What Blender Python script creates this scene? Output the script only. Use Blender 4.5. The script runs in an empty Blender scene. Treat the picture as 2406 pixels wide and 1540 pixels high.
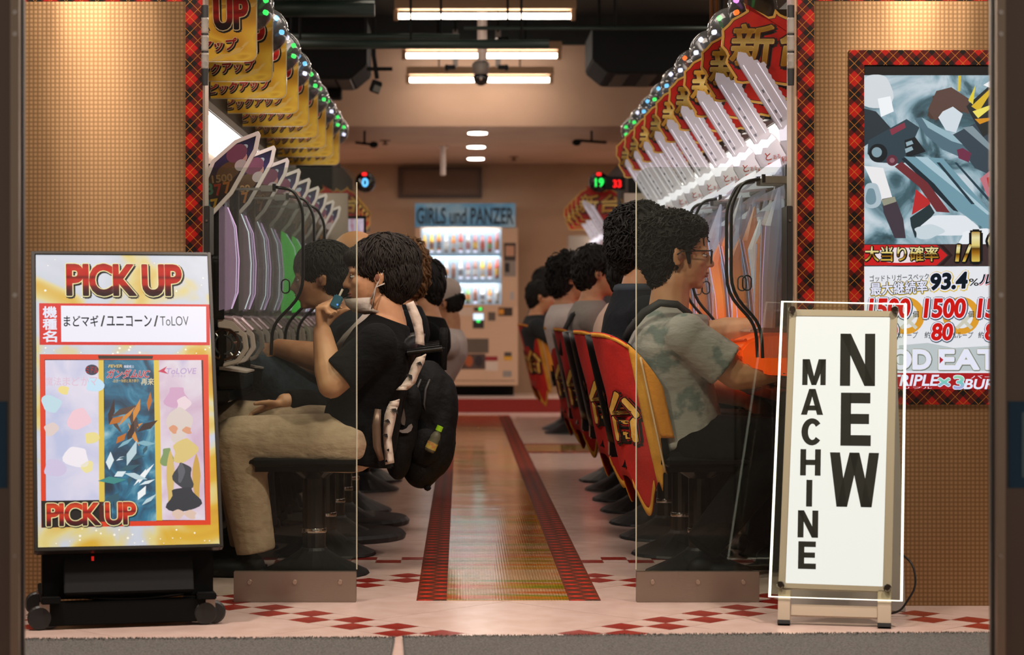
import bpy, bmesh, math, random
from mathutils import Vector, Matrix

sc = bpy.context.scene
C = sc.collection
R = math.radians
random.seed(7)

# ---------------------------------------------------------------- camera, world, lights, exposure
F, CX, CY, H = 4850.0, 1083.0, 745.0, 0.97          # focal length in pixels, vanishing point, eye height
cam_d = bpy.data.cameras.new('camera'); cam = bpy.data.objects.new('camera', cam_d); C.objects.link(cam)
cam.location = (0, 0, H); cam.rotation_euler = (R(90), 0, 0)
cam_d.sensor_fit = 'HORIZONTAL'; cam_d.sensor_width = 36.0; cam_d.lens = 36.0 * F / 2406.0
cam_d.shift_x = (1203.0 - CX) / 2406.0; cam_d.shift_y = (CY - 770.0) / 2406.0
cam_d.clip_start = 0.05; cam_d.clip_end = 100
cam_d.dof.use_dof = True; cam_d.dof.focus_distance = 7.6; cam_d.dof.aperture_fstop = 3.6
sc.camera = cam
sc.view_settings.view_transform = 'Standard'; sc.view_settings.look = 'None'
sc.view_settings.gamma = 1.0; sc.view_settings.use_curve_mapping = False
sc.view_settings.exposure = 0.0
sc.cycles.max_bounces = 4; sc.cycles.diffuse_bounces = 2; sc.cycles.glossy_bounces = 3; sc.cycles.transmission_bounces = 4; sc.cycles.transparent_max_bounces = 14
sc.cycles.use_adaptive_sampling = True; sc.cycles.adaptive_threshold = 0.06; sc.cycles.adaptive_min_samples = 16
sc.cycles.caustics_reflective = False; sc.cycles.caustics_refractive = False
sc.cycles.sample_clamp_indirect = 4.0

w = bpy.data.worlds.new('street'); sc.world = w; w.use_nodes = True
w.node_tree.nodes['Background'].inputs[0].default_value = (0.30, 0.235, 0.19, 1)
w.node_tree.nodes['Background'].inputs[1].default_value = 0.8

def area(name, loc, size, power, colr, rot=(0, 0, 0), size_y=None, spread=180):
    l = bpy.data.lights.new(name, 'AREA'); l.energy = power; l.color = colr
    l.shape = 'RECTANGLE'; l.size = size; l.size_y = size_y or size; l.spread = R(spread)
    o = bpy.data.objects.new(name, l); C.objects.link(o); o.location = loc; o.rotation_euler = rot
    return o
WARM = (1.0, 0.845, 0.73)
# ceiling lamps of the entrance porch in front of the shop (above the frame), after an added aisle fill light
area('aisle_fill', (0.16, 7.9, 3.4), 0.9, 45, WARM)  # unseen fill light, added to brighten the players behind the glass
area('porch_lamp', (-1.55, 5.55, 3.1), 0.16, 75, WARM)
area('porch_lamp', (1.90, 5.55, 3.1), 0.16, 75, WARM)
area('porch_lamp', (0.15, 5.3, 3.2), 0.35, 60, WARM)
# added fill lights over the aisles beside the islands, out of view
for yy in (9.5, 13.5, 18.5):
    area('hall_fill', (-2.7, yy, 3.25), 1.2, 75, WARM)
    area('hall_fill', (3.0, yy, 3.25), 1.2, 75, WARM)

for xx in (-2.6, 3.0):  # unseen fill lights under the low ceiling, added to brighten the back wall
    area('hall_fill', (xx, 20.3, 2.6), 0.9, 90, WARM)

# ---------------------------------------------------------------- colours and materials
def lin(c):
    if isinstance(c, str):
        c = c.lstrip('#'); c = tuple(int(c[i:i+2], 16) / 255 for i in (0, 2, 4))
    return tuple(((x / 12.92) if x <= 0.04045 else ((x + 0.055) / 1.055) ** 2.4) for x in c[:3]) + (1,)
MAT = {}
def mat(name, c, rough=0.5, metal=0.0, emit=0.0, noise=None, bump=None, spec=None, coat=0.0, aniso=0.0, ecol=None):
    """noise=(scale, colour2, low, high) mottles the colour; bump=(scale, strength[, stretch]) gives fine relief"""
    if name in MAT: return MAT[name]
    m = bpy.data.materials.new(name); m.use_nodes = True; nt = m.node_tree; b = nt.nodes['Principled BSDF']
    b.inputs['Base Color'].default_value = lin(c); b.inputs['Roughness'].default_value = rough
    b.inputs['Metallic'].default_value = metal
    if spec is not None: b.inputs['Specular IOR Level'].default_value = spec
    if coat: b.inputs['Coat Weight'].default_value = coat
    if aniso: b.inputs['Anisotropic'].default_value = aniso
    tc = None
    if noise or bump: tc = nt.nodes.new('ShaderNodeTexCoord')
    if noise:
        n = nt.nodes.new('ShaderNodeTexNoise'); n.inputs['Scale'].default_value = noise[0]; n.inputs['Detail'].default_value = 6
        nt.links.new(tc.outputs['Object'], n.inputs['Vector'])
        r = nt.nodes.new('ShaderNodeValToRGB'); r.color_ramp.elements[0].position = noise[2]; r.color_ramp.elements[1].position = noise[3]
        r.color_ramp.elements[0].color = lin(c); r.color_ramp.elements[1].color = lin(noise[1])
        nt.links.new(n.outputs['Fac'], r.inputs['Fac']); nt.links.new(r.outputs['Color'], b.inputs['Base Color'])
        if emit: nt.links.new(r.outputs['Color'], b.inputs['Emission Color'])
    if emit:
        if not noise: b.inputs['Emission Color'].default_value = lin(ecol or c)
        b.inputs['Emission Strength'].default_value = emit
        if not noise and ecol is None: b.inputs['Base Color'].default_value = tuple(x * 0.15 for x in lin(c)[:3]) + (1,)
    if bump:
        n2 = nt.nodes.new('ShaderNodeTexNoise'); n2.inputs['Scale'].default_value = bump[0]; n2.inputs['Detail'].default_value = 5
        src = tc.outputs['Object']
        if len(bump) > 2:
            mp = nt.nodes.new('ShaderNodeMapping'); mp.inputs['Scale'].default_value = bump[2]
            nt.links.new(src, mp.inputs['Vector']); src = mp.outputs['Vector']
        nt.links.new(src, n2.inputs['Vector'])
        bp = nt.nodes.new('ShaderNodeBump'); bp.inputs['Strength'].default_value = bump[1]; bp.inputs['Distance'].default_value = 0.02
        nt.links.new(n2.outputs['Fac'], bp.inputs['Height']); nt.links.new(bp.outputs['Normal'], b.inputs['Normal'])
    MAT[name] = m; return m

def clear(name, tint='#ffffff', haze=0.0, hazecol='#ffffff', gloss=1.0, rough=0.02, emit=0.0, emitcol='#ffffff', glow=None):
    """see-through sheet or moulding: transparency, a mirror sheen that grows at grazing angles, and a milky share"""
    if name in MAT: return MAT[name]
    m = bpy.data.materials.new(name); m.use_nodes = True; nt = m.node_tree; nt.nodes.clear(); N = nt.nodes.new; L = nt.links.new
    out = N('ShaderNodeOutputMaterial'); tr = N('ShaderNodeBsdfTransparent'); tr.inputs[0].default_value = lin(tint)
    gl = N('ShaderNodeBsdfGlossy'); gl.inputs['Roughness'].default_value = rough
    fr = N('ShaderNodeLayerWeight'); pw = N('ShaderNodeMath'); pw.operation = 'POWER'; pw.inputs[1].default_value = 5.0; L(fr.outputs['Facing'], pw.inputs[0])
    sl = N('ShaderNodeMath'); sl.operation = 'MULTIPLY_ADD'; sl.inputs[1].default_value = 0.962; sl.inputs[2].default_value = 0.038; L(pw.outputs[0], sl.inputs[0])
    mu = N('ShaderNodeMath'); mu.operation = 'MULTIPLY'; mu.inputs[1].default_value = gloss; mu.use_clamp = True; L(sl.outputs[0], mu.inputs[0])
    mx = N('ShaderNodeMixShader'); L(mu.outputs[0], mx.inputs[0]); L(tr.outputs[0], mx.inputs[1]); L(gl.outputs[0], mx.inputs[2])
    last = mx
    if haze:
        d = N('ShaderNodeBsdfPrincipled'); d.inputs['Base Color'].default_value = lin(hazecol); d.inputs['Roughness'].default_value = 0.35
        if emit:
            d.inputs['Emission Color'].default_value = lin(emitcol); d.inputs['Emission Strength'].default_value = emit
        if glow:      # glow rising from the foot, painted as an emission gradient by height
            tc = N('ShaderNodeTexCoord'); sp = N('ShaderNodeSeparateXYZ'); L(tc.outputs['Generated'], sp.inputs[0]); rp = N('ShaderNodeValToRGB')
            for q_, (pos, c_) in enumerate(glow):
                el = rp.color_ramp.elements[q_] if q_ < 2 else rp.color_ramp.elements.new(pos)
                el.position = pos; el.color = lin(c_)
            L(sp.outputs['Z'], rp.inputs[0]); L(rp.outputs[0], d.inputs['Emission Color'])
        m2 = N('ShaderNodeMixShader'); m2.inputs[0].default_value = haze; L(mx.outputs[0], m2.inputs[1]); L(d.outputs[0], m2.inputs[2]); last = m2
    L(last.outputs[0], out.inputs[0]); MAT[name] = m; return m

def math_node(nt, op, a, b=None, c=None):
    n = nt.nodes.new('ShaderNodeMath'); n.operation = op
    for i, v in enumerate((a, b, c)):
        if v is None: continue
        if isinstance(v, (int, float)): n.inputs[i].default_value = v
        else: nt.links.new(v, n.inputs[i])
    return n.outputs[0]

def tartan(name, plane, rough=0.32, metal=0.35, coat=0.25, spec=0.5):
    """red and black plaid on the bias with thin yellow lines, printed on a glossy ribbed film"""
    if name in MAT: return MAT[name]
    m = bpy.data.materials.new(name); m.use_nodes = True; nt = m.node_tree; b = nt.nodes['Principled BSDF']
    tc = nt.nodes.new('ShaderNodeTexCoord'); sp = nt.nodes.new('ShaderNodeSeparateXYZ'); nt.links.new(tc.outputs['Object'], sp.inputs[0])
    x = sp.outputs['X']; y = sp.outputs['Z' if plane == 'xz' else 'Y']
    K = 1.0 / 0.104
    u = math_node(nt, 'MULTIPLY', math_node(nt, 'ADD', x, y), K); v = math_node(nt, 'MULTIPLY', math_node(nt, 'SUBTRACT', x, y), K)
    def stripe(t):
        f = math_node(nt, 'FRACT', t)
        return math_node(nt, 'GREATER_THAN', f, 0.52), math_node(nt, 'LESS_THAN', math_node(nt, 'ABSOLUTE', math_node(nt, 'SUBTRACT', f, 0.26)), 0.012), math_node(nt, 'LESS_THAN', math_node(nt, 'ABSOLUTE', math_node(nt, 'SUBTRACT', f, 0.76)), 0.012)
    a1, l1, k1 = stripe(u); a2, l2, k2 = stripe(v)
    dark = math_node(nt, 'MULTIPLY', math_node(nt, 'ADD', a1, a2), 0.5)
    line = math_node(nt, 'MAXIMUM', math_node(nt, 'MAXIMUM', l1, l2), math_node(nt, 'MAXIMUM', k1, k2))
    r = nt.nodes.new('ShaderNodeValToRGB'); r.color_ramp.interpolation = 'CONSTANT'
    e = r.color_ramp.elements; e[0].color = lin('#a3170f'); e[1].position = 0.3; e[1].color = lin('#4c120d')
    e3 = e.new(0.8); e3.color = lin('#15100f'); nt.links.new(dark, r.inputs[0])
    mx = nt.nodes.new('ShaderNodeMix'); mx.data_type = 'RGBA'
    nt.links.new(math_node(nt, 'MULTIPLY', line, 0.7), mx.inputs[0]); nt.links.new(r.outputs[0], mx.inputs[6]); mx.inputs[7].default_value = lin('#c07a2a')
    nt.links.new(mx.outputs[2], b.inputs['Base Color'])
    b.inputs['Roughness'].default_value = rough; b.inputs['Metallic'].default_value = metal; b.inputs['Coat Weight'].default_value = coat; b.inputs['Specular IOR Level'].default_value = spec
    MAT[name] = m; return m

def gold_film(name, plane, rough, c1, c2, pitch, coat=0.0, ROT=0.0, film=None, aniso=0.9, metal=0.85):
    """gold lens film: a fine grid of dots over brushed metal; rainbow sheen painted in as fixed colour bands"""
    if name in MAT: return MAT[name]
    m = bpy.data.materials.new(name); m.use_nodes = True; nt = m.node_tree; b = nt.nodes['Principled BSDF']
    tc = nt.nodes.new('ShaderNodeTexCoord'); sp = nt.nodes.new('ShaderNodeSeparateXYZ'); nt.links.new(tc.outputs['Object'], sp.inputs[0])
    x = sp.outputs['X']; y = sp.outputs['Z' if plane == 'xz' else 'Y']; k = 2 * math.pi / pitch
    sx = math_node(nt, 'ABSOLUTE', math_node(nt, 'SINE', math_node(nt, 'MULTIPLY', x, k / 2)))
    if plane == 'xz':
        sy = math_node(nt, 'ABSOLUTE', math_node(nt, 'SINE', math_node(nt, 'MULTIPLY', y, k / 2)))
        g = math_node(nt, 'MULTIPLY', sx, sy)
    else:
        g = sx
    nz = nt.nodes.new('ShaderNodeTexNoise'); nz.inputs['Scale'].default_value = 2.2; nz.inputs['Detail'].default_value = 2
    mp = nt.nodes.new('ShaderNodeMapping'); mp.inputs['Scale'].default_value = (1.6, 1.6, 0.45) if plane == 'xz' else (0.6, 1.0, 1)
    nt.links.new(tc.outputs['Object'], mp.inputs[0]); nt.links.new(mp.outputs[0], nz.inputs['Vector'])
    mx = nt.nodes.new('ShaderNodeMix'); mx.data_type = 'RGBA'; mx.inputs[6].default_value = lin(c2); mx.inputs[7].default_value = lin(c1)
    nt.links.new(g, mx.inputs[0]); last = mx.outputs[2]
    if film:
        n4 = nt.nodes.new('ShaderNodeTexNoise'); n4.inputs['Scale'].default_value = film[2]; n4.inputs['Detail'].default_value = 1  # rainbow reflections painted into the colour, fixed at every viewing angle
        m4 = nt.nodes.new('ShaderNodeMapping'); m4.inputs['Scale'].default_value = film[3]; nt.links.new(tc.outputs['Object'], m4.inputs[0]); nt.links.new(m4.outputs[0], n4.inputs['Vector'])
        r4 = nt.nodes.new('ShaderNodeValToRGB'); e4 = r4.color_ramp.elements; e4[0].position = 0.30; e4[0].color = lin('#ffffff'); e4[1].position = 0.74; e4[1].color = lin('#ffffff')
        for q_, c_ in ((0.37, '#ff7a2e'), (0.41, '#ffcf3a'), (0.44, '#86c81e'), (0.47, '#fff4e6'), (0.52, '#ffe8d6'), (0.55, '#ff8a3a'), (0.58, '#e8e04a'), (0.61, '#8fd02a'), (0.65, '#ff6a3a')):
            z4 = e4.new(q_); z4.color = lin(c_)
        nt.links.new(n4.outputs[0], r4.inputs[0]); x4 = nt.nodes.new('ShaderNodeMix'); x4.data_type = 'RGBA'; x4.blend_type = 'MULTIPLY'; x4.inputs[0].default_value = 1.0
        nt.links.new(last, x4.inputs[6]); nt.links.new(r4.outputs[0], x4.inputs[7]); last = x4.outputs[2]
    nt.links.new(last, b.inputs['Base Color'])
    if film:
        x5 = nt.nodes.new('ShaderNodeMix'); x5.data_type = 'RGBA'; x5.inputs[0].default_value = 0.55; x5.inputs[7].default_value = (1, 1, 1, 1)
        nt.links.new(last, x5.inputs[6]); nt.links.new(x5.outputs[2], b.inputs['Specular Tint'])
    bp = nt.nodes.new('ShaderNodeBump'); bp.inputs['Strength'].default_value = 0.35; bp.inputs['Distance'].default_value = 0.01
    nt.links.new(math_node(nt, 'ADD', math_node(nt, 'MULTIPLY', nz.outputs[0], 1.0), math_node(nt, 'MULTIPLY', g, 0.02)), bp.inputs['Height'])
    nt.links.new(bp.outputs[0], b.inputs['Normal'])
    b.inputs['Metallic'].default_value = metal; b.inputs['Roughness'].default_value = rough; b.inputs['Anisotropic'].default_value = aniso; b.inputs['Anisotropic Rotation'].default_value = ROT
    b.inputs['Coat Weight'].default_value = coat; b.inputs['Coat Roughness'].default_value = 0.08
    MAT[name] = m; return m

def bands(name, cols, axis='Z', emit=0.0, rough=0.5, metal=0.0):
    """hard-to-soft colour bands up a print or part (generated coordinates, bottom to top); cols = [(pos, colour), ...]"""
    if name in MAT: return MAT[name]
    m = bpy.data.materials.new(name); m.use_nodes = True; nt = m.node_tree; b = nt.nodes['Principled BSDF']
    tc = nt.nodes.new('ShaderNodeTexCoord'); sp = nt.nodes.new('ShaderNodeSeparateXYZ'); nt.links.new(tc.outputs['Generated'], sp.inputs[0])
    r = nt.nodes.new('ShaderNodeValToRGB'); e = r.color_ramp.elements
    e[0].position = cols[0][0]; e[0].color = lin(cols[0][1]); e[1].position = cols[-1][0]; e[1].color = lin(cols[-1][1])
    for p, c in cols[1:-1]:
        q = e.new(p); q.color = lin(c)
    nt.links.new(sp.outputs[axis], r.inputs[0]); nt.links.new(r.outputs[0], b.inputs['Base Color'])
    b.inputs['Roughness'].default_value = rough; b.inputs['Metallic'].default_value = metal
    if emit:
        nt.links.new(r.outputs[0], b.inputs['Emission Color']); b.inputs['Emission Strength'].default_value = emit
        b.inputs['Base Color'].default_value = (0, 0, 0, 1); nt.links.remove(b.inputs['Base Color'].links[0])
    MAT[name] = m; return m

def picture(name, cols, scale, emit=0.9, detail=4, distort=0.6, stretch=(1, 1, 1)):
    """a lit print of drifting colour clouds"""
    if name in MAT: return MAT[name]
    m = bpy.data.materials.new(name); m.use_nodes = True; nt = m.node_tree; b = nt.nodes['Principled BSDF']
    tc = nt.nodes.new('ShaderNodeTexCoord'); mp = nt.nodes.new('ShaderNodeMapping'); mp.inputs['Scale'].default_value = stretch
    n = nt.nodes.new('ShaderNodeTexNoise'); n.inputs['Scale'].default_value = scale; n.inputs['Detail'].default_value = detail; n.inputs['Distortion'].default_value = distort
    nt.links.new(tc.outputs['Object'], mp.inputs[0]); nt.links.new(mp.outputs[0], n.inputs['Vector'])
    r = nt.nodes.new('ShaderNodeValToRGB'); e = r.color_ramp.elements
    e[0].position = cols[0][0]; e[0].color = lin(cols[0][1]); e[1].position = cols[-1][0]; e[1].color = lin(cols[-1][1])
    for p, c in cols[1:-1]:
        q = e.new(p); q.color = lin(c)
    nt.links.new(n.outputs[0], r.inputs[0]); b.inputs['Base Color'].default_value = (0.01, 0.01, 0.01, 1); b.inputs['Roughness'].default_value = 0.35
    if emit:
        nt.links.new(r.outputs[0], b.inputs['Emission Color']); b.inputs['Emission Strength'].default_value = emit
    else:
        nt.links.new(r.outputs[0], b.inputs['Base Color'])
    MAT[name] = m; return m

# ---------------------------------------------------------------- mesh helpers
OFF = {}
class MB:
    """collects shapes, then links them as ONE mesh object"""
    def __init__(s): s.v = []; s.f = []
    def add(s, verts, faces):
        k = len(s.v); s.v += [Vector(p) for p in verts]; s.f += [tuple(i + k for i in f) for f in faces]; return s
    def box(s, c, d, rot=None):
        hx, hy, hz = d[0] / 2, d[1] / 2, d[2] / 2
        p = [Vector((x, y, z)) for x in (-hx, hx) for y in (-hy, hy) for z in (-hz, hz)]
        if rot is not None: p = [rot @ q for q in p]
        return s.add([q + Vector(c) for q in p], [(0, 1, 3, 2), (4, 6, 7, 5), (0, 4, 5, 1), (2, 3, 7, 6), (0, 2, 6, 4), (1, 5, 7, 3)])
    def b2(s, a, b):
        a = Vector(a); b = Vector(b); d = b - a
        return s.box((a + b) / 2, (abs(d.x), abs(d.y), abs(d.z)))
    def prism(s, poly, y0, y1):
        """polygon given in (x, z), extruded from y0 to y1"""
        area2 = sum(poly[i][0] * poly[(i + 1) % len(poly)][1] - poly[(i + 1) % len(poly)][0] * poly[i][1] for i in range(len(poly)))
        if area2 < 0: poly = poly[::-1]
        n = len(poly)
        return s.add([(x, y0, z) for x, z in poly] + [(x, y1, z) for x, z in poly],
                     [tuple(range(n)), tuple(range(2 * n - 1, n - 1, -1))] + [(i, i + n, (i + 1) % n + n, (i + 1) % n) for i in range(n)])
    def prismx(s, poly, x0, x1):
        """polygon given in (y, z), extruded from x0 to x1"""
        n = len(poly)
        return s.add([(x0, y, z) for y, z in poly] + [(x1, y, z) for y, z in poly],
                     [tuple(range(n - 1, -1, -1)), tuple(range(n, 2 * n))] + [(i, (i + 1) % n, (i + 1) % n + n, i + n) for i in range(n)])
    def flat(s, poly, y):
        area2 = sum(poly[i][0] * poly[(i + 1) % len(poly)][1] - poly[(i + 1) % len(poly)][0] * poly[i][1] for i in range(len(poly)))
        if area2 < 0: poly = poly[::-1]
        return s.add([(x, y, z) for x, z in poly], [tuple(range(len(poly)))])
    def ring_frame(s, x0, x1, z0, z1, t, y0, y1):
        s.b2((x0, y0, z0), (x0 + t, y1, z1)); s.b2((x1 - t, y0, z0), (x1, y1, z1))
        s.b2((x0 + t, y0, z0), (x1 - t, y1, z0 + t)); return s.b2((x0 + t, y0, z1 - t), (x1 - t, y1, z1))
    def tube(s, pts, r, n=8, caps=True, closed=False, flat=1.0):
        pts = [Vector(p) for p in pts]; m = len(pts); rr = r if isinstance(r, (list, tuple)) else [r] * m
        k = len(s.v); ref = None
        for i, p in enumerate(pts):
            t = (pts[(i + 1) % m] - pts[i - 1]) if closed else (pts[min(i + 1, m - 1)] - pts[max(i - 1, 0)])
            t = t.normalized() if t.length > 1e-9 else Vector((0, 0, 1))
            if ref is None: ref = Vector((0, 0, 1)) if abs(t.z) < 0.9 else Vector((0, 1, 0))
            u = t.cross(ref)
            if u.length < 1e-6: u = t.orthogonal()
            u.normalize(); w_ = u.cross(t).normalized(); ref = w_
            for j in range(n):
                a = 2 * math.pi * j / n
                s.v.append(p + (u * math.cos(a) + w_ * math.sin(a) * flat) * rr[i])
        for i in range(m if closed else m - 1):
            for j in range(n):
                a = k + i * n + j; b = k + i * n + (j + 1) % n; c = k + ((i + 1) % m) * n + (j + 1) % n; d = k + ((i + 1) % m) * n + j
                s.f.append((a, d, c, b))
        if caps and not closed:
            s.f.append(tuple(range(k, k + n))); s.f.append(tuple(range(k + m * n - 1, k + m * n - n - 1, -1)))
        return s
    def lathe(s, prof, c=(0, 0, 0), n=20, ax='z'):
        k = len(s.v); m = len(prof)
        for r, z in prof:
            for j in range(n):
                a = 2 * math.pi * j / n; x, y = r * math.cos(a), r * math.sin(a)
                p = {'z': (x, y, z), 'x': (z, x, y), 'y': (y, z, x)}[ax]
                s.v.append(Vector(c) + Vector(p))
        for i in range(m - 1):
            for j in range(n):
                s.f.append((k + i * n + j, k + i * n + (j + 1) % n, k + (i + 1) * n + (j + 1) % n, k + (i + 1) * n + j))
        s.f.append(tuple(range(k + n - 1, k - 1, -1))); s.f.append(tuple(range(k + (m - 1) * n, k + m * n)))
        return s
    def ell(s, c, r, rot=None, nu=16, nv=10):
        k = len(s.v); c = Vector(c); r = (r, r, r) if isinstance(r, (int, float)) else r
        P = [Vector((0, 0, -r[2]))]
        for i in range(1, nv):
            t = -math.pi / 2 + math.pi * i / nv
            for j in range(nu):
                a = 2 * math.pi * j / nu
                P.append(Vector((r[0] * math.cos(t) * math.cos(a), r[1] * math.cos(t) * math.sin(a), r[2] * math.sin(t))))
        P.append(Vector((0, 0, r[2])))
        if rot is not None: P = [rot @ p for p in P]
        s.v += [c + p for p in P]; top = k + len(P) - 1
        for j in range(nu):
            s.f.append((k, k + 1 + (j + 1) % nu, k + 1 + j))
            s.f.append((top, top - nu + j, top - nu + (j + 1) % nu))
        for i in range(nv - 2):
            for j in range(nu):
                a = k + 1 + i * nu + j; b = k + 1 + i * nu + (j + 1) % nu
                s.f.append((a, b, b + nu, a + nu))
        return s
    def cap(s, a, b, ra, rb, n=12, flat=1.0):
        """tapered limb with round ends"""
        a = Vector(a); b = Vector(b); d = (b - a); L = d.length; t = d.normalized() if L > 1e-9 else Vector((0, 0, 1))
        pts = []; rs = []
        for q in (-1, -0.7, -0.35): pts.append(a + t * ra * q); rs.append(max(ra * math.sqrt(max(0, 1 - q * q)), ra * 0.05))
        pts += [a, (a + b) / 2, b]; rs += [ra, (ra + rb) / 2, rb]
        for q in (0.35, 0.7, 1): pts.append(b + t * rb * q); rs.append(max(rb * math.sqrt(max(0, 1 - q * q)), rb * 0.05))
        return s.tube(pts, rs, n, flat=flat)
    def build(s, name, m, parent=None, smooth=False, bevel=0, xf=None, seg=2, world=False):
        vs = s.v
        if xf is not None: vs = [xf @ p for p in vs]
        if world and parent is not None: vs = [p - OFF[parent.name] for p in vs]
        me = bpy.data.meshes.new(name); me.from_pydata([tuple(p) for p in vs], [], s.f)
        if bevel or not smooth:
            bm = bmesh.new(); bm.from_mesh(me)
            if bevel:
                ed = [e for e in bm.edges if len(e.link_faces) == 2 and e.calc_face_angle(0) > 0.6]
                bmesh.ops.bevel(bm, geom=ed, offset=bevel, segments=seg, affect='EDGES', clamp_overlap=True)
            bm.to_mesh(me); bm.free()
        if smooth: me.polygons.foreach_set('use_smooth', [True] * len(me.polygons))
        if m: me.materials.append(m)
        o = bpy.data.objects.new(name, me); C.objects.link(o)
        if parent is not None:
            o.parent = parent; OFF[o.name] = OFF[parent.name]
        else: OFF[o.name] = Vector((0, 0, 0))
        return o
    def skin(s, name, m, parent=None, voxel=0.01, it=4, world=True, xf=None):
        """fuses the collected limbs into one continuous surface"""
        o = s.build(name, m, parent, smooth=True, world=world, xf=xf)
        r = o.modifiers.new('fuse', 'REMESH'); r.mode = 'VOXEL'; r.voxel_size = voxel; r.use_smooth_shade = True
        if it:
            q = o.modifiers.new('soften', 'SMOOTH'); q.factor = 0.5; q.iterations = it
        return o

def thing(name, label, cat, loc=(0, 0, 0), rz=0.0, group=None):
    o = bpy.data.objects.new(name, None); C.objects.link(o); o.empty_display_size = 0.1
    o.location = loc; o.rotation_euler = (0, 0, rz); o['label'] = label; o['category'] = cat
    if group: o['group'] = group
    OFF[o.name] = Vector(loc); return o
def tag(o, label, cat, group=None):
    o['label'] = label; o['category'] = cat
    if group: o['group'] = group
    return o
def struct(o, label=None):
    o['kind'] = 'structure'
    if label: o['label'] = label
    return o
def kids(o): return [c for c in C.objects if c.parent is o]
CH = {}
def copy_tree(o, loc, label=None, group=None):
    def walk(src, par):
        c = src.copy(); C.objects.link(c); c.parent = par
        OFF[c.name] = Vector(loc)
        for ch in src.children: walk(ch, c)
        return c
    r = walk(o, None); r.location = loc
    if label: r['label'] = label
    if group: r['group'] = group
    return r
def pt(px, py, d): return Vector(((px - CX) * d / F, d, H + (CY - py) * d / F))
def XX(px, d): return (px - CX) * d / F
def ZZ(py, d): return H + (CY - py) * d / F
ORD = ['nearest the entrance', 'second from the entrance', 'third from the entrance', 'fourth from the entrance', 'fifth from the entrance',
       'sixth from the entrance', 'seventh from the entrance', 'eighth from the entrance', 'ninth from the entrance']
FORD = ['first', 'second', 'third', 'fourth', 'fifth']

# ---------------------------------------------------------------- lettering
_TC = {}
def glyphs(body, bold=0.0, shear=0.0, space=1.0):
    key = (body, bold, shear, space)
    if key in _TC: return _TC[key]
    cu = bpy.data.curves.new('lettering', 'FONT'); cu.body = body; cu.size = 1.0; cu.offset = bold; cu.shear = shear; cu.space_character = space
    cu.resolution_u = 4; cu.fill_mode = 'FRONT'
    o = bpy.data.objects.new('lettering', cu); me = o.to_mesh()
    vs = [tuple(v.co) for v in me.vertices]; fs = [tuple(p.vertices) for p in me.polygons]
    o.to_mesh_clear(); bpy.data.objects.remove(o); bpy.data.curves.remove(cu)
    _TC[key] = (vs, fs); return vs, fs
def text(mb, body, x, z, w_, h_, y, bold=0.0, shear=0.0, rot=0.0, space=1.0, grow=0.0, warp=None):
    """fits lettering into a box w_ x h_ centred on (x, z) at depth y; heavy strokes and outlines come from slightly shifted copies"""
    off = min(bold, 0.02) if body.isascii() else 0.0; vs, fs = glyphs(body, off, shear, space)
    if not vs: return mb
    x0 = min(v[0] for v in vs); x1 = max(v[0] for v in vs); z0 = min(v[1] for v in vs); z1 = max(v[1] for v in vs)
    sx = w_ / max(x1 - x0, 1e-6); sz = h_ / max(z1 - z0, 1e-6); c, s_ = math.cos(rot), math.sin(rot)
    e = (bold - off) * 0.7 + grow; u = min(sx, sz)
    sh = [(0, 0)] if e < 0.003 else [(e * math.cos(a), e * math.sin(a)) for a in [i * math.pi / 4 for i in range(8)]] + ([(e * .5, 0), (-e * .5, 0), (0, e * .5), (0, -e * .5)] if e > 0.05 else [])
    for dx, dz in sh:
        P = []
        for v in vs:
            a = (v[0] - (x0 + x1) / 2) * sx + dx * u; b = (v[1] - (z0 + z1) / 2) * sz + dz * u
            q = (x + a * c - b * s_, y, z + a * s_ + b * c)
            P.append(warp(q) if warp else q)
        mb.add(P, fs)
    return mb

# ================================================================ THE ROOM
D_FACE, D_GLASS, D_BACK, D_BULK = 6.93, 7.02, 22.6, 18.15
M_TILE = mat('pale_tile', '#cfb6ac', 0.22, noise=(9, '#c3a79c', 0.35, 0.7))
M_RED = mat('red_tile', '#8c2a20', 0.28, noise=(14, '#7a2018', 0.4, 0.6))
M_GROUT = mat('grout', '#8d766c', 0.8)
M_BEIGE = mat('beige_wall', '#a98b70', 0.8, noise=(3, '#a08268', 0.3, 0.7))
M_BULK = mat('pale_plaster', '#c3a48e', 0.85, noise=(2, '#b99a84', 0.3, 0.7))
M_BLACK = mat('black_paint', '#0e1011', 0.85, spec=0.2)
M_CEIL = mat('black_ceiling', '#15191a', 0.85, noise=(4, '#1d2222', 0.4, 0.7))
M_STEEL = mat('brushed_steel', '#9a8c80', 0.38, 0.9, bump=(60, 0.08, (1, 1, 12)))
M_CHROME = mat('chrome', '#d8d4d0', 0.12, 1.0)
M_ALU = mat('aluminium', '#a9a6a2', 0.35, 0.8)
M_RUBBER = mat('black_rubber', '#141516', 0.5)
M_GLASS = clear('clear_acrylic', '#eef3ee', haze=0.003, hazecol='#d8d2c8', gloss=0.6)
M_CLEAR = clear('clear_plastic', '#f4f6f8', haze=0.06, gloss=1.0)
GOLD_V = gold_film('gold_lens_film', 'xz', 0.29, '#a88660', '#7d6040', 0.0145, ROT=0.25)
TART_V = tartan('tartan_film', 'xz')

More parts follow.
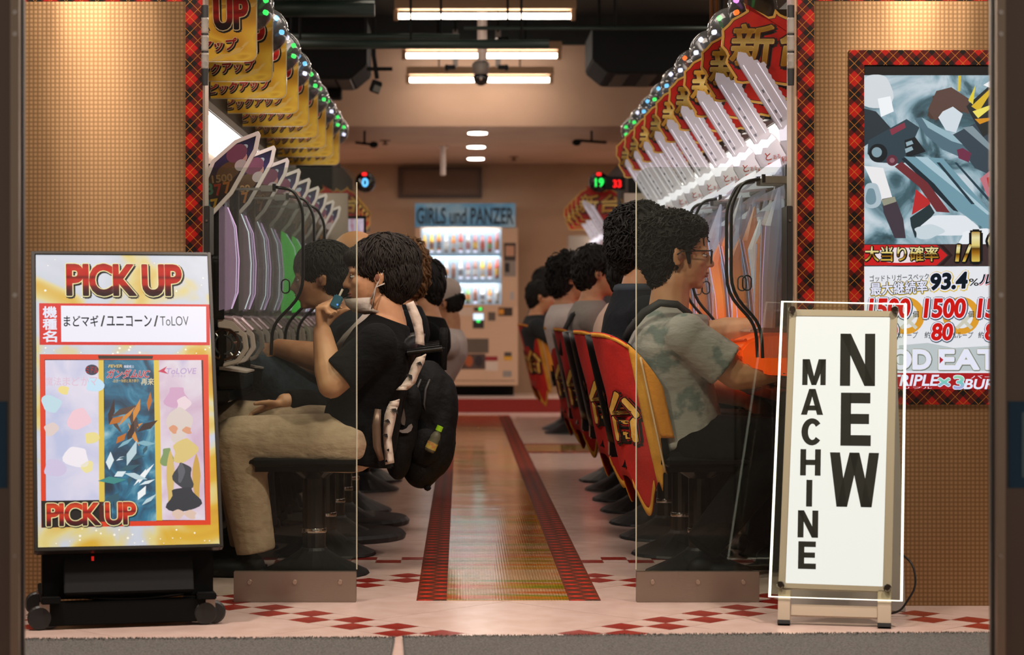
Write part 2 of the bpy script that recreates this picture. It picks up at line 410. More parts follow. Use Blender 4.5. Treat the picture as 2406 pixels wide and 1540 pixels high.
# ---- floor: grout bed with single tiles: diagonal slabs and a red and white chequer band, then straight rows
fl = struct(MB().b2((-4.0, 0.0, -0.06), (4.6, D_BACK + 0.1, -0.004)).build('floor', M_GROUT))
def clip(poly, fn):
    out = []
    for i in range(len(poly)):
        a, b = poly[i], poly[(i + 1) % len(poly)]; fa, fb = fn(a), fn(b)
        if fa >= 0: out.append(a)
        if (fa >= 0) != (fb >= 0):
            t = fa / (fa - fb); out.append((a[0] + (b[0] - a[0]) * t, a[1] + (b[1] - a[1]) * t))
    return out
def tile_mesh(poly):
    n = len(poly); me = bpy.data.meshes.new('tile')
    me.from_pydata([(x, y, -0.004) for x, y in poly] + [(x, y, 0.0) for x, y in poly], [],
                   [tuple(range(n, 2 * n))] + [(i, (i + 1) % n, (i + 1) % n + n, i + n) for i in range(n)])
    return me
_tm = {}
def lay(poly, m, key=None, gap=0.0012):
    cx = sum(p[0] for p in poly) / len(poly); cy = sum(p[1] for p in poly) / len(poly)
    if key and key in _tm: me = _tm[key]
    else:
        q = []
        for x, y in poly:
            d = math.hypot(x - cx, y - cy); q.append(((x - cx) * (1 - gap * 1.4 / d), (y - cy) * (1 - gap * 1.4 / d)))
        me = tile_mesh(q); me.materials.append(m)
        if key: _tm[key] = me
    o = bpy.data.objects.new('tile', me); C.objects.link(o); o.parent = fl; o.location = (cx, cy, 0)
U0, V0, CELL, NC, D_SPLIT = 4.379, 4.163, 0.1, 14, 8.13
PER = CELL * NC; S2 = math.sqrt(2)
def uv2xy(u, v): return ((u - v) / S2, (u + v) / S2)
def dtile(u0, v0, su, sv, m, key):
    poly = [uv2xy(u0, v0), uv2xy(u0 + su, v0), uv2xy(u0 + su, v0 + sv), uv2xy(u0, v0 + sv)]
    xs = [p[0] for p in poly]; ys = [p[1] for p in poly]
    if max(ys) < 5.9 or min(ys) >= D_SPLIT - 0.005 or max(xs) < -1.7 or min(xs) > 1.75: return
    if max(ys) > D_SPLIT:
        poly = clip(poly, lambda p: D_SPLIT - p[1])
        if len(poly) < 3 or max(p[1] for p in poly) - min(p[1] for p in poly) < 0.012: return
        lay(poly, m)
    else: lay(poly, m, key)
for i in range(-3, 4):
    for j in range(-3, 4):
        u0 = U0 - CELL + i * PER; v0 = V0 - CELL + j * PER
        for a in range(NC):
            for b in range(2):
                dtile(u0 + a * CELL, v0 + b * CELL, CELL, CELL, M_RED if (a + b) % 2 else M_TILE, ('r' if (a + b) % 2 else 'w'))
                if a >= 2: dtile(u0 + b * CELL, v0 + a * CELL, CELL, CELL, M_RED if (a + b) % 2 else M_TILE, ('r' if (a + b) % 2 else 'w'))
        sl = (NC - 2) * CELL / 2
        for a in range(2):
            for b in range(2): dtile(u0 + 2 * CELL + a * sl, v0 + 2 * CELL + b * sl, sl, sl, M_TILE, 'slab')
for i in range(-13, 15):
    for j in range(2):
        x = 0.163 + i * CELL; y = D_SPLIT + j * CELL
        lay([(x, y), (x + CELL, y), (x + CELL, y + CELL), (x, y + CELL)], M_RED if (i + j) % 2 else M_TILE, 'sr' if (i + j) % 2 else 'sw')
y = D_SPLIT + 2 * CELL
while y < 20.4:
    for i in range(-3, 4):
        x = 0.163 - 0.3 + i * 0.6
        lay([(x, y), (x + 0.6, y), (x + 0.6, y + 0.6), (x, y + 0.6)], M_TILE, 'big')
    y += 0.6

# ---- film laid along the aisle (gold lens film with tartan borders) and across the cross aisle
GOLD_F = gold_film('floor_lens_film', 'xy', 0.09, '#f6dcb4', '#cfa670', 0.0105, coat=0.12, film=(0, 0, 4.2, (0.10, 1.0, 1.0)), aniso=0.4, metal=0.5)
TART_F = tartan('tartan_floor_film', 'xy', 0.62, 0.0, 0.0, 0.1)
f = thing('floor_film', 'long glossy gold film strip with tartan borders laid down the middle aisle', 'floor film', (0.163, 7.05, 0))
MB().b2((-0.212, 0, 0.0003), (0.206, 13.3, 0.0016)).build('film_centre', GOLD_F, f)
MB().b2((-0.315, 0, 0.0003), (-0.212, 13.3, 0.0018)).build('film_border', TART_F, f)
MB().b2((0.206, 0, 0.0003), (0.315, 13.3, 0.0018)).build('film_border', TART_F, f)
f = thing('floor_film', 'glossy film strip crossing the side aisle toward the back of the hall', 'floor film', (0.163, 14.7, 0))
MB().b2((0.317, 0.12, 0.0003), (1.6, 0.95, 0.0016)).build('film_centre', GOLD_F, f)
MB().b2((0.317, 0.0, 0.0003), (1.6, 0.12, 0.0018)).build('film_border', TART_F, f)
MB().b2((0.317, 0.95, 0.0003), (1.6, 1.07, 0.0018)).build('film_border', TART_F, f)

# ---- step with red riser under the vending machine
st = struct(MB().b2((-3.9, 20.92, 0.0), (4.5, D_BACK, 0.138)).build('floor_step', M_TILE))
struct(MB().b2((-3.9, 20.90, 0.001), (4.5, 20.919, 0.139)).build('trim_1', mat('red_riser', '#8e2018', 0.5)))

# ---- walls and ceilings
struct(MB().b2((-4.0, D_BACK, 0), (4.6, D_BACK + 0.1, 3.7)).build('wall_back', M_BEIGE))
struct(MB().b2((-4.1, 7.2, 0), (-4.0, D_BACK, 3.7)).build('wall_left', M_BEIGE))
struct(MB().b2((4.6, 7.2, 0), (4.7, D_BACK, 3.7)).build('wall_right', M_BEIGE))
struct(MB().b2((-4.0, D_FACE, 3.62), (4.6, D_BULK, 3.72)).build('ceiling', M_CEIL))
bk = struct(MB().b2((-4.0, D_BULK, 2.648), (4.6, D_BACK, 3.62)).build('ceiling_bulkhead', M_BULK))
struct(MB().b2((-4.0, D_BULK - 0.03, 3.36), (4.6, D_BULK - 0.001, 3.619)).build('ceiling_soffit', M_CEIL))
struct(MB().b2((-4.1, D_FACE - 0.02, 2.35), (4.7, D_FACE + 0.1, 3.9)).build('wall_front', M_BLACK))

# ---- shop front panels either side of the opening
def front_wall(name, x0, x1, jamb):
    wl = struct(MB().b2((x0, D_FACE, 0), (x1, D_FACE + 0.085, 2.35)).build(name, M_BEIGE))
    return wl
wl = front_wall('wall_front_left', -2.6, -0.862, -0.862)
MB().b2((-2.6, D_FACE - 0.004, 0.0), (-0.924, D_FACE - 0.0005, 2.029)).build('film_panel', GOLD_V, wl)
MB().b2((-0.924, D_FACE - 0.005, 0.0), (-0.863, D_FACE - 0.0005, 2.35)).build('tartan_border', TART_V, wl)
MB().b2((-2.6, D_FACE - 0.005, 2.029), (-0.924, D_FACE - 0.0005, 2.35)).build('tartan_border', TART_V, wl)
wr = front_wall('wall_front_right', 1.112, 3.0, 1.112)
MB().b2((1.185, D_FACE - 0.004, 0.0), (3.0, D_FACE - 0.0005, 2.031)).build('film_panel', GOLD_V, wr)
MB().b2((1.129, D_FACE - 0.005, 0.0), (1.185, D_FACE - 0.0005, 2.35)).build('tartan_border', TART_V, wr)
MB().b2((1.185, D_FACE - 0.005, 2.031), (3.0, D_FACE - 0.0005, 2.35)).build('tartan_border', TART_V, wr)
M_EDGE = mat('steel_edge', '#b7a899', 0.3, 0.9)
MB().b2((-0.866, D_FACE - 0.008, 0), (-0.858, D_FACE + 0.088, 2.35)).build('edge_strip', M_EDGE, wl)
MB().b2((1.108, D_FACE - 0.008, 0), (1.116, D_FACE + 0.088, 2.35)).build('edge_strip', M_EDGE, wr)

# ---- sliding doors of the porch, pushed open, close to the camera
M_DOOR = mat('dark_door_metal', '#7a716b', 0.34, 0.8, bump=(30, 0.1, (1, 1, 0.1)))
M_DOORE = mat('door_edge_metal', '#b0a496', 0.32, 0.9)
M_STICK = mat('blue_sticker', '#12496b', 0.4)
for k, (x0, x1, n) in enumerate(((-1.75, -1.018, 'door_1'), (1.234, 1.95, 'door_2'))):
    s_ = 1 if k == 0 else -1; xe = x1 if k == 0 else x0
    dr = struct(MB().b2((x0, 4.76, 0.0), (x1, 4.80, 2.4)).build(n, M_DOOR))
    MB().b2((xe - s_ * 0.018, 4.745, 0.0), (xe + s_ * 0.002, 4.815, 2.4)).build('door_edge', M_DOORE, dr)
    MB().b2((xe - s_ * 0.003, 4.77, 0.0), (xe + s_ * 0.006, 4.79, 2.4)).build('rubber_seal', M_RUBBER, dr)
    xs = xe - s_ * 0.028
    MB().b2((xs - s_ * 0.12, 4.757, 0.575), (xs, 4.7595, 0.775)).build('blue_sticker', M_STICK, dr)
    MB().b2((xs - s_ * 0.07, 4.755, 0.60), (xs - s_ * 0.03, 4.7568, 0.75)).build('sticker_print', mat('sticker_print', '#5f7f90', 0.5), dr)
    for zz in (0.42, 1.02, 1.62, 1.67, 1.75):
        MB().lathe([(0.006, -0.006), (0.006, 0.0)], (xe - s_ * 0.006, 4.745, zz), 10, 'y').build('door_screw', M_CHROME, dr)

# ---- entrance mats
M_MAT = mat('grey_mat', '#7d7a76', 0.95, noise=(160, '#4c4a47', 0.35, 0.65), bump=(220, 0.9))
def entrance_mat(x0, x1, y1l, y1r, skew, label):
    t = thing('entrance_mat', label, 'door mat', (x0, 5.0, 0), group='grey entrance mats')
    poly = [(0 + skew, 0), (x1 - x0 + skew * (0 if x1 > 0 else 1), 0), (x1 - x0, y1r - 5.0), (0, y1l - 5.0)]
    n = 4
    m_ = MB().add([(x, y, 0.0005) for x, y in poly] + [(x, y, 0.011) for x, y in poly], [(3, 2, 1, 0), (4, 5, 6, 7)] + [(i, (i + 1) % 4, (i + 1) % 4 + 4, i + 4) for i in range(4)])
    m_.build('pile', M_MAT, t, bevel=0.004)
    pl = MB()
    for k in range(3000):
        u = random.random(); yy = poly[3][1] + (poly[2][1] - poly[3][1]) * u - random.random() ** 2 * 0.05 + 0.006
        xx = (x1 - x0) * u; a = random.uniform(-1, 1) * 0.006
        pl.add([(xx - 0.0018, yy, 0.008), (xx + 0.0018, yy, 0.008), (xx + a, yy + random.uniform(-.004, .006), 0.008 + random.uniform(0.003, 0.009))], [(0, 1, 2)])
    o = pl.build('pile_tufts', M_MAT, t); o['kind'] = 'stuff'
entrance_mat(-1.75, -0.197, 6.13, 6.175, 0.0, 'grey entrance mat in front of the rolling screen stand')
entrance_mat(-0.175, 1.9, 6.195, 6.285, 0.05, 'grey entrance mat in front of the lit upright sign')

# ---- clear partitions with steel feet at the ends of both rows
def partition(label, x0, x1, xb0, xb1, edge, z1, foot_z):
    t = thing('acrylic_partition', label, 'partition', (edge, D_GLASS, 0), group='clear partitions at the row ends')
    rr = 0.05; s_ = 1 if edge == x1 else -1; inner = x0 if s_ > 0 else x1
    poly = [(inner, 0.02), (edge, 0.02), (edge, z1 - rr)] + [(edge - s_ * rr * (1 - math.cos(a)), z1 - rr + rr * math.sin(a)) for a in (0.4, 0.8, 1.2)] + [(edge - s_ * rr, z1), (inner, z1)]
    MB().prism(poly, D_GLASS + 0.0, D_GLASS + 0.008).build('pane', M_GLASS, t, world=True)
    e_ = MB().tube([(edge, D_GLASS + 0.004, 0.11), (edge, D_GLASS + 0.004, z1 - rr)], 0.0022, 6)
    e_.build('pale_edge_line', mat('acrylic_edge', '#cfc9b4', 0.2, emit=0.0), t, world=True)  # pale line put in for the lit look of the pane edge
    ft = MB().b2((xb0, D_GLASS - 0.012, 0.0), (xb1, D_GLASS - 0.001, foot_z)).b2((xb0, D_GLASS + 0.009, 0.0), (xb1, D_GLASS + 0.02, foot_z)).build('steel_foot', M_STEEL, t, bevel=0.0015, world=True)
    for q in (0.13, 0.5, 0.87):
        MB().lathe([(0.0075, -0.004), (0.009, 0.0)], (xb0 + (xb1 - xb0) * q, D_GLASS - 0.012, foot_z * 0.66), 14, 'y').build('screw', M_EDGE, ft, smooth=False, world=True)
    return t
PL = partition('clear partition pane with steel foot in front of the left row of players', -0.862, XX(838, D_GLASS), XX(550, D_GLASS), XX(837, D_GLASS), XX(838, D_GLASS), ZZ(394, D_GLASS), 0.104)
PR = partition('clear partition pane with steel foot in front of the right row of players', XX(1495, D_GLASS), 1.11, XX(1495, D_GLASS), XX(1783, D_GLASS), XX(1495, D_GLASS), ZZ(393, D_GLASS), 0.104)
M_BRACK = mat('black_bracket', '#211d1a', 0.45, 0.3)
for x, lab, z0, z1 in ((-0.851, 'black clamp bar on the left panel edge', 1.18, 1.342), (1.101, 'black clamp bar on the right panel edge', 1.02, 1.342)):
    t = thing('clamp_bar', lab, 'bracket', (x, D_FACE - 0.01, z0))
    MB().b2((x - 0.010, D_FACE - 0.022, z0), (x + 0.010, D_FACE + 0.095, z1)).build('bar', M_BRACK, t, bevel=0.002, world=True)
    MB().lathe([(0.004, -0.003), (0.005, 0)], (x, D_FACE - 0.022, z1 - 0.05), 10, 'y').build('screw', M_CHROME, t, world=True)
# stacked indicator lamps on the panel edges
for x, lab, zt in ((-0.856, 'clear and black stacked signal lamp on the left panel edge', 2.015), (1.103, 'clear and black stacked signal lamp on the right panel edge', 2.015)):
    t = thing('signal_lamp', lab, 'lamp', (x, D_FACE - 0.03, zt - 0.27))
    z = zt - 0.27; y = D_FACE - 0.028
    MB().lathe([(0.0, 0), (0.011, 0.0), (0.012, 0.05), (0.012, 0.055)], (x, y, z), 14).build('black_cap', M_RUBBER, t, world=True); z += 0.055
    for k in range(3):
        pr = []
        for q in range(9): pr.append((0.0115 if q % 2 else 0.0128, q * 0.0065))
        MB().lathe(pr, (x, y, z), 14).build('lens', clear('ribbed_lens', '#d8d4ce', 0.35, '#b9b4ac'), t, smooth=True, world=True); z += 0.053
        MB().lathe([(0.012, 0), (0.012, 0.006)], (x, y, z), 14).build('divider_ring', M_RUBBER, t, world=True); z += 0.006
    MB().lathe([(0.012, 0), (0.012, 0.035), (0.0, 0.038)], (x, y, z), 14).build('black_cap', M_RUBBER, t, world=True)
    MB().b2((x - 0.004, y, zt - 0.2), (x + 0.004, D_FACE + 0.02, zt - 0.19)).build('bracket', M_RUBBER, t, world=True)

# ---- ceiling: tube lamps, dome camera on a white pole, downlights, black services
M_TUBE = mat('lit_tube', '#fff3e6', 0.3, emit=26.0, ecol='#fff0e0')
M_FIX = mat('lamp_housing', '#9c7d60', 0.7)
def tube_lamp(px0, px1, py, d, label, y0px=None):
    x0, x1, z = XX(px0, d), XX(px1, d), ZZ(py, d)
    t = thing('tube_lamp', label, 'ceiling lamp', ((x0 + x1) / 2, d, z), group='tube lamps under the black ceiling')
    MB().tube([(x0, d, z), (x1, d, z)], 0.019, 12).build('tube', M_TUBE, t, world=True)
    MB().b2((x0 - 0.03, d - 0.055, z + 0.045), (x1 + 0.04, d + 0.055, z + 0.11)).build('housing', M_FIX, t, bevel=0.004, world=True)
    for xe in (x0 - 0.02, x1 + 0.02):
        MB().b2((xe - 0.016, d - 0.03, z - 0.03), (xe + 0.016, d + 0.03, z + 0.045)).build('socket', M_FIX, t, bevel=0.003, world=True)
    for xr in (x0 + 0.25, x1 - 0.25):
        MB().tube([(xr, d, z + 0.11), (xr, d, 3.62)], 0.006, 6).build('hanger', M_BLACK, t, world=True)
tube_lamp(937, 1340, 38, 14.4, 'long white tube lamp, nearest and highest of those in view')
tube_lamp(955, 1308, 131, 16.5, 'long white tube lamp crossed by the white camera pole')
tube_lamp(963, 1290, 188, 17.75, 'long white tube lamp behind the dome camera, nearest the bulkhead')
for d, nn in ((12.3, 'third'), (10.2, 'second'), (8.2, 'first')):
    xc = 0.17; z = 3.05
    tube_lamp(CX + (xc - 0.6) * F / d, CX + (xc + 0.6) * F / d, CY - (z - H) * F / d, d, 'tube lamp over the near aisle, %s from the entrance' % nn)
d = 15.4
t = thing('dome_camera', 'grey dome security camera on a white ceiling pole', 'camera', pt(1132, 205, d))
M_WHITE = mat('white_paint', '#d9cdc4', 0.5)
MB().tube([pt(1133, 150, d), (pt(1133, 0, d).x, d, 3.62)], 0.036, 16).build('pole', M_WHITE, t, smooth=True, world=True)
c = pt(1130, 160, d)
MB().lathe([(0.0, -0.07), (0.045, -0.07), (0.062, -0.02), (0.066, 0.03), (0.045, 0.05), (0.0, 0.05)], c, 20).build('housing', mat('camera_grey', '#77706a', 0.5), t, smooth=True, world=True)
MB().ell(c + Vector((0, 0, -0.075)), (0.058, 0.058, 0.058)).build('dome', mat('smoked_dome', '#1a1c1e', 0.06), t, smooth=True, world=True)
MB().ell(c + Vector((0.0, -0.05, -0.085)), 0.014).build('lens', M_CHROME, t, smooth=True, world=True)
for px, py, n in ((1122, 308, 'front'), (1119, 341, 'middle'), (1118, 369, 'back')):
    dd = (2.648 - H) * F / (CY - py)
    t = thing('downlight', 'round recessed downlight in the low ceiling, %s one of the row' % n, 'ceiling lamp', (XX(px, dd), dd, 2.63), group='downlights before the vending machine')
    MB().lathe([(0.10, 0.0), (0.10, 0.012), (0.085, 0.017)], (XX(px, dd), dd, 2.630), 24).build('trim_ring', M_WHITE, t, smooth=False, world=True)
    MB().lathe([(0.001, -0.012), (0.084, -0.008), (0.084, 0.0)], (XX(px, dd), dd, 2.630), 24).build('diffuser', mat('lit_diffuser', '#fff3e6', 0.3, emit=26.0, ecol='#fff0e2'), t, world=True)
# white pipe stub, sprinklers, air vent, smoke detector on the low ceiling
d = 20.3
t = thing('ceiling_pipe', 'short white pipe hanging from the low ceiling above the vending machine', 'pipe', pt(1041, 412, d))
MB().lathe([(0.024, 0.0), (0.027, 0.01), (0.027, 2.63 - ZZ(412, d)), (0.05, 2.632 - ZZ(412, d)), (0.05, 2.648 - ZZ(412, d))], pt(1041, 412, d), 16).build('pipe', M_WHITE, t, smooth=True, world=True)
for px, py, dd, lab in ((905, 338, 19.6, 'small brown ceiling sprinkler left of the downlights'), (1207, 378, 21.6, 'small brown ceiling sprinkler right of the downlights')):
    t = thing('sprinkler', lab, 'sprinkler', (XX(px, dd), dd, 2.60))
    MB().lathe([(0.0, 0.0), (0.03, 0.005), (0.035, 0.012), (0.012, 0.02), (0.012, 0.035), (0.05, 0.04), (0.055, 0.048)], (XX(px, dd), dd, 2.60), 16).build('head', mat('brown_metal', '#7a5b45', 0.5, 0.4), t, smooth=True, world=True)
for px0, px1, py, lab in ((835, 878, 340, 'dark wall lamp arm at the left of the low ceiling'), (1355, 1425, 335, 'dark spot lamp arm at the right of the low ceiling')):
    dd = 18.6; a, b = pt(px0, py, dd), pt(px1, py, dd)
    t = thing('track_spotlight', lab, 'lamp', a)
    MB().tube([a + Vector((0, 0, 0.02)), b], 0.012, 8).build('arm', M_BLACK, t, world=True)
    tip = a if px0 > 1300 else b
    MB().ell(tip, (0.04, 0.03, 0.03)).build('lamp_head', M_BLACK, t, smooth=True, world=True)
    MB().tube([(a + b) / 2, ((a + b) / 2).to_2d().to_3d() + Vector((0, 0, 2.648))], 0.01, 8).build('stem', M_BLACK, t, world=True)
d = D_BACK
t = thing('wall_vent', 'dark framed rectangular panel high on the back wall', 'vent', pt(1033, 466, d))
x0, x1, z0, z1 = XX(935, d), XX(1132, d), ZZ(466, d), ZZ(393, d)
MB().ring_frame(x0, x1, z0, z1, 0.035, d - 0.04, d - 0.001).build('frame', mat('dark_frame', '#4a3a30', 0.6), t, world=True)
MB().b2((x0 + 0.035, d - 0.012, z0 + 0.035), (x1 - 0.035, d - 0.002, z1 - 0.035)).build('panel', mat('brown_panel', '#6e5340', 0.7), t, world=True)

# black services under the open ceiling
def ceiling_unit(label, px0, px1, py0, py1, d, depth, taper, name='air_conditioner'):
    x0, x1, z0, z1 = XX(px0, d), XX(px1, d), ZZ(py1, d), ZZ(py0, d)
    t = thing(name, label, 'ceiling unit', ((x0 + x1) / 2, d, z0))
    P = [(x0 + taper, z0), (x1 - taper, z0), (x1, z0 + 0.10), (x1, z1), (x0, z1), (x0, z0 + 0.10)]
    MB().prism(P, d, d + depth).build('casing', M_BLACK, t, bevel=0.01, world=True)
    for k in range(5):
        xa = x0 + taper + (x1 - x0 - 2 * taper) * (k + 0.5) / 5
        MB().b2((xa - 0.05, d + 0.05, z0 - 0.008), (xa + 0.05, d + depth - 0.05, z0 + 0.002)).build('slat', mat('dark_slat', '#2a2c2b', 0.5), t, world=True)
    for xr in (x0 + 0.08, x1 - 0.08):
        MB().tube([(xr, d + depth / 2, z1), (xr, d + depth / 2, 3.62)], 0.008, 6).build('hanger', M_BLACK, t, world=True)
ceiling_unit('black slope-sided ceiling unit on the left behind the gold boards', 600, 862, 40, 184, 15.6, 0.8, 0.12)
ceiling_unit('black slope-sided ceiling unit on the right above the red boards', 1392, 1800, 60, 172, 15.2, 0.9, 0.12)
t = thing('wall_speaker', 'small black box speaker hanging below the left ceiling unit', 'speaker', pt(770, 230, 16.2))
MB().b2(pt(742, 230, 16.2), pt(804, 208, 16.4)).build('casing', M_BLACK, t, bevel=0.008, world=True)
MB().ring_frame(XX(742, 16.2), XX(796, 16.2), ZZ(208, 16.2), ZZ(180, 16.2), 0.012, 16.2, 16.22).build('bracket', M_BLACK, t, world=True)
t = thing('track_spotlight', 'black spotlight with square head hanging from its rail left of the tube lamps', 'lamp', pt(882, 222, 15.0))
MB().tube([pt(862, 162, 15.0), pt(922, 162, 15.0)], 0.014, 8).build('rail', M_BLACK, t, world=True)
MB().tube([(XX(878, 15.0), 15.0, 3.62), pt(878, 130, 15.0), pt(886, 185, 15.0)], 0.016, 8).build('stem', M_BLACK, t, world=True)
MB().box(pt(883, 204, 15.0), (0.075, 0.09, 0.085), Matrix.Rotation(0.35, 3, 'Y')).build('lamp_head', M_BLACK, t, bevel=0.006, world=True)
MB().box(pt(886, 209, 14.94), (0.05, 0.02, 0.045), Matrix.Rotation(0.35, 3, 'Y')).build('lens', mat('lamp_lens', '#5c5d58', 0.3), t, world=True)
for px, lab in ((1070, 'black rail spotlight left of the camera pole'), (1170, 'black rail spotlight right of the camera pole')):
    for py, n in ((93, 'upper'), (158, 'lower')):
        dd = 15.9 if py == 93 else 17.0
        t = thing('track_spotlight', lab + ', %s rail' % n, 'lamp', pt(px, py, dd), group='rail spotlights around the camera pole')
        s_ = -1 if px < 1130 else 1
        MB().tube([pt(px, py, dd), pt(px + s_ * 22, py, dd)], 0.02, 10).build('rail', M_BLACK, t, world=True)
        MB().ell(pt(px + s_ * 20, py + 1, dd), (0.018, 0.028, 0.028)).build('end_cap', M_BLACK, t, smooth=True, world=True)
        MB().b2(pt(px - 6, py - 4, dd), pt(px + 6, py - 20, dd + 0.08)).build('adapter', mat('grey_adapter', '#6d625a', 0.5), t, world=True)
        MB().tube([pt(px, py - 18, dd), (XX(px, dd), dd, 3.62)], 0.008, 6).build('hanger', M_BLACK, t, world=True)
M_PIPE = mat('dark_pipe', '#20302a', 0.5, 0.3)
for px0, px1, py, dd, r, lab in ((640, 1290, 104, 13.2, 0.03, 'dark green pipe running across the black ceiling'), (640, 1080, 86, 13.6, 0.02, 'thin dark pipe above the dark green pipe'),
                                 (1130, 1760, 66, 13.4, 0.012, 'thin black cable rail across the right of the ceiling'), (620, 880, 20, 12.2, 0.05, 'thick black duct at the left of the ceiling')):
    t = thing('ceiling_pipe', lab, 'pipe', pt((px0 + px1) / 2, py, dd))
    MB().tube([pt(px0 - 40, py, dd), pt(px1, py, dd)], r, 12).build('pipe', M_PIPE, t, smooth=True, world=True)
    for q in (0.1, 0.5, 0.9):
        x = XX(px0 + (px1 - px0) * q, dd)
        MB().tube([(x, dd, ZZ(py, dd)), (x, dd, 3.62)], 0.008, 6).build('hanger', M_BLACK, t, world=True)
for k, (px, dd, lab) in enumerate(((1672, 9.6, 'copper pipe running down beside the red boards, left of its pair'), (1684, 9.6, 'copper pipe running down beside the red boards, right of its pair'))):
    t = thing('hanging_pipe', lab, 'pipe', pt(px, 80, dd), group='copper pipes on the right')
    MB().tube([pt(px, 83, dd), (pt(px, 0, dd).x, dd, 3.62)], 0.0095, 10).build('pipe', mat('copper_pipe', '#8a5a34', 0.35, 0.7), t, smooth=True, world=True)
    MB().lathe([(0.012, 0), (0.012, 0.02)], pt(px, 84, dd), 10).build('end_fitting', M_BLACK, t, world=True)

# ================================================================ MACHINE ROWS
PITCH = 0.63
XL, XR = -0.89, 1.21                       # front planes of the left and right machine rows
NEAR = [7.8 + PITCH * k for k in range(9)]
FARR = [17.2 + PITCH * k for k in range(5)]
M_DARK = mat('black_laminate', '#0a0b0c', 0.5, spec=0.25)
M_DARKG = mat('black_gloss', '#0c0e10', 0.18)
M_GREYB = mat('grey_plastic', '#3a3a3c', 0.4)
M_LITE = mat('lit_panel', '#fff6ee', 0.4, emit=5.0, ecol='#fff4ea')
M_GREY_PANEL = mat('grey_end_panel', '#97877a', 0.6)

def island(side, d0, d1, label):
    s = 1 if side == 'left' else -1; X0 = XL if s > 0 else XR
    t = thing('machine_island', label, 'machine counter', (X0, d0, 0))
    def b(n, xa, xb, ya, yb, za, zb, m, bev=0.004): return MB().b2((X0 + s * xa, ya, za), (X0 + s * xb, yb, zb)).build(n, m, t, bevel=bev, world=True)
    b('base', -0.55, -0.24, d0, d1, 0, 0.66, M_DARK); b('kick_plate', -0.24, -0.232, d0, d1, 0, 0.10, M_GREYB, 0)
    b('counter', -0.55, 0.05, d0, d1, 0.66, 0.70, M_DARKG)
    b('core', -0.55, -0.16, d0, d1, 0.70, 2.3, M_DARK)
    b('canopy', -0.16, -0.09, d0, d1, 1.775, 1.815, M_GREYB)
    b('light_box', -0.158, -0.125, d0 + 0.01, d1 - 0.01, 1.54, 1.774, mat('cream_laminate', '#b9a796', 0.6))
    # slanted lit diffusers, one length per machine
    k = d0
    while k < d1 - 0.3:
        P = [(X0 + s * -0.122, 1.63), (X0 + s * -0.122, 1.77), (X0 + s * -0.10, 1.765), (X0 + s * -0.085, 1.64)]
        MB().prism(P, k + 0.03, k + PITCH - 0.03).build('lit_diffuser', M_LITE, t, world=True)
        k += PITCH
    MB().b2((X0 - s * 0.55, d1, 0), (X0 + s * 0.17, d1 + 0.03, 1.76)).build('end_panel', M_GREY_PANEL, t, bevel=0.003, world=True)
    return t
island('left', 7.48, 13.16, 'dark machine counter of the near left row')
island('right', 7.48, 13.16, 'dark machine counter of the near right row')
island('left', 16.88, 20.04, 'dark machine counter of the far left row')
island('right', 16.88, 20.04, 'dark machine counter of the far right row')

# ---------------- machine, left kind: hexagonal picture panel, pink and white clear columns, white tray frame
LILAC = clear('lilac_moulding', '#efe6f4', 0.24, '#b9a6b4', 1.0, 0.06, emit=0.5, emitcol='#c9a2c8')
SMOKE = clear('smoke_moulding', '#e2d9d9', 0.22, '#b0a4a6', 1.2, 0.08, emit=0.22, emitcol='#c9b4b0')  # faint glow added to brighten the dark machine interior
GREENL = clear('green_lit_moulding', '#c8f0c8', 0.55, '#5fc060', 1.0, 0.1, emit=1.1, emitcol='#38d83c')
PINKE = mat('pink_edge_light', '#e6b3e8', 0.3, emit=1.0)
WHITEE = mat('white_edge_light', '#eef2ff', 0.3, emit=1.1)
M_TRAYW = mat('white_tray_plastic', '#b9aaa2', 0.35)
M_BRONZE = mat('bronze_trim', '#6b4a34', 0.3, 0.8)
M_PLAY = picture('playfield_print', [(0.25, '#1c1220'), (0.45, '#7a2f4a'), (0.55, '#3a4f8a'), (0.68, '#d8a050'), (0.8, '#f0e6f0')], 14, emit=0.9)

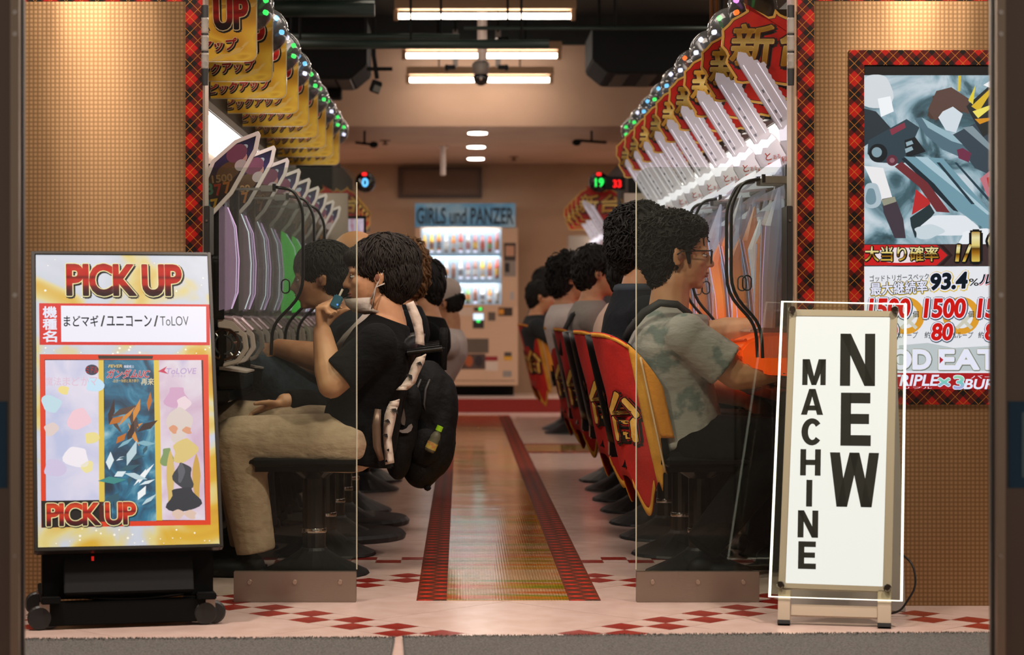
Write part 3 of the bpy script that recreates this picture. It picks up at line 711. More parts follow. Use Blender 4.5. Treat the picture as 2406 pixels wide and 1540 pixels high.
def machine_core(t, X0, s, d, print_m, body_m):
    def b(n, xa, xb, ya, yb, za, zb, m, bev=0.003, par=None): return MB().b2((X0 + s * xa, d + ya, za), (X0 + s * xb, d + yb, zb)).build(n, m, par or t, bevel=bev, world=True)
    b('cabinet', -0.15, -0.012, -0.262, 0.262, 0.702, 1.53, body_m)
    b('playfield', -0.012, -0.008, -0.215, 0.215, 0.99, 1.46, print_m, 0)
    g = MB().b2((X0 + s * 0.004, d - 0.22, 0.985), (X0 + s * 0.008, d + 0.22, 1.465)).build('glass', M_GLASS, t, world=True)
    fr = MB()
    for ya, yb, za, zb in ((-0.262, -0.22, 0.96, 1.53), (0.22, 0.262, 0.96, 1.53), (-0.22, 0.22, 1.465, 1.53), (-0.22, 0.22, 0.96, 0.985)):
        fr.b2((X0 + s * -0.012, d + ya, za), (X0 + s * 0.025, d + yb, zb))
    fr.build('door_frame', body_m, t, bevel=0.004, world=True)
    if s > 0: b('lower_tray', -0.012, 0.09, -0.2, 0.16, 0.703, 0.765, M_DARKG, 0.012)
    hy = d - 0.2 if s < 0 else d + 0.2
    h_ = MB().lathe([(0.0, 0.075), (0.03, 0.07), (0.042, 0.05), (0.045, 0.03), (0.032, 0.0)], (0, 0, 0), 18, 'x')
    h_.v = [Vector((X0 + s * (0.0 + p.x), hy + p.y, 0.79 + p.z)) for p in h_.v]
    hd = h_.build('handle', M_DARKG, t, smooth=True, world=True)
    hr = MB().lathe([(0.046, 0.018), (0.05, 0.022), (0.05, 0.032), (0.046, 0.036)], (0, 0, 0), 18, 'x')
    hr.v = [Vector((X0 + s * p.x, hy + p.y, 0.79 + p.z)) for p in hr.v]
    hr.build('handle_ring', M_CHROME, hd, smooth=True, world=True)

HEX = [(-.737, 1.646), (-.729, 1.632), (-.741, 1.575), (-.83, 1.417), (-.950, 1.287), (-.968, 1.283), (-.984, 1.300), (-.984, 1.325), (-.955, 1.42), (-.906, 1.539), (-.822, 1.613)]
def inset(poly, t):
    n = len(poly); out = []
    A = sum(poly[i][0] * poly[(i + 1) % n][1] - poly[(i + 1) % n][0] * poly[i][1] for i in range(n)); sg = 1 if A > 0 else -1
    for i in range(n):
        p0, p1, p2 = Vector(poly[i - 1]), Vector(poly[i]), Vector(poly[(i + 1) % n])
        e1 = (p1 - p0).normalized(); e2 = (p2 - p1).normalized()
        n1 = Vector((-e1.y, e1.x)) * sg; n2 = Vector((-e2.y, e2.x)) * sg; m_ = (n1 + n2)
        m_ = m_ / max(0.4, 1 + n1.dot(n2)); q = p1 + m_ * t; out.append((q.x, q.y))
    return out
def frame_prism(mb, outer, inner, y0, y1):
    n = len(outer); k = len(mb.v)
    for y in (y0, y1):
        for P in (outer, inner): mb.v += [Vector((x, y, z)) for x, z in P]
    o0, i0, o1, i1 = k, k + n, k + 2 * n, k + 3 * n
    for i in range(n):
        j = (i + 1) % n
        mb.f += [(o0 + i, o0 + j, i0 + j, i0 + i), (o1 + j, o1 + i, i1 + i, i1 + j), (o0 + j, o0 + i, o1 + i, o1 + j), (i0 + i, i0 + j, i1 + j, i1 + i)]
    return mb

def machine_left(d, label, group, green):
    X0 = XL; s = 1
    t = thing('pachinko_machine', label, 'game machine', (X0, d, 0.7), group=group)
    machine_core(t, X0, s, d, M_PLAY, M_DARK)
    # bulging clear columns on both sides of the glass
    for q, (yy, m, edge) in enumerate(((-0.245, LILAC, PINKE), (-0.13, SMOKE, WHITEE), (0.245, GREENL if green else SMOKE, WHITEE))):
        bl = (0.075, 0.055, 0.10 if green else 0.07)[q]
        P = [(X0, 0.985), (X0 + bl * 0.7, 1.0), (X0 + bl, 1.06), (X0 + bl * 1.05, 1.18), (X0 + bl * 0.9, 1.30), (X0 + bl * 0.5, 1.37), (X0, 1.40)]
        cl = MB().prism(P, d + yy - 0.018, d + yy + 0.018).build('clear_column', m, t, bevel=0.006, world=True)
        MB().tube([(x + 0.001, d + yy - 0.019, z) for x, z in P[1:-1]], 0.0022, 6).build('edge_light', edge, cl, world=True)
    # hexagonal picture panel standing out over the seat
    y0 = d - 0.30; hx = MB(); inn = inset(HEX, 0.014)
    fr = frame_prism(hx, HEX, inn, y0, y0 + 0.016).build('panel_frame', mat('white_panel_frame', '#ddd3d2', 0.4), t, bevel=0.002, world=True)
    pr = MB().prism(inn, y0 + 0.004, y0 + 0.012).build('panel_print', bands('panel_print', [(0.0, '#0d1a16'), (0.3, '#231d22'), (0.5, '#3a2a22'), (0.62, '#2a2238'), (0.8, '#3b3560'), (1.0, '#171c34')], 'Z', rough=0.25), t, world=True)
    # abstract prints: pale rosette, bronze arch, numbers
    def disc(x, z, rx, rz, rot=0.0, n=18): return [(x + rx * math.cos(a) * math.cos(rot) - rz * math.sin(a) * math.sin(rot), z + rx * math.cos(a) * math.sin(rot) + rz * math.sin(a) * math.cos(rot)) for a in [2 * math.pi * i / n for i in range(n)]]
    for x, z, rx, rz, c in ((-.815, 1.565, .042, .030, '#73405a'), (-.800, 1.556, .022, .026, '#c08d88'), (-.79, 1.585, .018, .010, '#9fb0bd'), (-.80, 1.522, .024, .020, '#b3a6ac'), (-.845, 1.50, .05, .03, '#5a3f2a'), (-.845, 1.494, .04, .021, '#30231f'), (-.958, 1.312, .014, .02, '#1d5c40')):
        MB().flat(disc(x, z, rx, rz, 0.6), y0 + 0.0035 - 0.0004 * random.random()).build('print_patch', mat('panel_patch_' + c[1:], c, 0.35), pr, world=True)
    text(MB(), '1500', -.868, 1.474, 0.075, 0.028, y0 + 0.003, 0.03, rot=0.12).build('lettering', mat('bronze_print', '#a5825c', 0.35), pr, world=True)
    for q, (ch, x, z, c) in enumerate((('8', -.915, 1.435, '#4f7f6a'), ('7', -.882, 1.432, '#b0432f'), ('7', -.85, 1.44, '#c07a3a'), ('3', -.925, 1.38, '#3f8f9c'), ('7', -.895, 1.378, '#c9a13c'), ('8', -.94, 1.352, '#3fae6c'))):
        text(MB(), ch, x, z, 0.026, 0.042, y0 + 0.003, 0.04, rot=0.15).build('lettering', mat('digit_' + c[1:], c, 0.35), pr, world=True)
    # white tray with gear-like side frames
    for yy in (-0.25, 0.02):
        P = [(X0 + 0.0, 0.965), (X0 + 0.055, 0.955), (X0 + 0.105, 0.905), (X0 + 0.112, 0.85), (X0 + 0.075, 0.800), (X0 + 0.02, 0.785), (X0 + 0.02, 0.80), (X0 + 0.068, 0.815), (X0 + 0.093, 0.855), (X0 + 0.088, 0.895), (X0 + 0.045, 0.925), (X0, 0.93)]
        tf = MB().prism(P, d + yy, d + yy + 0.03).build('tray_frame', M_TRAYW, t, bevel=0.003, world=True)
        MB().b2((X0 + 0.062, d + yy - 0.001, 0.913), (X0 + 0.078, d + yy + 0.001, 0.917)).build('slot', M_DARK, tf, world=True)
        MB().tube([(X0, d + yy + 0.015, 0.972), (X0 + 0.057, d + yy + 0.015, 0.962), (X0 + 0.1, d + yy + 0.015, 0.92)], 0.009, 8).build('chrome_rail', mat('lilac_chrome', '#c9aebb', 0.2, 0.8), tf, world=True)
        for r_, m in ((0.055, M_BRONZE), (0.035, M_GREYB)):
            g = MB().tube([(X0 + 0.02 + r_ * math.cos(a), d + yy + 0.02, 0.868 + r_ * math.sin(a)) for a in [2 * math.pi * i / 16 for i in range(16)]], 0.005, 6, closed=True).build('gear_ring', m, tf, world=True)
        for a in (0.2, 1.2, 2.2, 3.4, 4.4, 5.4):
            MB().tube([(X0 + 0.02 + 0.034 * math.cos(a), d + yy + 0.02, 0.868 + 0.034 * math.sin(a)), (X0 + 0.02 + 0.056 * math.cos(a), d + yy + 0.02, 0.868 + 0.056 * math.sin(a))], 0.004, 6).build('gear_spoke', M_CHROME, tf, world=True)
    MB().b2((X0, d - 0.24, 0.80), (X0 + 0.03, d + 0.24, 0.95)).build('tray_body', M_DARKG, t, bevel=0.008, world=True)
    MB().prism([(X0, 0.775), (X0 + 0.10, 0.763), (X0 + 0.10, 0.769), (X0, 0.788)], d - 0.2, d + 0.1).build('ash_shelf', M_TRAYW, t, world=True)
    return t

# ---------------- machine, right kind: crystal blade, crystal columns, glowing orange tray
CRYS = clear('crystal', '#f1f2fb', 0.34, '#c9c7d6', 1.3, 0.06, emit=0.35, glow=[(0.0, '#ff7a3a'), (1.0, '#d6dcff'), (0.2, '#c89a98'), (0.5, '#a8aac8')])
BLADE = clear('frosted_blade', '#f4f4fa', 0.82, '#b9b3ba', 1.0, 0.12, emit=0.10, emitcol='#d2d0e6')
CRYSW = clear('crystal_white', '#ffffff', 0.72, '#e8e6ee', 1.0, 0.1, emit=0.5, emitcol='#f2f0ff')
ORANGE = clear('orange_lit_tray', '#ffb27a', 0.8, '#e2551a', 1.0, 0.15, emit=0.55, emitcol='#ff5a0c')
GLOW = [(0.0, '#ff5a10'), (1.0, '#8f94b4'), (0.25, '#e8783c'), (0.55, '#a87a78')]
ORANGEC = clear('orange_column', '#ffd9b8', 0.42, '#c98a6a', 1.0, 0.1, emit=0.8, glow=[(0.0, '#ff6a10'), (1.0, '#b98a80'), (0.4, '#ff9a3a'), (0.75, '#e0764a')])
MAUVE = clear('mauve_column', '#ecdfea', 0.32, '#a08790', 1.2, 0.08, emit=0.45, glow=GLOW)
BLUEE = mat('blue_edge_light', '#b9cdff', 0.3, emit=1.0)
M_SEAL = mat('red_seal_print', '#c2482c', 0.5)
def machine_right(d, label, group, k=0):
    X0 = XR; s = -1
    t = thing('pachinko_machine', label, 'game machine', (X0, d, 0.7), group=group)
    machine_core(t, X0, s, d, M_PLAY, M_GREYB)
    # crystal blade slanting out over the seat: (along the blade, across)
    y0 = d - 0.43
    ax = Vector((0.53, -0.848)); nx = Vector((-0.848, -0.53)); tip = Vector((0.998, 1.922))
    BL = [(0.0, 0.008), (0.02, 0.026), (0.05, 0.030), (0.315, 0.030), (0.36, 0.055), (0.47, 0.06), (0.53, 0.03), (0.53, -0.05), (0.43, -0.062), (0.33, -0.055), (0.312, -0.048)]
    for i in range(18):
        a = 0.305 - i * 0.0115; BL.append((a, -0.047 if i % 2 else -0.0425))
    BL += [(0.098, -0.046), (0.093, -0.052), (0.078, -0.05), (0.076, -0.036), (0.06, -0.034), (0.055, -0.022), (0.04, -0.024), (0.036, -0.014), (0.018, -0.012)]
    P = [tuple(tip + ax * a + nx * b) for a, b in BL]
    bl = MB().prism(P, y0, y0 + 0.022).build('crystal_blade', BLADE, t, world=True)
    for a0, a1, b0, b1 in ((0.05, 0.31, 0.018, 0.021), (0.07, 0.30, -0.030, -0.027), (0.1, 0.28, 0.0, 0.002)):
        q = [tuple(tip + ax * a + nx * b) for a, b in ((a0, b0), (a1, b0), (a1, b1), (a0, b1))]
        MB().prism(q, y0 - 0.002, y0).build('blade_groove', CRYSW, bl, world=True)
    for a in (0.16, 0.20, 0.245, 0.28):
        q = [tuple(tip + ax * (a + da) + nx * b) for da, b in ((0, 0.012), (0.012, 0.012), (0.012, 0.006), (0.002, 0.004))]
        MB().prism(q, y0 - 0.002, y0).build('engraved_mark', mat('engraving', '#6d6f7c', 0.4), bl, world=True)
    # white wave across the root of the blade and the red seal print
    W = [(0.305, 0.05), (0.32, 0.02), (0.312, 0.0), (0.325, -0.02), (0.315, -0.045), (0.34, -0.05), (0.345, -0.02), (0.352, -0.004), (0.343, 0.012), (0.36, 0.03), (0.35, 0.05)]
    MB().prism([tuple(tip + ax * a + nx * b) for a, b in W], y0 - 0.004, y0 - 0.001).build('white_wave', CRYSW, bl, world=True)
    def lt(body, da, db, w_, h_, bold=0.02):
        c_ = tip + ax * da + nx * db
        text(MB(), body, c_.x, c_.y, w_, h_, y0 - 0.005, bold, rot=0.22).build('lettering', M_SEAL, bl, world=True)
    lt('と', 0.382, 0.012, 0.022, 0.030); lt('ある', 0.400, -0.016, 0.028, 0.018, 0.01); lt('科', 0.425, -0.036, 0.024, 0.026, 0.01)
    c_ = tip + ax * 0.432 + nx * 0.014; rr = Matrix.Rotation(0.22, 2)
    MB().flat([tuple(c_ + rr @ Vector(q)) for q in ((-.022, -.022), (.022, -.022), (.022, .022), (-.022, .022))], y0 - 0.0045).build('seal', M_SEAL, bl, world=True)
    text(MB(), '超', c_.x, c_.y, 0.036, 0.036, y0 - 0.0055, 0.02, rot=0.22).build('lettering', mat('seal_white', '#ddd3d6', 0.5), bl, world=True)
    lt('電磁', 0.468, -0.020, 0.03, 0.022, 0.01); lt('砲', 0.495, -0.012, 0.022, 0.024, 0.01)
    # crystal columns: facetted, bulging over the seat side, warm glow from below painted into the emission colour
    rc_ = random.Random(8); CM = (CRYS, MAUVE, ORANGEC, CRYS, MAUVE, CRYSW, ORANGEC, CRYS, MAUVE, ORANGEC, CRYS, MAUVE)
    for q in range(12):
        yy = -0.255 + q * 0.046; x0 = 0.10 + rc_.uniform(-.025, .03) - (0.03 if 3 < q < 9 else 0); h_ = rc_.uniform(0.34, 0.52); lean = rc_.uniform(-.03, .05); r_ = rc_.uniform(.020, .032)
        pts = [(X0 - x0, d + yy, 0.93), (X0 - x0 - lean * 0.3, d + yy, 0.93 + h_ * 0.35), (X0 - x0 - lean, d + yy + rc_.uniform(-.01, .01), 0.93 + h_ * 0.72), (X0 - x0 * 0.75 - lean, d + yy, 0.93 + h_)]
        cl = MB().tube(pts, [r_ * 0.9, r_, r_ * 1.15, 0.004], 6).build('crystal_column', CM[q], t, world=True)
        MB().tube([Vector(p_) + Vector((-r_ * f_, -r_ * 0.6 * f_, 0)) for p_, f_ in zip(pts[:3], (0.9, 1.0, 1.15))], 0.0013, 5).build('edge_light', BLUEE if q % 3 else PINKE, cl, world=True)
    rnd = random.Random(5)
    for q in range(16):
        a = rnd.uniform(-0.27, 0.24); z = rnd.uniform(1.30, 1.52); L_ = rnd.uniform(0.05, 0.11)
        MB().prism([(X0 - 0.02, z), (X0 - L_ - 0.03, z - 0.01), (X0 - L_ * 0.9, z + 0.02), (X0 - 0.03, z + 0.05)], d + a, d + a + 0.012).build('crystal_shard', CRYSW if q % 3 == 0 else CRYS, t, world=True)
    # glowing tray: ribbed bulge
    tr = MB()
    prof = [(0.0, 0.912), (0.10, 0.908), (0.16, 0.885), (0.19, 0.85), (0.185, 0.81), (0.15, 0.775), (0.08, 0.757), (0.0, 0.752)]
    tr.prism([(X0 - x, z) for x, z in prof], d - 0.25, d + 0.25)
    tb = tr.build('glowing_tray', ORANGE, t, bevel=0.01, world=True)
    for q in range(4):
        z = 0.885 - q * 0.032; dx = (0.168, 0.19, 0.185, 0.155)[q]
        MB().tube([(X0 - dx, d - 0.245, z), (X0 - dx - 0.008, d, z - 0.008), (X0 - dx, d + 0.245, z)], 0.006, 6).build('tray_rib', mat('dark_orange_rib', '#a8350c', 0.35, emit=0.3, ecol='#ff4a08'), tb, world=True)
    for yy in (-0.15, 0.12):
        MB().tube([(X0 - 0.13, d + yy, 0.775), (X0 - 0.12, d + yy, 0.74), (X0 - 0.145, d + yy, 0.715)], [0.012, 0.008, 0.002], 8).build('claw', M_DARKG, tb, smooth=True, world=True)
    MB().prism([(X0, 0.94), (X0 - 0.14, 0.925), (X0 - 0.15, 0.913), (X0, 0.913)], d - 0.255, d + 0.255).build('tray_rim', M_CLEAR, t, bevel=0.004, world=True)
    return t

# ---------------- hanging boards
GOLDP = picture('gold_board_print', [(0.2, '#8f6418'), (0.40, '#c8962a'), (0.52, '#dcb640'), (0.6, '#b0801e'), (0.72, '#e6c860'), (0.85, '#f6ecc8')], 3.2, emit=0, detail=1, distort=1.2, stretch=(1.2, 1, 2.2))
M_BOARD_EDGE = clear('board_edge', '#f2ead8', 0.55, '#d9c79a', 1.0, 0.1)
REDG = bands('red_black_lettering', [(0.0, '#151216'), (0.22, '#2a1518'), (0.33, '#7a1a16'), (0.44, '#c0201a'), (0.55, '#8c1a16'), (0.66, '#c8261e'), (1.0, '#b02018')], 'Z', rough=0.4)
CREAM = mat('cream_print', '#d9c79b', 0.45)
BLKP = mat('black_print', '#17130f', 0.5)
def rrect(x0, x1, z0, z1, r, n=5, corners=(1, 1, 1, 1)):
    out = []
    for (cx, cz, a0, on, rr) in ((x1 - r, z1 - r, 0, corners[0], r), (x0 + r, z1 - r, 90, corners[1], r), (x0 + r, z0 + r, 180, corners[2], r), (x1 - r, z0 + r, 270, corners[3], r)):
        if not on:
            out.append((x1 if a0 in (0, 270) else x0, z1 if a0 in (0, 90) else z0)); continue
        for i in range(n + 1):
            a = R(a0 + 90 * i / n); out.append((cx + rr * math.cos(a), cz + rr * math.sin(a)))
    return out
def layered(parent, body, x, z, w_, h_, y, top, bold, o1, o2, rot=0.0, shear=0.0, sh=0.004, m1=None, m2=None, xf=None, world=True, space=1.0, dy=0.0006):
    text(MB(), body, x + sh, z - sh, w_, h_, y, bold, shear, rot, space, grow=o2).build('lettering_shadow', m2 or BLKP, parent, world=world, xf=xf)
    text(MB(), body, x, z, w_, h_, y - dy, bold, shear, rot, space, grow=o1).build('lettering_outline', m1 or CREAM, parent, world=world, xf=xf)
    text(MB(), body, x, z, w_, h_, y - 2 * dy, bold, shear, rot, space).build('lettering', top, parent, world=world, xf=xf)
def gold_board(d, label, group):
    t = thing('pick_up_board', label, 'hanging sign', (-0.94, d, 1.885), group=group)
    x1, x0, z0, z1 = -0.731, -1.16, 1.885, 2.158
    pl = rrect(x0, x1, z0, z1, 0.03)
    pl = [p for p in pl]
    bd = MB().prism(pl, d, d + 0.006).build('board', M_BOARD_EDGE, t, world=True)
    MB().flat(inset(pl, 0.004), d - 0.0006).build('gold_print', GOLDP, bd, world=True)
    layered(bd, 'PICK UP', -0.945, 2.056, 0.36, 0.115, d - 0.0015, REDG, 0.06, 0.035, 0.06, rot=0.02)
    layered(bd, 'ピックアップ', -0.93, 1.937, 0.255, 0.042, d - 0.0015, bands('red_dark_lettering', [(0.0, '#3a1a18'), (0.5, '#9a1f1a'), (1.0, '#b8281e')], 'Z'), 0.045, 0.05, 0.07, rot=0.10, shear=0.15)
    # pale flashes
    for q, (x, z, l_, h_, a) in enumerate(((-0.80, 1.925, 0.05, 0.010, 0.5), (-0.86, 1.903, 0.06, 0.008, 0.35), (-0.77, 1.95, 0.03, 0.006, 0.7), (-0.745, 2.09, 0.03, 0.008, 0.5))):
        ca, sa = math.cos(a), math.sin(a)
        MB().flat([(x - l_ * ca, z - l_ * sa), (x + h_ * sa, z - h_ * ca), (x + l_ * 0.6 * ca, z + l_ * 0.6 * sa), (x - h_ * sa, z + h_ * ca)], d - 0.0009).build('pale_flash', mat('pale_gold', '#cfae5c', 0.4), bd, world=True)
    MB().b2((-1.15, d + 0.007, z0 - 0.07), (-1.11, d + 0.016, z0 + 0.05)).build('bracket', M_GREYB, t, world=True)
    MB().b2((-1.15, d + 0.007, z0 - 0.07), (-1.11, d + 0.09, z0 - 0.06)).build('bracket_foot', M_GREYB, t, world=True)
    return t

def flame(x0, zref, sc_=0.000402):
    L = [(1525, 265), (1580, 215), (1620, 165), (1690, 130), (1745, 95), (1735, 55), (1720, 22), (1755, 52), (1840, 95), (1940, 148), (1985, 140), (2003, 80), (2045, 125), (2100, 150), (2160, 120), (2200, 100), (2230, 45), (2255, 110), (2330, 150), (2400, 200), (2440, 280), (2480, 330), (2495, 420),
         (2465, 500), (2490, 590), (2440, 680), (2420, 740), (2330, 720), (2230, 750), (2130, 768), (2020, 752), (1910, 725), (1800, 738), (1710, 748), (1650, 738), (1632, 700), (1640, 690), (1590, 612), (1558, 560), (1576, 500), (1558, 460), (1518, 415), (1528, 330)]
    return [(x0 + (x - 1525) * sc_, zref - (z - 265) * sc_) for x, z in L]
REDF = picture('red_flame_print', [(0.3, '#7d0f0c'), (0.5, '#a81712'), (0.66, '#b3200f'), (0.78, '#c85a14')], 9, emit=0, detail=2)
GOLDL = bands('gold_lettering', [(0.0, '#b07a28'), (0.3, '#c89a3c'), (0.55, '#e2c878'), (0.75, '#b5832a'), (1.0, '#cfa64a')], 'Z', rough=0.35)
GOLDB = mat('gold_border_print', '#c79a45', 0.4)
def flame_board(d, label, group):
    X = 0.935; zr = 2.0
    t = thing('flame_board', label, 'hanging sign', (X + 0.2, d, 1.79), group=group)
    P = flame(X, zr)
    bd = MB().prism(P, d, d + 0.006).build('board', GOLDB, t, world=True)
    MB().flat(inset(P, 0.011), d - 0.0006).build('flame_print', REDF, bd, world=True)
    MB().flat(inset(P, 0.0085), d - 0.0003).build('dark_line', mat('maroon_line', '#4a120c', 0.5), bd, world=True)
    for q, (x, ch) in enumerate(((X + 0.108, '新'), (X + 0.29, '台'))):
        layered(bd, ch, x, zr - 0.055, 0.155, 0.145, d - 0.0015, GOLDL, 0.035, 0.03, 0.06, shear=0.12, m1=mat('dark_red_outline', '#3c0c08', 0.5))
    MB().b2((X + 0.34, d + 0.007, 1.80), (X + 0.38, d + 0.016, 1.87)).build('bracket', M_GREYB, t, world=True)
    MB().b2((X + 0.34, d + 0.007, 1.80), (X + 0.38, d + 0.09, 1.815)).build('bracket_foot', M_GREYB, t, world=True)
    return t

# ---------------- data lamps: clear dome with coloured light blocks
LEDC = {'g': mat('green_led', '#2fe05a', 0.3, emit=1.6), 'b': mat('blue_led', '#6fc8ff', 0.3, emit=1.4), 'w': mat('white_led', '#e2e2ff', 0.3, emit=1.6), 'o': mat('orange_led', '#ff6a20', 0.3, emit=1.6), 'p': mat('pink_led', '#f090ff', 0.3, emit=1.5)}
def data_lamp(side, d, label, group, leds):
    s = 1 if side == 'left' else -1
    c = Vector(((-0.775 if s > 0 else 1.068), d, 2.105))
    t = thing('data_lamp', label, 'lamp', (c.x, d, c.z - 0.12), group=group)
    MB().lathe([(0.0, -0.02), (0.075, -0.02), (0.085, 0.0), (0.07, 0.05), (0.0, 0.05)], c + Vector((0, 0.02, 0)), 18, 'y').build('base', M_DARKG, t, smooth=True, world=True)
    dome = MB(); dome.ell(c, (0.092, 0.075, 0.092), nu=20, nv=14); dome.build('dome', M_CLEAR, t, smooth=True, world=True)
    n = len(leds)
    for q, ch in enumerate(leds):
        a = R(100 - q * 160 / n) if s > 0 else R(80 + q * 160 / n)
        p = c + Vector((0.066 * math.cos(a), -0.02, 0.066 * math.sin(a)))
        MB().box(p, (0.019, 0.03, 0.017), Matrix.Rotation(-a, 3, 'Y')).build('light_block', LEDC[ch], t, bevel=0.003, world=True)
    xe = -1.06 if s > 0 else 1.38
    MB().b2((min(c.x, xe), d + 0.02, 2.075), (max(c.x, xe), d + 0.05, 2.10)).build('arm', M_GREYB, t, world=True)
    return t

# ---------------- clear seat dividers with black edging and an oval ring
M_ROD = mat('black_edging', '#111415', 0.3)
M_PANE = clear('divider_pane', '#eef0ef', 0.05, '#cfc8c8', 1.0)
def arc_path(pts, n=4):
    """rounds the corners of a polyline"""
    P = [Vector(p) for p in pts]; out = [P[0]]
    for i in range(1, len(P) - 1):
        a, b, c = P[i - 1], P[i], P[i + 1]; r = min((b - a).length, (c - b).length) * 0.42
        p0 = b + (a - b).normalized() * r; p2 = b + (c - b).normalized() * r
        for k in range(n + 1):
            t_ = k / n; out.append(p0 * (1 - t_) ** 2 + b * 2 * t_ * (1 - t_) + p2 * t_ ** 2)
    out.append(P[-1]); return out
def divider(side, d, label, group):
    if side == 'left':
        k = 7.9 / F; q = [(648, 440), (690, 446), (712, 490), (712, 692), (640, 764), (637, 835)]; ov = (671, 673); xw = -0.90; cl = (612, 648, 436, 451)
    else:
        k = 7.42 / F; q = [(1785, 421), (1745, 428), (1718, 482), (1718, 688), (1788, 764), (1792, 842)]; ov = (1755, 665); xw = 1.20; cl = (1790, 1852, 414, 432)
    W = [((x - CX) * k, H + (CY - z) * k) for x, z in q]
    t = thing('seat_divider', label, 'divider', (W[-1][0], d, 0.7), group=group)
    A = arc_path([(x, d, z) for x, z in W])
    MB().prism([(p.x, p.z) for p in A] + [(xw, W[-1][1]), (xw, W[0][1])], d - 0.002, d + 0.002).build('pane', M_PANE, t, world=True)
    MB().tube([(p.x, d, p.z) for p in A], 0.0062, 8).build('black_edging', M_ROD, t, smooth=True, world=True)
    ox, oz = (ov[0] - CX) * k, H + (CY - ov[1]) * k
    MB().tube([(ox + 0.0155 * math.cos(a) , d, oz + (0.011 if math.sin(a) > 0 else -0.011) + 0.0155 * math.sin(a)) for a in [2 * math.pi * (i + .5) / 16 for i in range(16)]], 0.0028, 6, closed=True).build('oval_ring', M_ROD, t, smooth=True, world=True)
    xa, xb, za, zb = [(cl[0] - CX) * k, (cl[1] - CX) * k, H + (CY - cl[3]) * k, H + (CY - cl[2]) * k]
    MB().b2((xa, d - 0.008, za), (xb, d + 0.008, zb)).build('clamp', M_ALU, t, bevel=0.002, world=True)
    MB().b2((xb - 0.012 if side == 'left' else xa, d - 0.009, za + 0.004), (xb if side == 'left' else xa + 0.012, d + 0.009, zb + 0.006)).build('clamp_cap', M_ROD, t, world=True)
    MB().b2((min(xa, xw), d - 0.004, za + 0.006), (max(xb, xw), d + 0.004, za + 0.014)).build('clamp_arm', M_ALU, t, world=True)
    return t

rl = random.Random(3)
LEDS_L = ['gggg', 'bbb', 'wwgg', 'bbbw', 'wgg', 'ogg', 'ggw', 'gwgg', 'wwgw']
LEDS_R = ['gopo', 'ggw', 'bww', 'oow', 'wwb', 'bbg', 'gbb', 'bwg', 'wggg']
ml = machine_left(NEAR[0], 'game machine with white-framed hexagonal panel in the near left row, ' + ORD[0], 'game machines of the near left row', False)
mg = None
for k in range(1, 9):
    if k in (3, 4): machine_left(NEAR[k], 'game machine lit green in the near left row, ' + ORD[k], 'game machines of the near left row', True)
    else: copy_tree(ml, (XL, NEAR[k], 0.7), 'game machine with white-framed hexagonal panel in the near left row, ' + ORD[k])
for k in range(3): copy_tree(ml, (XL, FARR[k], 0.7), 'game machine in the far left row beyond the cross aisle, %s of that row' % FORD[k], 'game machines of the far left row')
mr = machine_right(NEAR[0], 'game machine with crystal blade in the near right row, ' + ORD[0], 'game machines of the near right row')
for k in range(1, 9): copy_tree(mr, (XR, NEAR[k], 0.7), 'game machine with crystal blade in the near right row, ' + ORD[k])
for k in range(3): copy_tree(mr, (XR, FARR[k], 0.7), 'game machine in the far right row beyond the cross aisle, %s of that row' % FORD[k], 'game machines of the far right row')
gb = gold_board(7.4, 'gold PICK UP board over the left row, ' + ORD[0], 'gold boards over the left row')
fb = flame_board(7.4, 'red flame-edged board over the near right row, ' + ORD[0], 'red flame boards over the near right row')
for k in range(1, 9):
    copy_tree(gb, (-0.94, 7.4 + k * PITCH, 1.885), 'gold PICK UP board over the left row, ' + ORD[k])
    copy_tree(fb, (0.935 + 0.2, 7.4 + k * PITCH, 1.79), 'red flame-edged board over the near right row, ' + ORD[k])
for k in range(9):
    data_lamp('left', 7.56 + k * PITCH, 'clear dome lamp with coloured lights behind the gold boards, ' + ORD[k], 'dome lamps of the left row', LEDS_L[k])
    data_lamp('right', 7.56 + k * PITCH, 'clear dome lamp with coloured lights behind the red boards, ' + ORD[k], 'dome lamps of the right row', LEDS_R[k])
for k in range(4):
    copy_tree(fb, (0.935 + 0.2, 16.85 + k * PITCH, 1.74), 'red flame-edged board over the far right row, %s of that row' % FORD[k], 'red flame boards over the far right row')
    r_ = copy_tree(fb, (-1.01, 16.85 + k * PITCH, 1.74), 'red flame-edged board over the far left row, %s of that row' % FORD[k], 'red flame boards over the far left row')
dv = divider('left', 7.9, 'clear seat divider with black edging in the left row, nearest', 'seat dividers of the left row')
for k, d in enumerate((8.5, 9.15)): copy_tree(dv, (dv.location.x, d, 0.7), 'clear seat divider with black edging in the left row, %s' % ('second', 'third')[k])
dv = divider('right', 7.42, 'clear seat divider with black edging in the right row, nearest pane of the near pair', 'seat dividers of the right row')
for k, d in enumerate((7.55, 8.66, 8.95)): copy_tree(dv, (dv.location.x, d, 0.7), 'clear seat divider with black edging in the right row, ' + ('second pane of the near pair', 'first pane of the far pair', 'last pane of the far pair')[k])

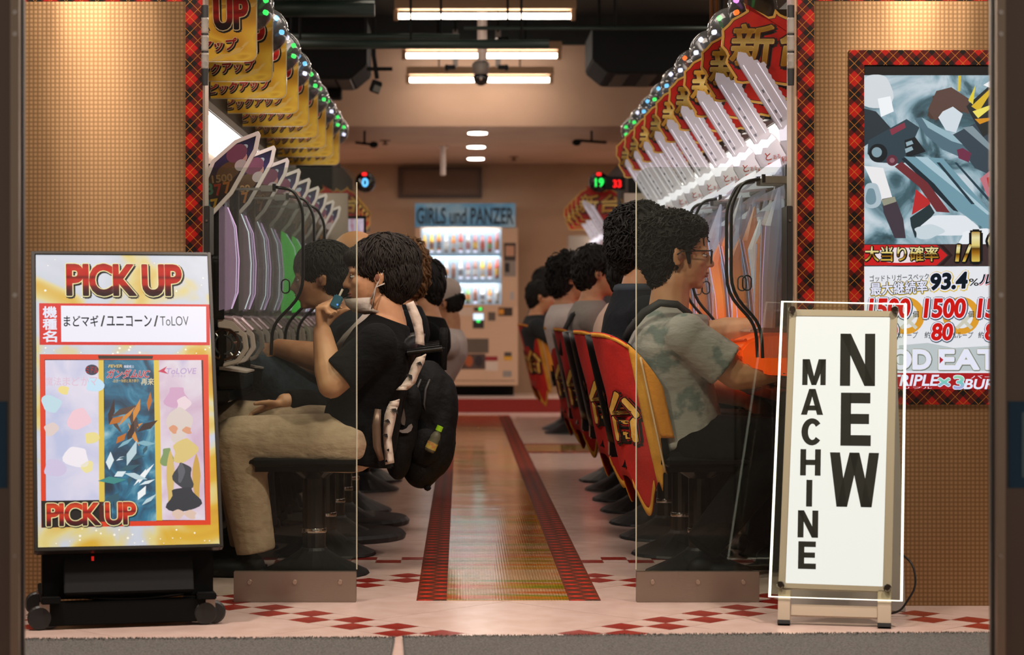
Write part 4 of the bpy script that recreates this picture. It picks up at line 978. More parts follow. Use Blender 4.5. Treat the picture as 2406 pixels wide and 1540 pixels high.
# far rows: round counters with lit figures at their first machines
for side, x, num, c2, lab in (('left', XX(858, 16.7), '0', 'b', 'round black counter with blue figure at the far left row'), ('right', XX(1408, 16.7), '19', 'g', 'round black counter with green figures at the far right row')):
    d = 16.7; z = ZZ(428, d)
    t = thing('number_counter', lab, 'counter display', (x, d, z - 0.08))
    MB().lathe([(0.0, -0.02), (0.05, -0.02), (0.082, 0.0), (0.085, 0.04), (0.0, 0.04)], (x, d, z), 20, 'y').build('case', M_DARKG, t, smooth=True, world=True)
    text(MB(), num, x, z - 0.005, 0.07 if num == '19' else 0.05, 0.07, d - 0.022, 0.03).build('figures', LEDC[c2], t, world=True)
    MB().b2((x - 0.025, d - 0.03, z + 0.05), (x + 0.015, d - 0.02, z + 0.075)).build('red_light', mat('red_led', '#ff2020', 0.3, emit=1.6), t, bevel=0.004, world=True)
    MB().b2((x - 0.02, d + 0.0, z - 0.05), (x + 0.02, d + 0.26, z - 0.03)).build('stem', M_GREYB, t, world=True)
d = 16.6
t = thing('number_display', 'black display with red figures beside the green counter', 'counter display', pt(1445, 450, d))
MB().b2(pt(1422, 446, d), pt(1468, 416, d + 0.05)).build('case', M_DARKG, t, bevel=0.004, world=True)
text(MB(), '33', XX(1450, d), ZZ(432, d), 0.065, 0.06, d - 0.004, 0.03).build('figures', mat('red_led', '#ff2020', 0.3, emit=1.6), t, world=True)
MB().b2((XX(1455, d) - 0.015, d + 0.005, 1.80), (XX(1455, d) + 0.015, d + 0.03, ZZ(446, d))).build('stem', M_GREYB, t, world=True)
# small tilted screens at the start of the far rows
for lab, x0, x1, z0, z1, rz in (('small dark framed screen over the far left row', 783, 860, 560, 507, -0.05), ('small dark framed screen over the far right row', 1418, 1475, 610, 515, 0.05)):
    d = 13.30
    a, b = pt(x0, z0, d), pt(x1, z1, d)
    t = thing('small_screen', lab, 'screen', ((a.x + b.x) / 2, d, a.z))
    MB().b2(a, (b.x, d + 0.03, b.z)).build('case', M_DARK, t, bevel=0.004, world=True)
    MB().flat([(a.x + 0.015, a.z + 0.015), (b.x - 0.015, a.z + 0.015), (b.x - 0.015, b.z - 0.02), (a.x + 0.015, b.z - 0.02)], d - 0.0008).build('screen', picture('small_screen_print', [(0.3, '#6a3a5a'), (0.48, '#d9c9dc'), (0.6, '#c86a90'), (0.75, '#efe6ef')], 9, emit=0.7), t, world=True)
    xs_ = a.x + 0.03 if x0 < 1000 else b.x - 0.03
    MB().b2((xs_ - 0.02, 13.185, a.z + 0.03), (xs_ + 0.02, d + 0.01, b.z - 0.03)).build('bracket', M_BLACK, t, world=True)

# ================================================================ CHAIRS
SEAT_L, SEAT_R = -0.555, 0.904
M_SEAT = mat('black_vinyl', '#0a0b0c', 0.42, bump=(40, 0.05), spec=0.3)
M_COVR = mat('red_cover_cloth', '#b11a12', 0.85, noise=(10, '#9c140e', 0.4, 0.65), bump=(90, 0.12))
M_COVY = mat('yellow_cover_cloth', '#cf9430', 0.85, noise=(12, '#b9801f', 0.4, 0.65), bump=(90, 0.15))
M_COVO = mat('orange_cover_cloth', '#cc8524', 0.85, bump=(80, 0.2))
M_PIPING = mat('beige_piping', '#c9ab84', 0.7)
M_COVL = mat('gold_cover_print', '#c79a3e', 0.6, noise=(25, '#e0bb62', 0.4, 0.6))
def arc_back(u, z):
    a = u * R(80); B = 0.30 + 0.10 * (z - 0.45) / 0.45
    return Vector((-(B - 0.16 * (1 - math.cos(a))), 0.18 * math.sin(a) / math.sin(R(80)), z))
def chair(side, d, label, group, cover, plate=False):
    sf = 1 if side == 'right' else -1; X0 = SEAT_R if sf > 0 else SEAT_L
    t = thing('stool_chair', label, 'chair', (X0, d, 0), group=group)
    def W(p): return Vector((X0 + sf * p[0], d + p[1], p[2]))
    def fin(mb):
        mb.v = [W(p) for p in mb.v]
        if sf < 0: mb.f = [tuple(reversed(f)) for f in mb.f]
        return mb
    if plate: MB().lathe([(0.31, 0.002), (0.315, 0.02), (0.30, 0.034), (0.0, 0.038)], (X0, d, 0), 28).build('base_plate', M_RUBBER, t, smooth=False, world=True)
    MB().lathe([(0.21, 0.003), (0.205, 0.012), (0.10, 0.06), (0.055, 0.09), (0.048, 0.10)], (X0, d, 0), 20).build('base', M_RUBBER, t, smooth=False, world=True)
    MB().lathe([(0.044, 0.05), (0.044, 0.36), (0.09, 0.39), (0.09, 0.405)], (X0, d, 0), 18).build('pedestal', M_DARKG, t, smooth=False, world=True)
    MB().lathe([(0.046, 0.155), (0.0475, 0.157), (0.0475, 0.172), (0.046, 0.174)], (X0, d, 0), 20).build('chrome_ring', M_CHROME, t, smooth=True, world=True)
    fin(MB().box((0.02, 0, 0.435), (0.43, 0.43, 0.075))).build('seat', M_SEAT, t, bevel=0.03, seg=3, world=True)
    bk_ = MB(); nu, nv = 18, 8
    for i in range(nu + 1):
        for j in range(nv + 1):
            u = -1.05 + 2.1 * i / nu; z = 0.46 + (0.895 - 0.46 - 0.13 * abs(u) ** 3.5) * j / nv
            bk_.v.append(arc_back(u, z))
    for i in range(nu):
        for j in range(nv):
            a = i * (nv + 1) + j; bk_.f.append((a, a + nv + 1, a + nv + 2, a + 1))
    o = fin(bk_).build('backrest', M_SEAT, t, smooth=True, world=True)
    so = o.modifiers.new('padding', 'SOLIDIFY'); so.thickness = 0.045; so.offset = 1
    fin(MB().b2((-0.30, -0.05, 0.40), (-0.1, 0.05, 0.47))).build('back_mount', M_DARKG, t, bevel=0.006, world=True)
    if cover:
        def ctop(u): return 0.908 - 0.12 * abs(u) ** 3.5
        def cbot(u):
            a = abs(u)
            if a < 0.78: return 0.37 - 0.11 * math.exp(-((a - 0.5) / 0.17) ** 2) - (0.03 if u < 0 else 0) * math.exp(-((a - 0.5) / 0.17) ** 2)
            if a < 0.92: return 0.36 + 0.04 * math.sin(a * 30)
            return 0.52
        def sheet(u0, u1, m, name, off, nu=14, nv=16, wav=0.0):
            q = MB()
            for i in range(nu + 1):
                for j in range(nv + 1):
                    u = u0 + (u1 - u0) * i / nu; zt, zb = ctop(u), cbot(min(max(u, u0 + 0.002), u1 - 0.002)); z = zb + (zt - zb) * j / nv
                    p = arc_back(u, z); n = Vector((-math.cos(u * R(80)), math.sin(u * R(80)), 0))
                    q.v.append(p + n * (off + 0.004 * math.sin(u * 9 + z * 14)) + Vector((0, 0, 0.004)))
            for i in range(nu):
                for j in range(nv):
                    a = i * (nv + 1) + j; q.f.append((a, a + 1, a + nv + 2, a + nv + 1))
            o = fin(q).build(name, m, t, smooth=True, world=True)
            so = o.modifiers.new('cloth', 'SOLIDIFY'); so.thickness = 0.005
            return o
        rc = sheet(-0.76, 0.76, M_COVR, 'cover_red', 0.012, 30)
        for s_ in (-1, 1):
            a, b = sorted((s_ * 0.74, s_ * 0.92)); sheet(a, b, M_COVY, 'cover_border', 0.0135, 6)
            a, b = sorted((s_ * 0.90, s_ * 1.16)); sheet(a, b, M_COVO, 'cover_side', 0.012, 6)
            pts = []
            for j in range(13):
                u = s_ * 0.91; z = cbot(u * 0.99) + (ctop(u) - cbot(u * 0.99)) * j / 12
                pts.append(arc_back(u, z) + Vector((-math.cos(u * R(80)), math.sin(u * R(80)), 0)) * 0.021)
            fin(MB().tube(pts, 0.004, 6)).build('piping', M_PIPING, t, smooth=True, world=True)
        # folded yellow top and hem
        def strip(u0, u1, zf, h_, m, name, off):
            q = MB(); n_ = 16
            for i in range(n_ + 1):
                u = u0 + (u1 - u0) * i / n_; z = zf(u); nrm = Vector((-math.cos(u * R(80)), math.sin(u * R(80)), 0))
                q.v += [arc_back(u, z) + nrm * off, arc_back(u, z + h_) + nrm * (off - 0.002)]
            for i in range(n_): q.f.append((2 * i, 2 * i + 1, 2 * i + 3, 2 * i + 2))
            o = fin(q).build(name, m, t, smooth=True, world=True)
            so = o.modifiers.new('cloth', 'SOLIDIFY'); so.thickness = 0.004
        strip(-0.76, 0.76, lambda u: ctop(u) - 0.012, 0.014, M_COVY, 'cover_top_hem', 0.017)
        strip(-0.70, -0.30, lambda u: cbot(u) + 0.002, 0.03, M_COVY, 'cover_hem', 0.0165)
        strip(0.30, 0.70, lambda u: cbot(u) + 0.002, 0.03, M_COVY, 'cover_hem', 0.0165)
        # two big characters wrapped round the back
        for ch, uc in (('新', 0.38), ('台', -0.40)):
            for lay_, (g_, m, off, sh) in enumerate(((0.075, BLKP, 0.0165, 0.006), (0.045, M_COVR, 0.0172, 0), (0.03, BLKP, 0.0178, 0), (0.0, M_COVL, 0.0184, 0))):
                def wp(q, off=off, sh=sh):
                    u = uc - (q[0] + sh) / 0.25; z = q[2] - sh
                    nrm = Vector((-math.cos(u * R(80)), math.sin(u * R(80)), 0))
                    return arc_back(u, z) + nrm * off
                mb = text(MB(), ch, 0, 0.60, 0.145, 0.175, 0, 0.05, 0.1, warp=wp, grow=g_)
                fin(mb).build('lettering', m, rc, world=True)
    elif sf < 0:
        # armrest pad at the top of the back
        fin(MB().box((-0.42, -0.10, 0.845), (0.15, 0.11, 0.022), Matrix.Rotation(0.12, 3, 'Y'))).build('armrest', M_SEAT, t, bevel=0.010, seg=3, world=True)
    return t
cr = chair('right', NEAR[0], 'chair with red and yellow cover in the right row, ' + ORD[0], 'covered chairs of the near right row', True)
cr.rotation_euler.z = R(8)
for k, a in ((2, 10), (5, 8), (7, 7)): copy_tree(cr, (SEAT_R, NEAR[k], 0), 'chair with red and yellow cover in the right row, at the %s seat' % ('', '', 'third', '', '', 'sixth', '', 'eighth')[k]).rotation_euler.z = R(a)
cb = chair('right', NEAR[1], 'black chair without cover in the right row, at the second seat', 'black chairs of the right row', False)
for k in (3, 4, 6): copy_tree(cb, (SEAT_R, NEAR[k], 0), 'black chair without cover in the right row, at the %s seat' % ('', '', '', 'fourth', 'fifth', '', 'seventh')[k])
for k in range(2): copy_tree(cr, (SEAT_R, FARR[k], 0), 'chair with red and yellow cover in the far right row, %s of that row' % FORD[k], 'covered chairs of the far right row')
cl_ = chair('left', NEAR[0], 'black chair with armrest pad in the left row, ' + ORD[0], 'black chairs of the left row', False)
copy_tree(cl_, (SEAT_L, NEAR[1], 0), 'black chair with armrest pad in the left row, ' + ORD[1])
cp = chair('left', NEAR[2], 'black chair on a round floor plate in the left row, ' + ORD[2], 'black chairs of the left row', False, True)
copy_tree(cp, (SEAT_L, NEAR[3], 0), 'black chair on a round floor plate in the left row, ' + ORD[3])
copy_tree(cl_, (SEAT_L, NEAR[4], 0), 'black chair with armrest pad in the left row, ' + ORD[4])
cv = chair('left', NEAR[6], 'chair with red and yellow cover in the left row, ' + ORD[6], 'covered chairs of the left row', True)
copy_tree(cv, (SEAT_L, NEAR[7], 0), 'chair with red and yellow cover in the left row, ' + ORD[7])

# ================================================================ PEOPLE
SKIN = mat('skin', '#c9966f', 0.55, noise=(18, '#bb845e', 0.35, 0.7), bump=(120, 0.03))
SKIN2 = mat('skin_tanned', '#be8a62', 0.55, noise=(18, '#aa7450', 0.35, 0.7))
M_EYE = mat('eye_white', '#d8d0c8', 0.25); M_IRIS = mat('eye_iris', '#17110d', 0.2)
M_LIP = mat('lips', '#8e4f42', 0.5)
def hairmat(name, c): return mat(name, c, 0.72, spec=0.35)
HAIR_BLACK = hairmat('black_hair', '#0e0c0a'); HAIR_BROWN = hairmat('brown_hair', '#1d1611'); HAIR_BLOND = hairmat('light_brown_hair', '#7a5a3a')

class Person:
    def __init__(s, label, side, d, X0=None, k=1.07, voxel=0.012, skin=SKIN, group=None):
        s.sf = 1 if side == 'right' else -1; s.d = d; s.X0 = (SEAT_R if s.sf > 0 else SEAT_L) if X0 is None else X0; s.k = k; s.vx = voxel; s.skinm = skin
        s.t = thing('person', label, 'person', (s.X0, d, 0)); s.body = MB()
    def fin(s, mb):
        mb.v = [Vector((s.X0 + s.sf * p.x, s.d + p.y, p.z)) for p in mb.v]
        if s.sf < 0: mb.f = [tuple(reversed(f)) for f in mb.f]
        return mb
    def head(s, c, pitch=0.0, yaw=0.0, nose=1.0):
        s.hc = Vector(c); s.hr = Matrix.Rotation(yaw, 3, 'Z') @ Matrix.Rotation(pitch, 3, 'Y'); k = s.k; b = s.body; s.pitch = pitch
        def q(v): return s.hc + s.hr @ (Vector(v) * k)
        s.hq = q
        def e(c_, r, rot=None): b.ell(q(c_), tuple(x * k for x in r), s.hr if rot is None else s.hr @ rot, 18, 12)
        e((-.012, 0, .030), (.098, .078, .092)); e((.022, 0, -.030), (.072, .062, .078)); e((.030, 0, -.075), (.052, .047, .040))
        e((.068, 0, -.100), (.018, .022, .016)); e((.040, 0, .038), (.055, .062, .055))
        for s_ in (-1, 1):
            e((.060, s_ * .034, -.022), (.026, .024, .022)); e((.076, s_ * .030, .014), (.016, .026, .010))
            e((-.012, s_ * .078, -.012), (.020, .008, .032), Matrix.Rotation(s_ * -0.25, 3, 'Z')); e((-.016, s_ * .084, -.004), (.015, .006, .022), Matrix.Rotation(s_ * -0.5, 3, 'Z'))
            e((.098, s_ * .011, -.036), (.010, .008, .007))
        b.cap(q((.086, 0, .010)), q((.108, 0, -.030)), .0085 * k, .0115 * k)
        e((.106 + .004 * nose, 0, -.033), (.010, .009, .009)); e((.089, 0, -.060), (.011, .020, .006)); e((.087, 0, -.071), (.011, .018, .0065))
        e((.084, 0, -.050), (.012, .012, .012))
        s.nb = q((-.022, 0, -.095))
        return s
    def face(s):
        k = s.k
        for s_ in (-1, 1):
            e_ = s.fin(MB().ell(s.hq((.079, s_ * .031, -.004)), (.0098 * k, .013 * k, .006 * k), s.hr)).build('eye', M_EYE, s.t, smooth=True, world=True)
            s.fin(MB().ell(s.hq((.0868, s_ * .031, -.004)), (.004 * k, .006 * k, .006 * k), s.hr)).build('iris', M_IRIS, e_, smooth=True, world=True)
            s.fin(MB().cap(s.hq((.080, s_ * .016, .026)), s.hq((.078, s_ * .030, .030)), .0035 * k, .004 * k).cap(s.hq((.078, s_ * .030, .030)), s.hq((.062, s_ * .052, .024)), .004 * k, .002 * k)).build('eyebrow', HAIR_BLACK, s.t, smooth=True, world=True)
            s.fin(MB().cap(s.hq((.088, s_ * .018, .0045)), s.hq((.082, s_ * .046, .0035)), .0022 * k, .0022 * k)).build('eyelid', s.skinm, e_, smooth=True, world=True)
            s.fin(MB().ell(s.hq((-.006, s_ * .0885, -.013)), (.008 * k, .003 * k, .012 * k), s.hr)).build('ear_shade_patch', mat('ear_shade', '#7a4a36', 0.6), s.t, smooth=True, world=True)  # dark patch painted in for the shade inside the ear
        s.fin(MB().ell(s.hq((.0935, 0, -.0605)), (.0085 * k, .021 * k, .0045 * k), s.hr).ell(s.hq((.0915, 0, -.070)), (.0085 * k, .019 * k, .005 * k), s.hr)).build('lips', M_LIP, s.t, smooth=True, world=True)
        return s
    def neck(s, base, r=.056): s.body.cap(s.nb, Vector(base), r * s.k, (r + .006) * s.k); s.nk = Vector(base); return s
    def loft(s, mb, rings, n=24, p=2.4):
        k0 = len(mb.v); m = len(rings)
        for i, (c, a, b) in enumerate(rings):
            c = Vector((c[0], c[1] if len(c) > 2 else 0, c[-1])); t_ = Vector((rings[min(i + 1, m - 1)][0][0] - rings[max(i - 1, 0)][0][0], 0, rings[min(i + 1, m - 1)][0][-1] - rings[max(i - 1, 0)][0][-1])).normalized()
            fd = Vector((t_.z, 0, -t_.x))
            for j in range(n):
                an = 2 * math.pi * j / n; ca, sa = math.cos(an), math.sin(an)
                x = math.copysign(abs(ca) ** (2 / p), ca) * a; y_ = math.copysign(abs(sa) ** (2 / p), sa) * b
                mb.v.append(c + fd * x + Vector((0, y_, 0)))
        for i in range(m - 1):
            for j in range(n):
                mb.f.append((k0 + i * n + j, k0 + i * n + (j + 1) % n, k0 + (i + 1) * n + (j + 1) % n, k0 + (i + 1) * n + j))
        mb.f.append(tuple(range(k0 + n - 1, k0 - 1, -1))); mb.f.append(tuple(range(k0 + (m - 1) * n, k0 + m * n)))
    def torso(s, hip, mid, chest, neck, m, name='shirt', grow=0.0, sleeves=(), hem=0.0, bulk=1.0, collar=True):
        """shirt or jacket as one surface; sleeves = [(points, radii)]"""
        k = s.k; g = grow; B = bulk
        hip, mid, chest, neck = [Vector((q[0], 0, q[1])) for q in (hip, mid, chest, neck)]
        dn = (hip - mid).normalized()
        R_ = [(hip + dn * (0.02 + hem), .118 * B, .172), (hip, .125 * B, .178), ((hip + mid) / 2, .124 * B, .17), (mid, .12 * B, .168), ((mid + chest) / 2, .12 * B, .178), (chest, .116 * B, .19), (chest * 0.55 + neck * 0.45, .10 * B, .175), (chest * 0.22 + neck * 0.78, .078, .115), (neck, .066, .074)]
        mb = MB(); s.loft(mb, [((c.x, c.z), (a + g) * k, (b + g) * k) for c, a, b in R_])
        s.loft(s.body, [((c.x, c.z), a * k * 0.9, b * k * 0.9) for c, a, b in R_])
        for pts, rs in sleeves:
            mb.ell(pts[0], (rs[0] * 1.05 * k, rs[0] * 1.05 * k, rs[0] * 1.1 * k))
            mb.tube(pts, [r * k for r in rs], 14)
        s.shirt = s.fin(mb).skin(name, m, s.t, max(s.vx, 0.008), 5); return s
    def arm(s, sh, el, wr, r=(.050, .043, .046, .029)):
        k = s.k; b = s.body; sh, el, wr = Vector(sh), Vector(el), Vector(wr)
        b.cap(sh, el, r[0] * k, r[1] * k); b.cap(el, el + (wr - el) * 0.3, r[1] * k, r[2] * k); b.cap(el + (wr - el) * 0.3, wr, r[2] * k, r[3] * k); return s
    def hand(s, wr, e1, e2, n, curl=(0.3, 0.4, 0.3), spread=0.12, thumb=(0.6, 0.5, 0.3), tcurl=0.4, curls=None):
        """wrist, direction to the knuckles, direction to the thumb side, palm direction"""
        k = s.k; b = s.body; w_ = Vector(wr); e1 = Vector(e1).normalized(); n = Vector(n); n = (n - e1 * n.dot(e1)).normalized()
        e2v = Vector(e2); e2 = (e2v - e1 * e2v.dot(e1) - n * e2v.dot(n)).normalized()
        offs = (.030, .010, -.010, -.029); lens = (.072, .082, .076, .060); kn = (.088, .092, .088, .080)
        for i in range(4):
            a = w_ + e2 * offs[i] * 0.5 * k + e1 * .012 * k; c = w_ + e1 * kn[i] * k + e2 * offs[i] * k
            b.cap(a, c, .014 * k, .0115 * k, 10)
            dr = (e1 + e2 * spread * (1.5 - i)).normalized(); p = c; cc = curls[i] if curls else curl
            for j, (fr, cu) in enumerate(zip((0.45, 0.30, 0.25), cc)):
                ax = dr.cross(n)
                if ax.length < 1e-4: ax = e2
                dr = (Matrix.Rotation(cu, 3, ax.normalized()) @ dr).normalized(); n2 = p + dr * lens[i] * fr * k
                b.cap(p, n2, (.0098 - .0009 * j) * k, (.0090 - .0010 * j) * k, 8); p = n2
        p = w_ + e1 * .022 * k + e2 * .022 * k; dr = (e1 * thumb[0] + e2 * thumb[1] + n * thumb[2]).normalized()
        b.cap(w_ + e1 * .01 * k, p, .015 * k, .014 * k, 8)
        for j, L_ in enumerate((.040, .032, .026)):
            n2 = p + dr * L_ * k; b.cap(p, n2, (.0125 - .0012 * j) * k, (.0112 - .0014 * j) * k, 8); p = n2
            ax = dr.cross(n)
            if ax.length > 1e-4: dr = Matrix.Rotation(tcurl * 0.5, 3, ax.normalized()) @ dr
        return s
    def legs(s, legs_, m, name='trousers', r=(.098, .078, .062, .058), hip=None, flare=None):
        k = s.k; mb = MB()
        for hp, kn, an in legs_:
            hp, kn, an = Vector(hp), Vector(kn), Vector(an)
            mb.cap(hp, kn, r[0] * k, r[1] * k, 14); mb.tube([kn, kn + (an - kn) * 0.5, an], [r[1] * k, r[2] * k, (flare or r[3]) * k], 14)
        if hip: mb.ell(Vector((hip[0], 0, hip[1])), (.135 * k, .175 * k, .10 * k))
        s.pants = s.fin(mb).skin(name, m, s.t, max(s.vx, 0.009), 4); return s
    def shoe(s, an, toe, m):
        k = s.k; an, toe = Vector(an), Vector(toe); d_ = (toe - an); d_.z = 0; d_.normalize(); b = an.copy(); b.z = 0
        mb = MB(); mb.ell(b + d_ * .02 + Vector((0, 0, .045)), (.055, .042, .045)); rot = Matrix.Rotation(math.atan2(d_.y, d_.x), 3, 'Z')
        mb.ell(b + d_ * .10 + Vector((0, 0, .034)), (.115, .046, .034), rot); mb.ell(b + d_ * .07 + Vector((0, 0, .014)), (.15, .048, .016), rot)
        s.fin(mb).skin('shoe', m, s.t, 0.009, 3); return s
    def hair(s, m, n=300, base=None, L=.06, lift=0.05, face=(.055, .045), cut=-.075, rad=.0055, seed=1, messy=0.25, curl=0.0, part=(-.02, 0, .14), shell=True, ear=True):
        """a solid cap of hair with locks combed over it. base = ellipsoids (centre, radii) in head units; face = (x, z): free of hair in front of x and below z; cut = lowest point"""
        k = s.k; rn = random.Random(seed); mb = MB()
        base = base or [((-.020, 0, .042), (.108, .089, .093)), ((-.052, 0, .000), (.074, .082, .088)), ((-.06, 0, -.05), (.044, .062, .055))]
        if shell:
            for c, r in base: mb.ell(s.hq(c), tuple(x * k for x in r), s.hr, 20, 14)
        tot = 0
        while tot < n:
            c, r = base[rn.randrange(len(base))]; c = Vector(c)
            v = Vector((rn.gauss(0, 1), rn.gauss(0, 1), rn.gauss(0.25, 1))).normalized(); p = c + Vector((v.x * r[0], v.y * r[1], v.z * r[2]))
            if p.z < cut or (p.x > face[0] and p.z < face[1]) or (ear and abs(p.y) > .05 and -.04 < p.x < .04 and p.z < .01): tot += 0.2; continue
            tot += 1
            away = p - Vector(part); dn = Vector((away.x * 1.2, away.y * 1.2, -0.35 + min(0, away.z) * 2)) + Vector((rn.uniform(-1, 1), rn.uniform(-1, 1), rn.uniform(-.6, .6))) * messy
            nrm = Vector((v.x / r[0], v.y / r[1], v.z / r[2])).normalized(); t_ = (dn - nrm * dn.dot(nrm)).normalized(); pts = [p - nrm * 0.004]; q = p.copy(); LL = L * rn.uniform(0.6, 1.2); st = LL / 4; ph = rn.uniform(0, 6)
            for j in range(4):
                q = q + t_ * st; w = Vector(((q.x - c.x) / r[0], (q.y - c.y) / r[1], (q.z - c.z) / r[2])); ln = w.length
                lf = 1 + lift * (0.35 + 0.65 * (j + 1) / 4) * (1 + rn.uniform(-.6, .6))
                q2 = c + Vector((w.x / ln * r[0], w.y / ln * r[1], w.z / ln * r[2])) * lf; t_ = (q2 - q + t_ * st * 1.0).normalized() if (q2 - q).length < st else t_
                q = q2; n2 = Vector((w.x / r[0], w.y / r[1], w.z / r[2])).normalized(); t_ = (t_ - n2 * t_.dot(n2) * 0.8 + Vector((0, 0, -0.12))).normalized()
                pts.append(q + Vector((math.sin(j * 2.2 + ph), math.cos(j * 1.9 + ph), math.sin(j * 1.3 + ph * 2))) * curl * L)
            mb.tube([s.hq(x) for x in pts], [rad * k * f for f in (0.8, 1.0, 0.95, 0.7, 0.12)], 5, flat=0.7)
        s.fin(mb).build('hair', m, s.t, smooth=True, world=True); return s
    def done(s):
        o = s.fin(s.body).skin('body', s.skinm, s.t, s.vx, 3); return s
    def strip(s, name, pts, w_, m, nrm=(0, -1, 0), th=0.006):
        """a ribbon following points"""
        mb = MB(); P = [Vector(p) for p in pts]; n = Vector(nrm)
        for i, p in enumerate(P):
            t_ = (P[min(i + 1, len(P) - 1)] - P[max(i - 1, 0)]).normalized(); w2 = t_.cross(n).normalized() * (w_[i] if isinstance(w_, (list, tuple)) else w_) / 2
            mb.v += [p - w2, p + w2]
        for i in range(len(P) - 1): mb.f.append((2 * i, 2 * i + 1, 2 * i + 3, 2 * i + 2))
        o = s.fin(mb).build(name, m, s.t, smooth=True, world=True); so = o.modifiers.new('cloth', 'SOLIDIFY'); so.thickness = th; so.offset = 0
        return o

def loc(side, d, px, py, lat=0.0, X0=None):
    """photo position -> the person's own frame (forward, sideways, up)"""
    X0 = (SEAT_R if side == 'right' else SEAT_L) if X0 is None else X0; dd = d + lat
    x = XX(px, dd) - X0
    return ((x if side == 'right' else -x), lat, ZZ(py, dd))
TEE_BLACK = mat('black_tee', '#0b0c0d', 0.95, bump=(14, 0.6, (1, 1, 2)), spec=0.2)
TEE_GREY = mat('grey_tee', '#96938c', 0.9, noise=(9, '#6b7570', 0.52, 0.58), bump=(16, 0.4, (1, 1, 2)))
KHAKI = mat('khaki_cotton', '#b59d82', 0.9, noise=(30, '#ab9278', 0.4, 0.6), bump=(14, 0.55, (1, 1, 1.8)))
DENIM = mat('blue_denim', '#2c3d48', 0.85, noise=(40, '#22303a', 0.4, 0.6), bump=(18, 0.35))
NAVY = mat('dark_navy_cotton', '#12161b', 0.9, bump=(18, 0.4), spec=0.2)
SHOE_B = mat('black_shoe', '#08090a', 0.6, spec=0.25)
BLACKP = mat('black_trousers', '#08090a', 0.95, bump=(18, 0.3), spec=0.15)

# ---- left, nearest: raised fist with a heating device, mask under the chin
d = NEAR[0]; S = 'left'
def q1(px, py, lat=0.0): return loc(S, d, px, py, lat)
p = Person('person in black tee and khaki trousers, mask on chin, raising a small device', S, d, k=1.10, voxel=0.0065)
hcx, _, hcz = q1(884, 645)
p.head((hcx, 0, hcz), pitch=0.06).face()
nk = q1(915, 765); p.neck((nk[0], 0, nk[2]), .055)
a = q1(885, 812, -0.20); el = q1(779, 905, -0.24); wr = q1(757, 782, -0.16)
p.arm(a, el, wr, (.052, .047, .050, .033))
fa = (a[0] + 0.03, 0.20, a[2] + 0.01); fel = q1(770, 955, 0.21); fwr = q1(668, 944, 0.10)
p.arm(fa, fel, fwr)
# raised fist: fingers closed toward the face round the device
p.hand(wr, (0.02, 0.0, 1.0), (-0.25, 0.75, 0.0), (-0.9, -0.35, 0.0), curls=((0.9, 1.2, 0.8), (1.2, 1.4, 0.9), (1.35, 1.45, 0.9), (1.4, 1.4, 0.9)), spread=0.05, thumb=(0.75, 0.35, 0.65), tcurl=0.5)
p.hand(fwr, (0.95, -0.10, -0.30), (0.0, -1.0, 0.1), (-0.25, 0.0, -1.0), curls=((0.15, 0.45, 0.25), (0.05, 0.35, 0.2), (0.0, 0.3, 0.2), (0.0, 0.3, 0.2)), spread=0.22, thumb=(0.75, 0.55, -0.35), tcurl=0.25)
hp = q1(842, 1035); mid = q1(862, 930); ch = q1(888, 832)
mel = [Vector(a).lerp(Vector(el), t_) for t_ in (0.0, 0.45, 0.80)]
sl2 = [Vector(fa), Vector(fa).lerp(Vector(fel), 0.6), Vector(fel), Vector(fel).lerp(Vector(fwr), 0.55), Vector(fel).lerp(Vector(fwr), 0.93)]
p.torso((hp[0], hp[2]), (mid[0], mid[2]), (ch[0], ch[2]), (nk[0] - 0.005, nk[2] + 0.022), TEE_BLACK, 'tee_shirt', 0.004, [(mel, [.070, .072, .076]), (sl2, [.066, .062, .06, .052, .047])], hem=0.06, bulk=1.04)
kn = q1(558, 1040, -0.10); an = q1(602, 1298, -0.10)
p.legs([((hp[0] + 0.02, -0.10, 0.50), kn, an), ((hp[0] + 0.02, 0.10, 0.51), (kn[0] + 0.04, 0.15, kn[2] + 0.05), (an[0] + 0.05, 0.14, an[2]))], KHAKI, 'khaki_trousers', (.105, .092, .078, .072), hip=(hp[0], 0.505), flare=.068)
p.shoe((an[0], an[1], 0), (an[0] + 0.3, an[1], 0), SHOE_B); p.shoe((an[0] + 0.05, 0.14, 0), (an[0] + 0.35, 0.16, 0), SHOE_B)
p.hair(HAIR_BROWN, 3200, [((-.035, 0, .046), (.118, .098, .093)), ((-.068, 0, .000), (.085, .090, .095)), ((.045, 0, .062), (.060, .078, .040)), ((-.062, 0, -.045), (.052, .070, .062))], L=.085, lift=0.06, face=(.05, .030), cut=-.125, rad=.0034, seed=4, messy=0.3)
p.done()
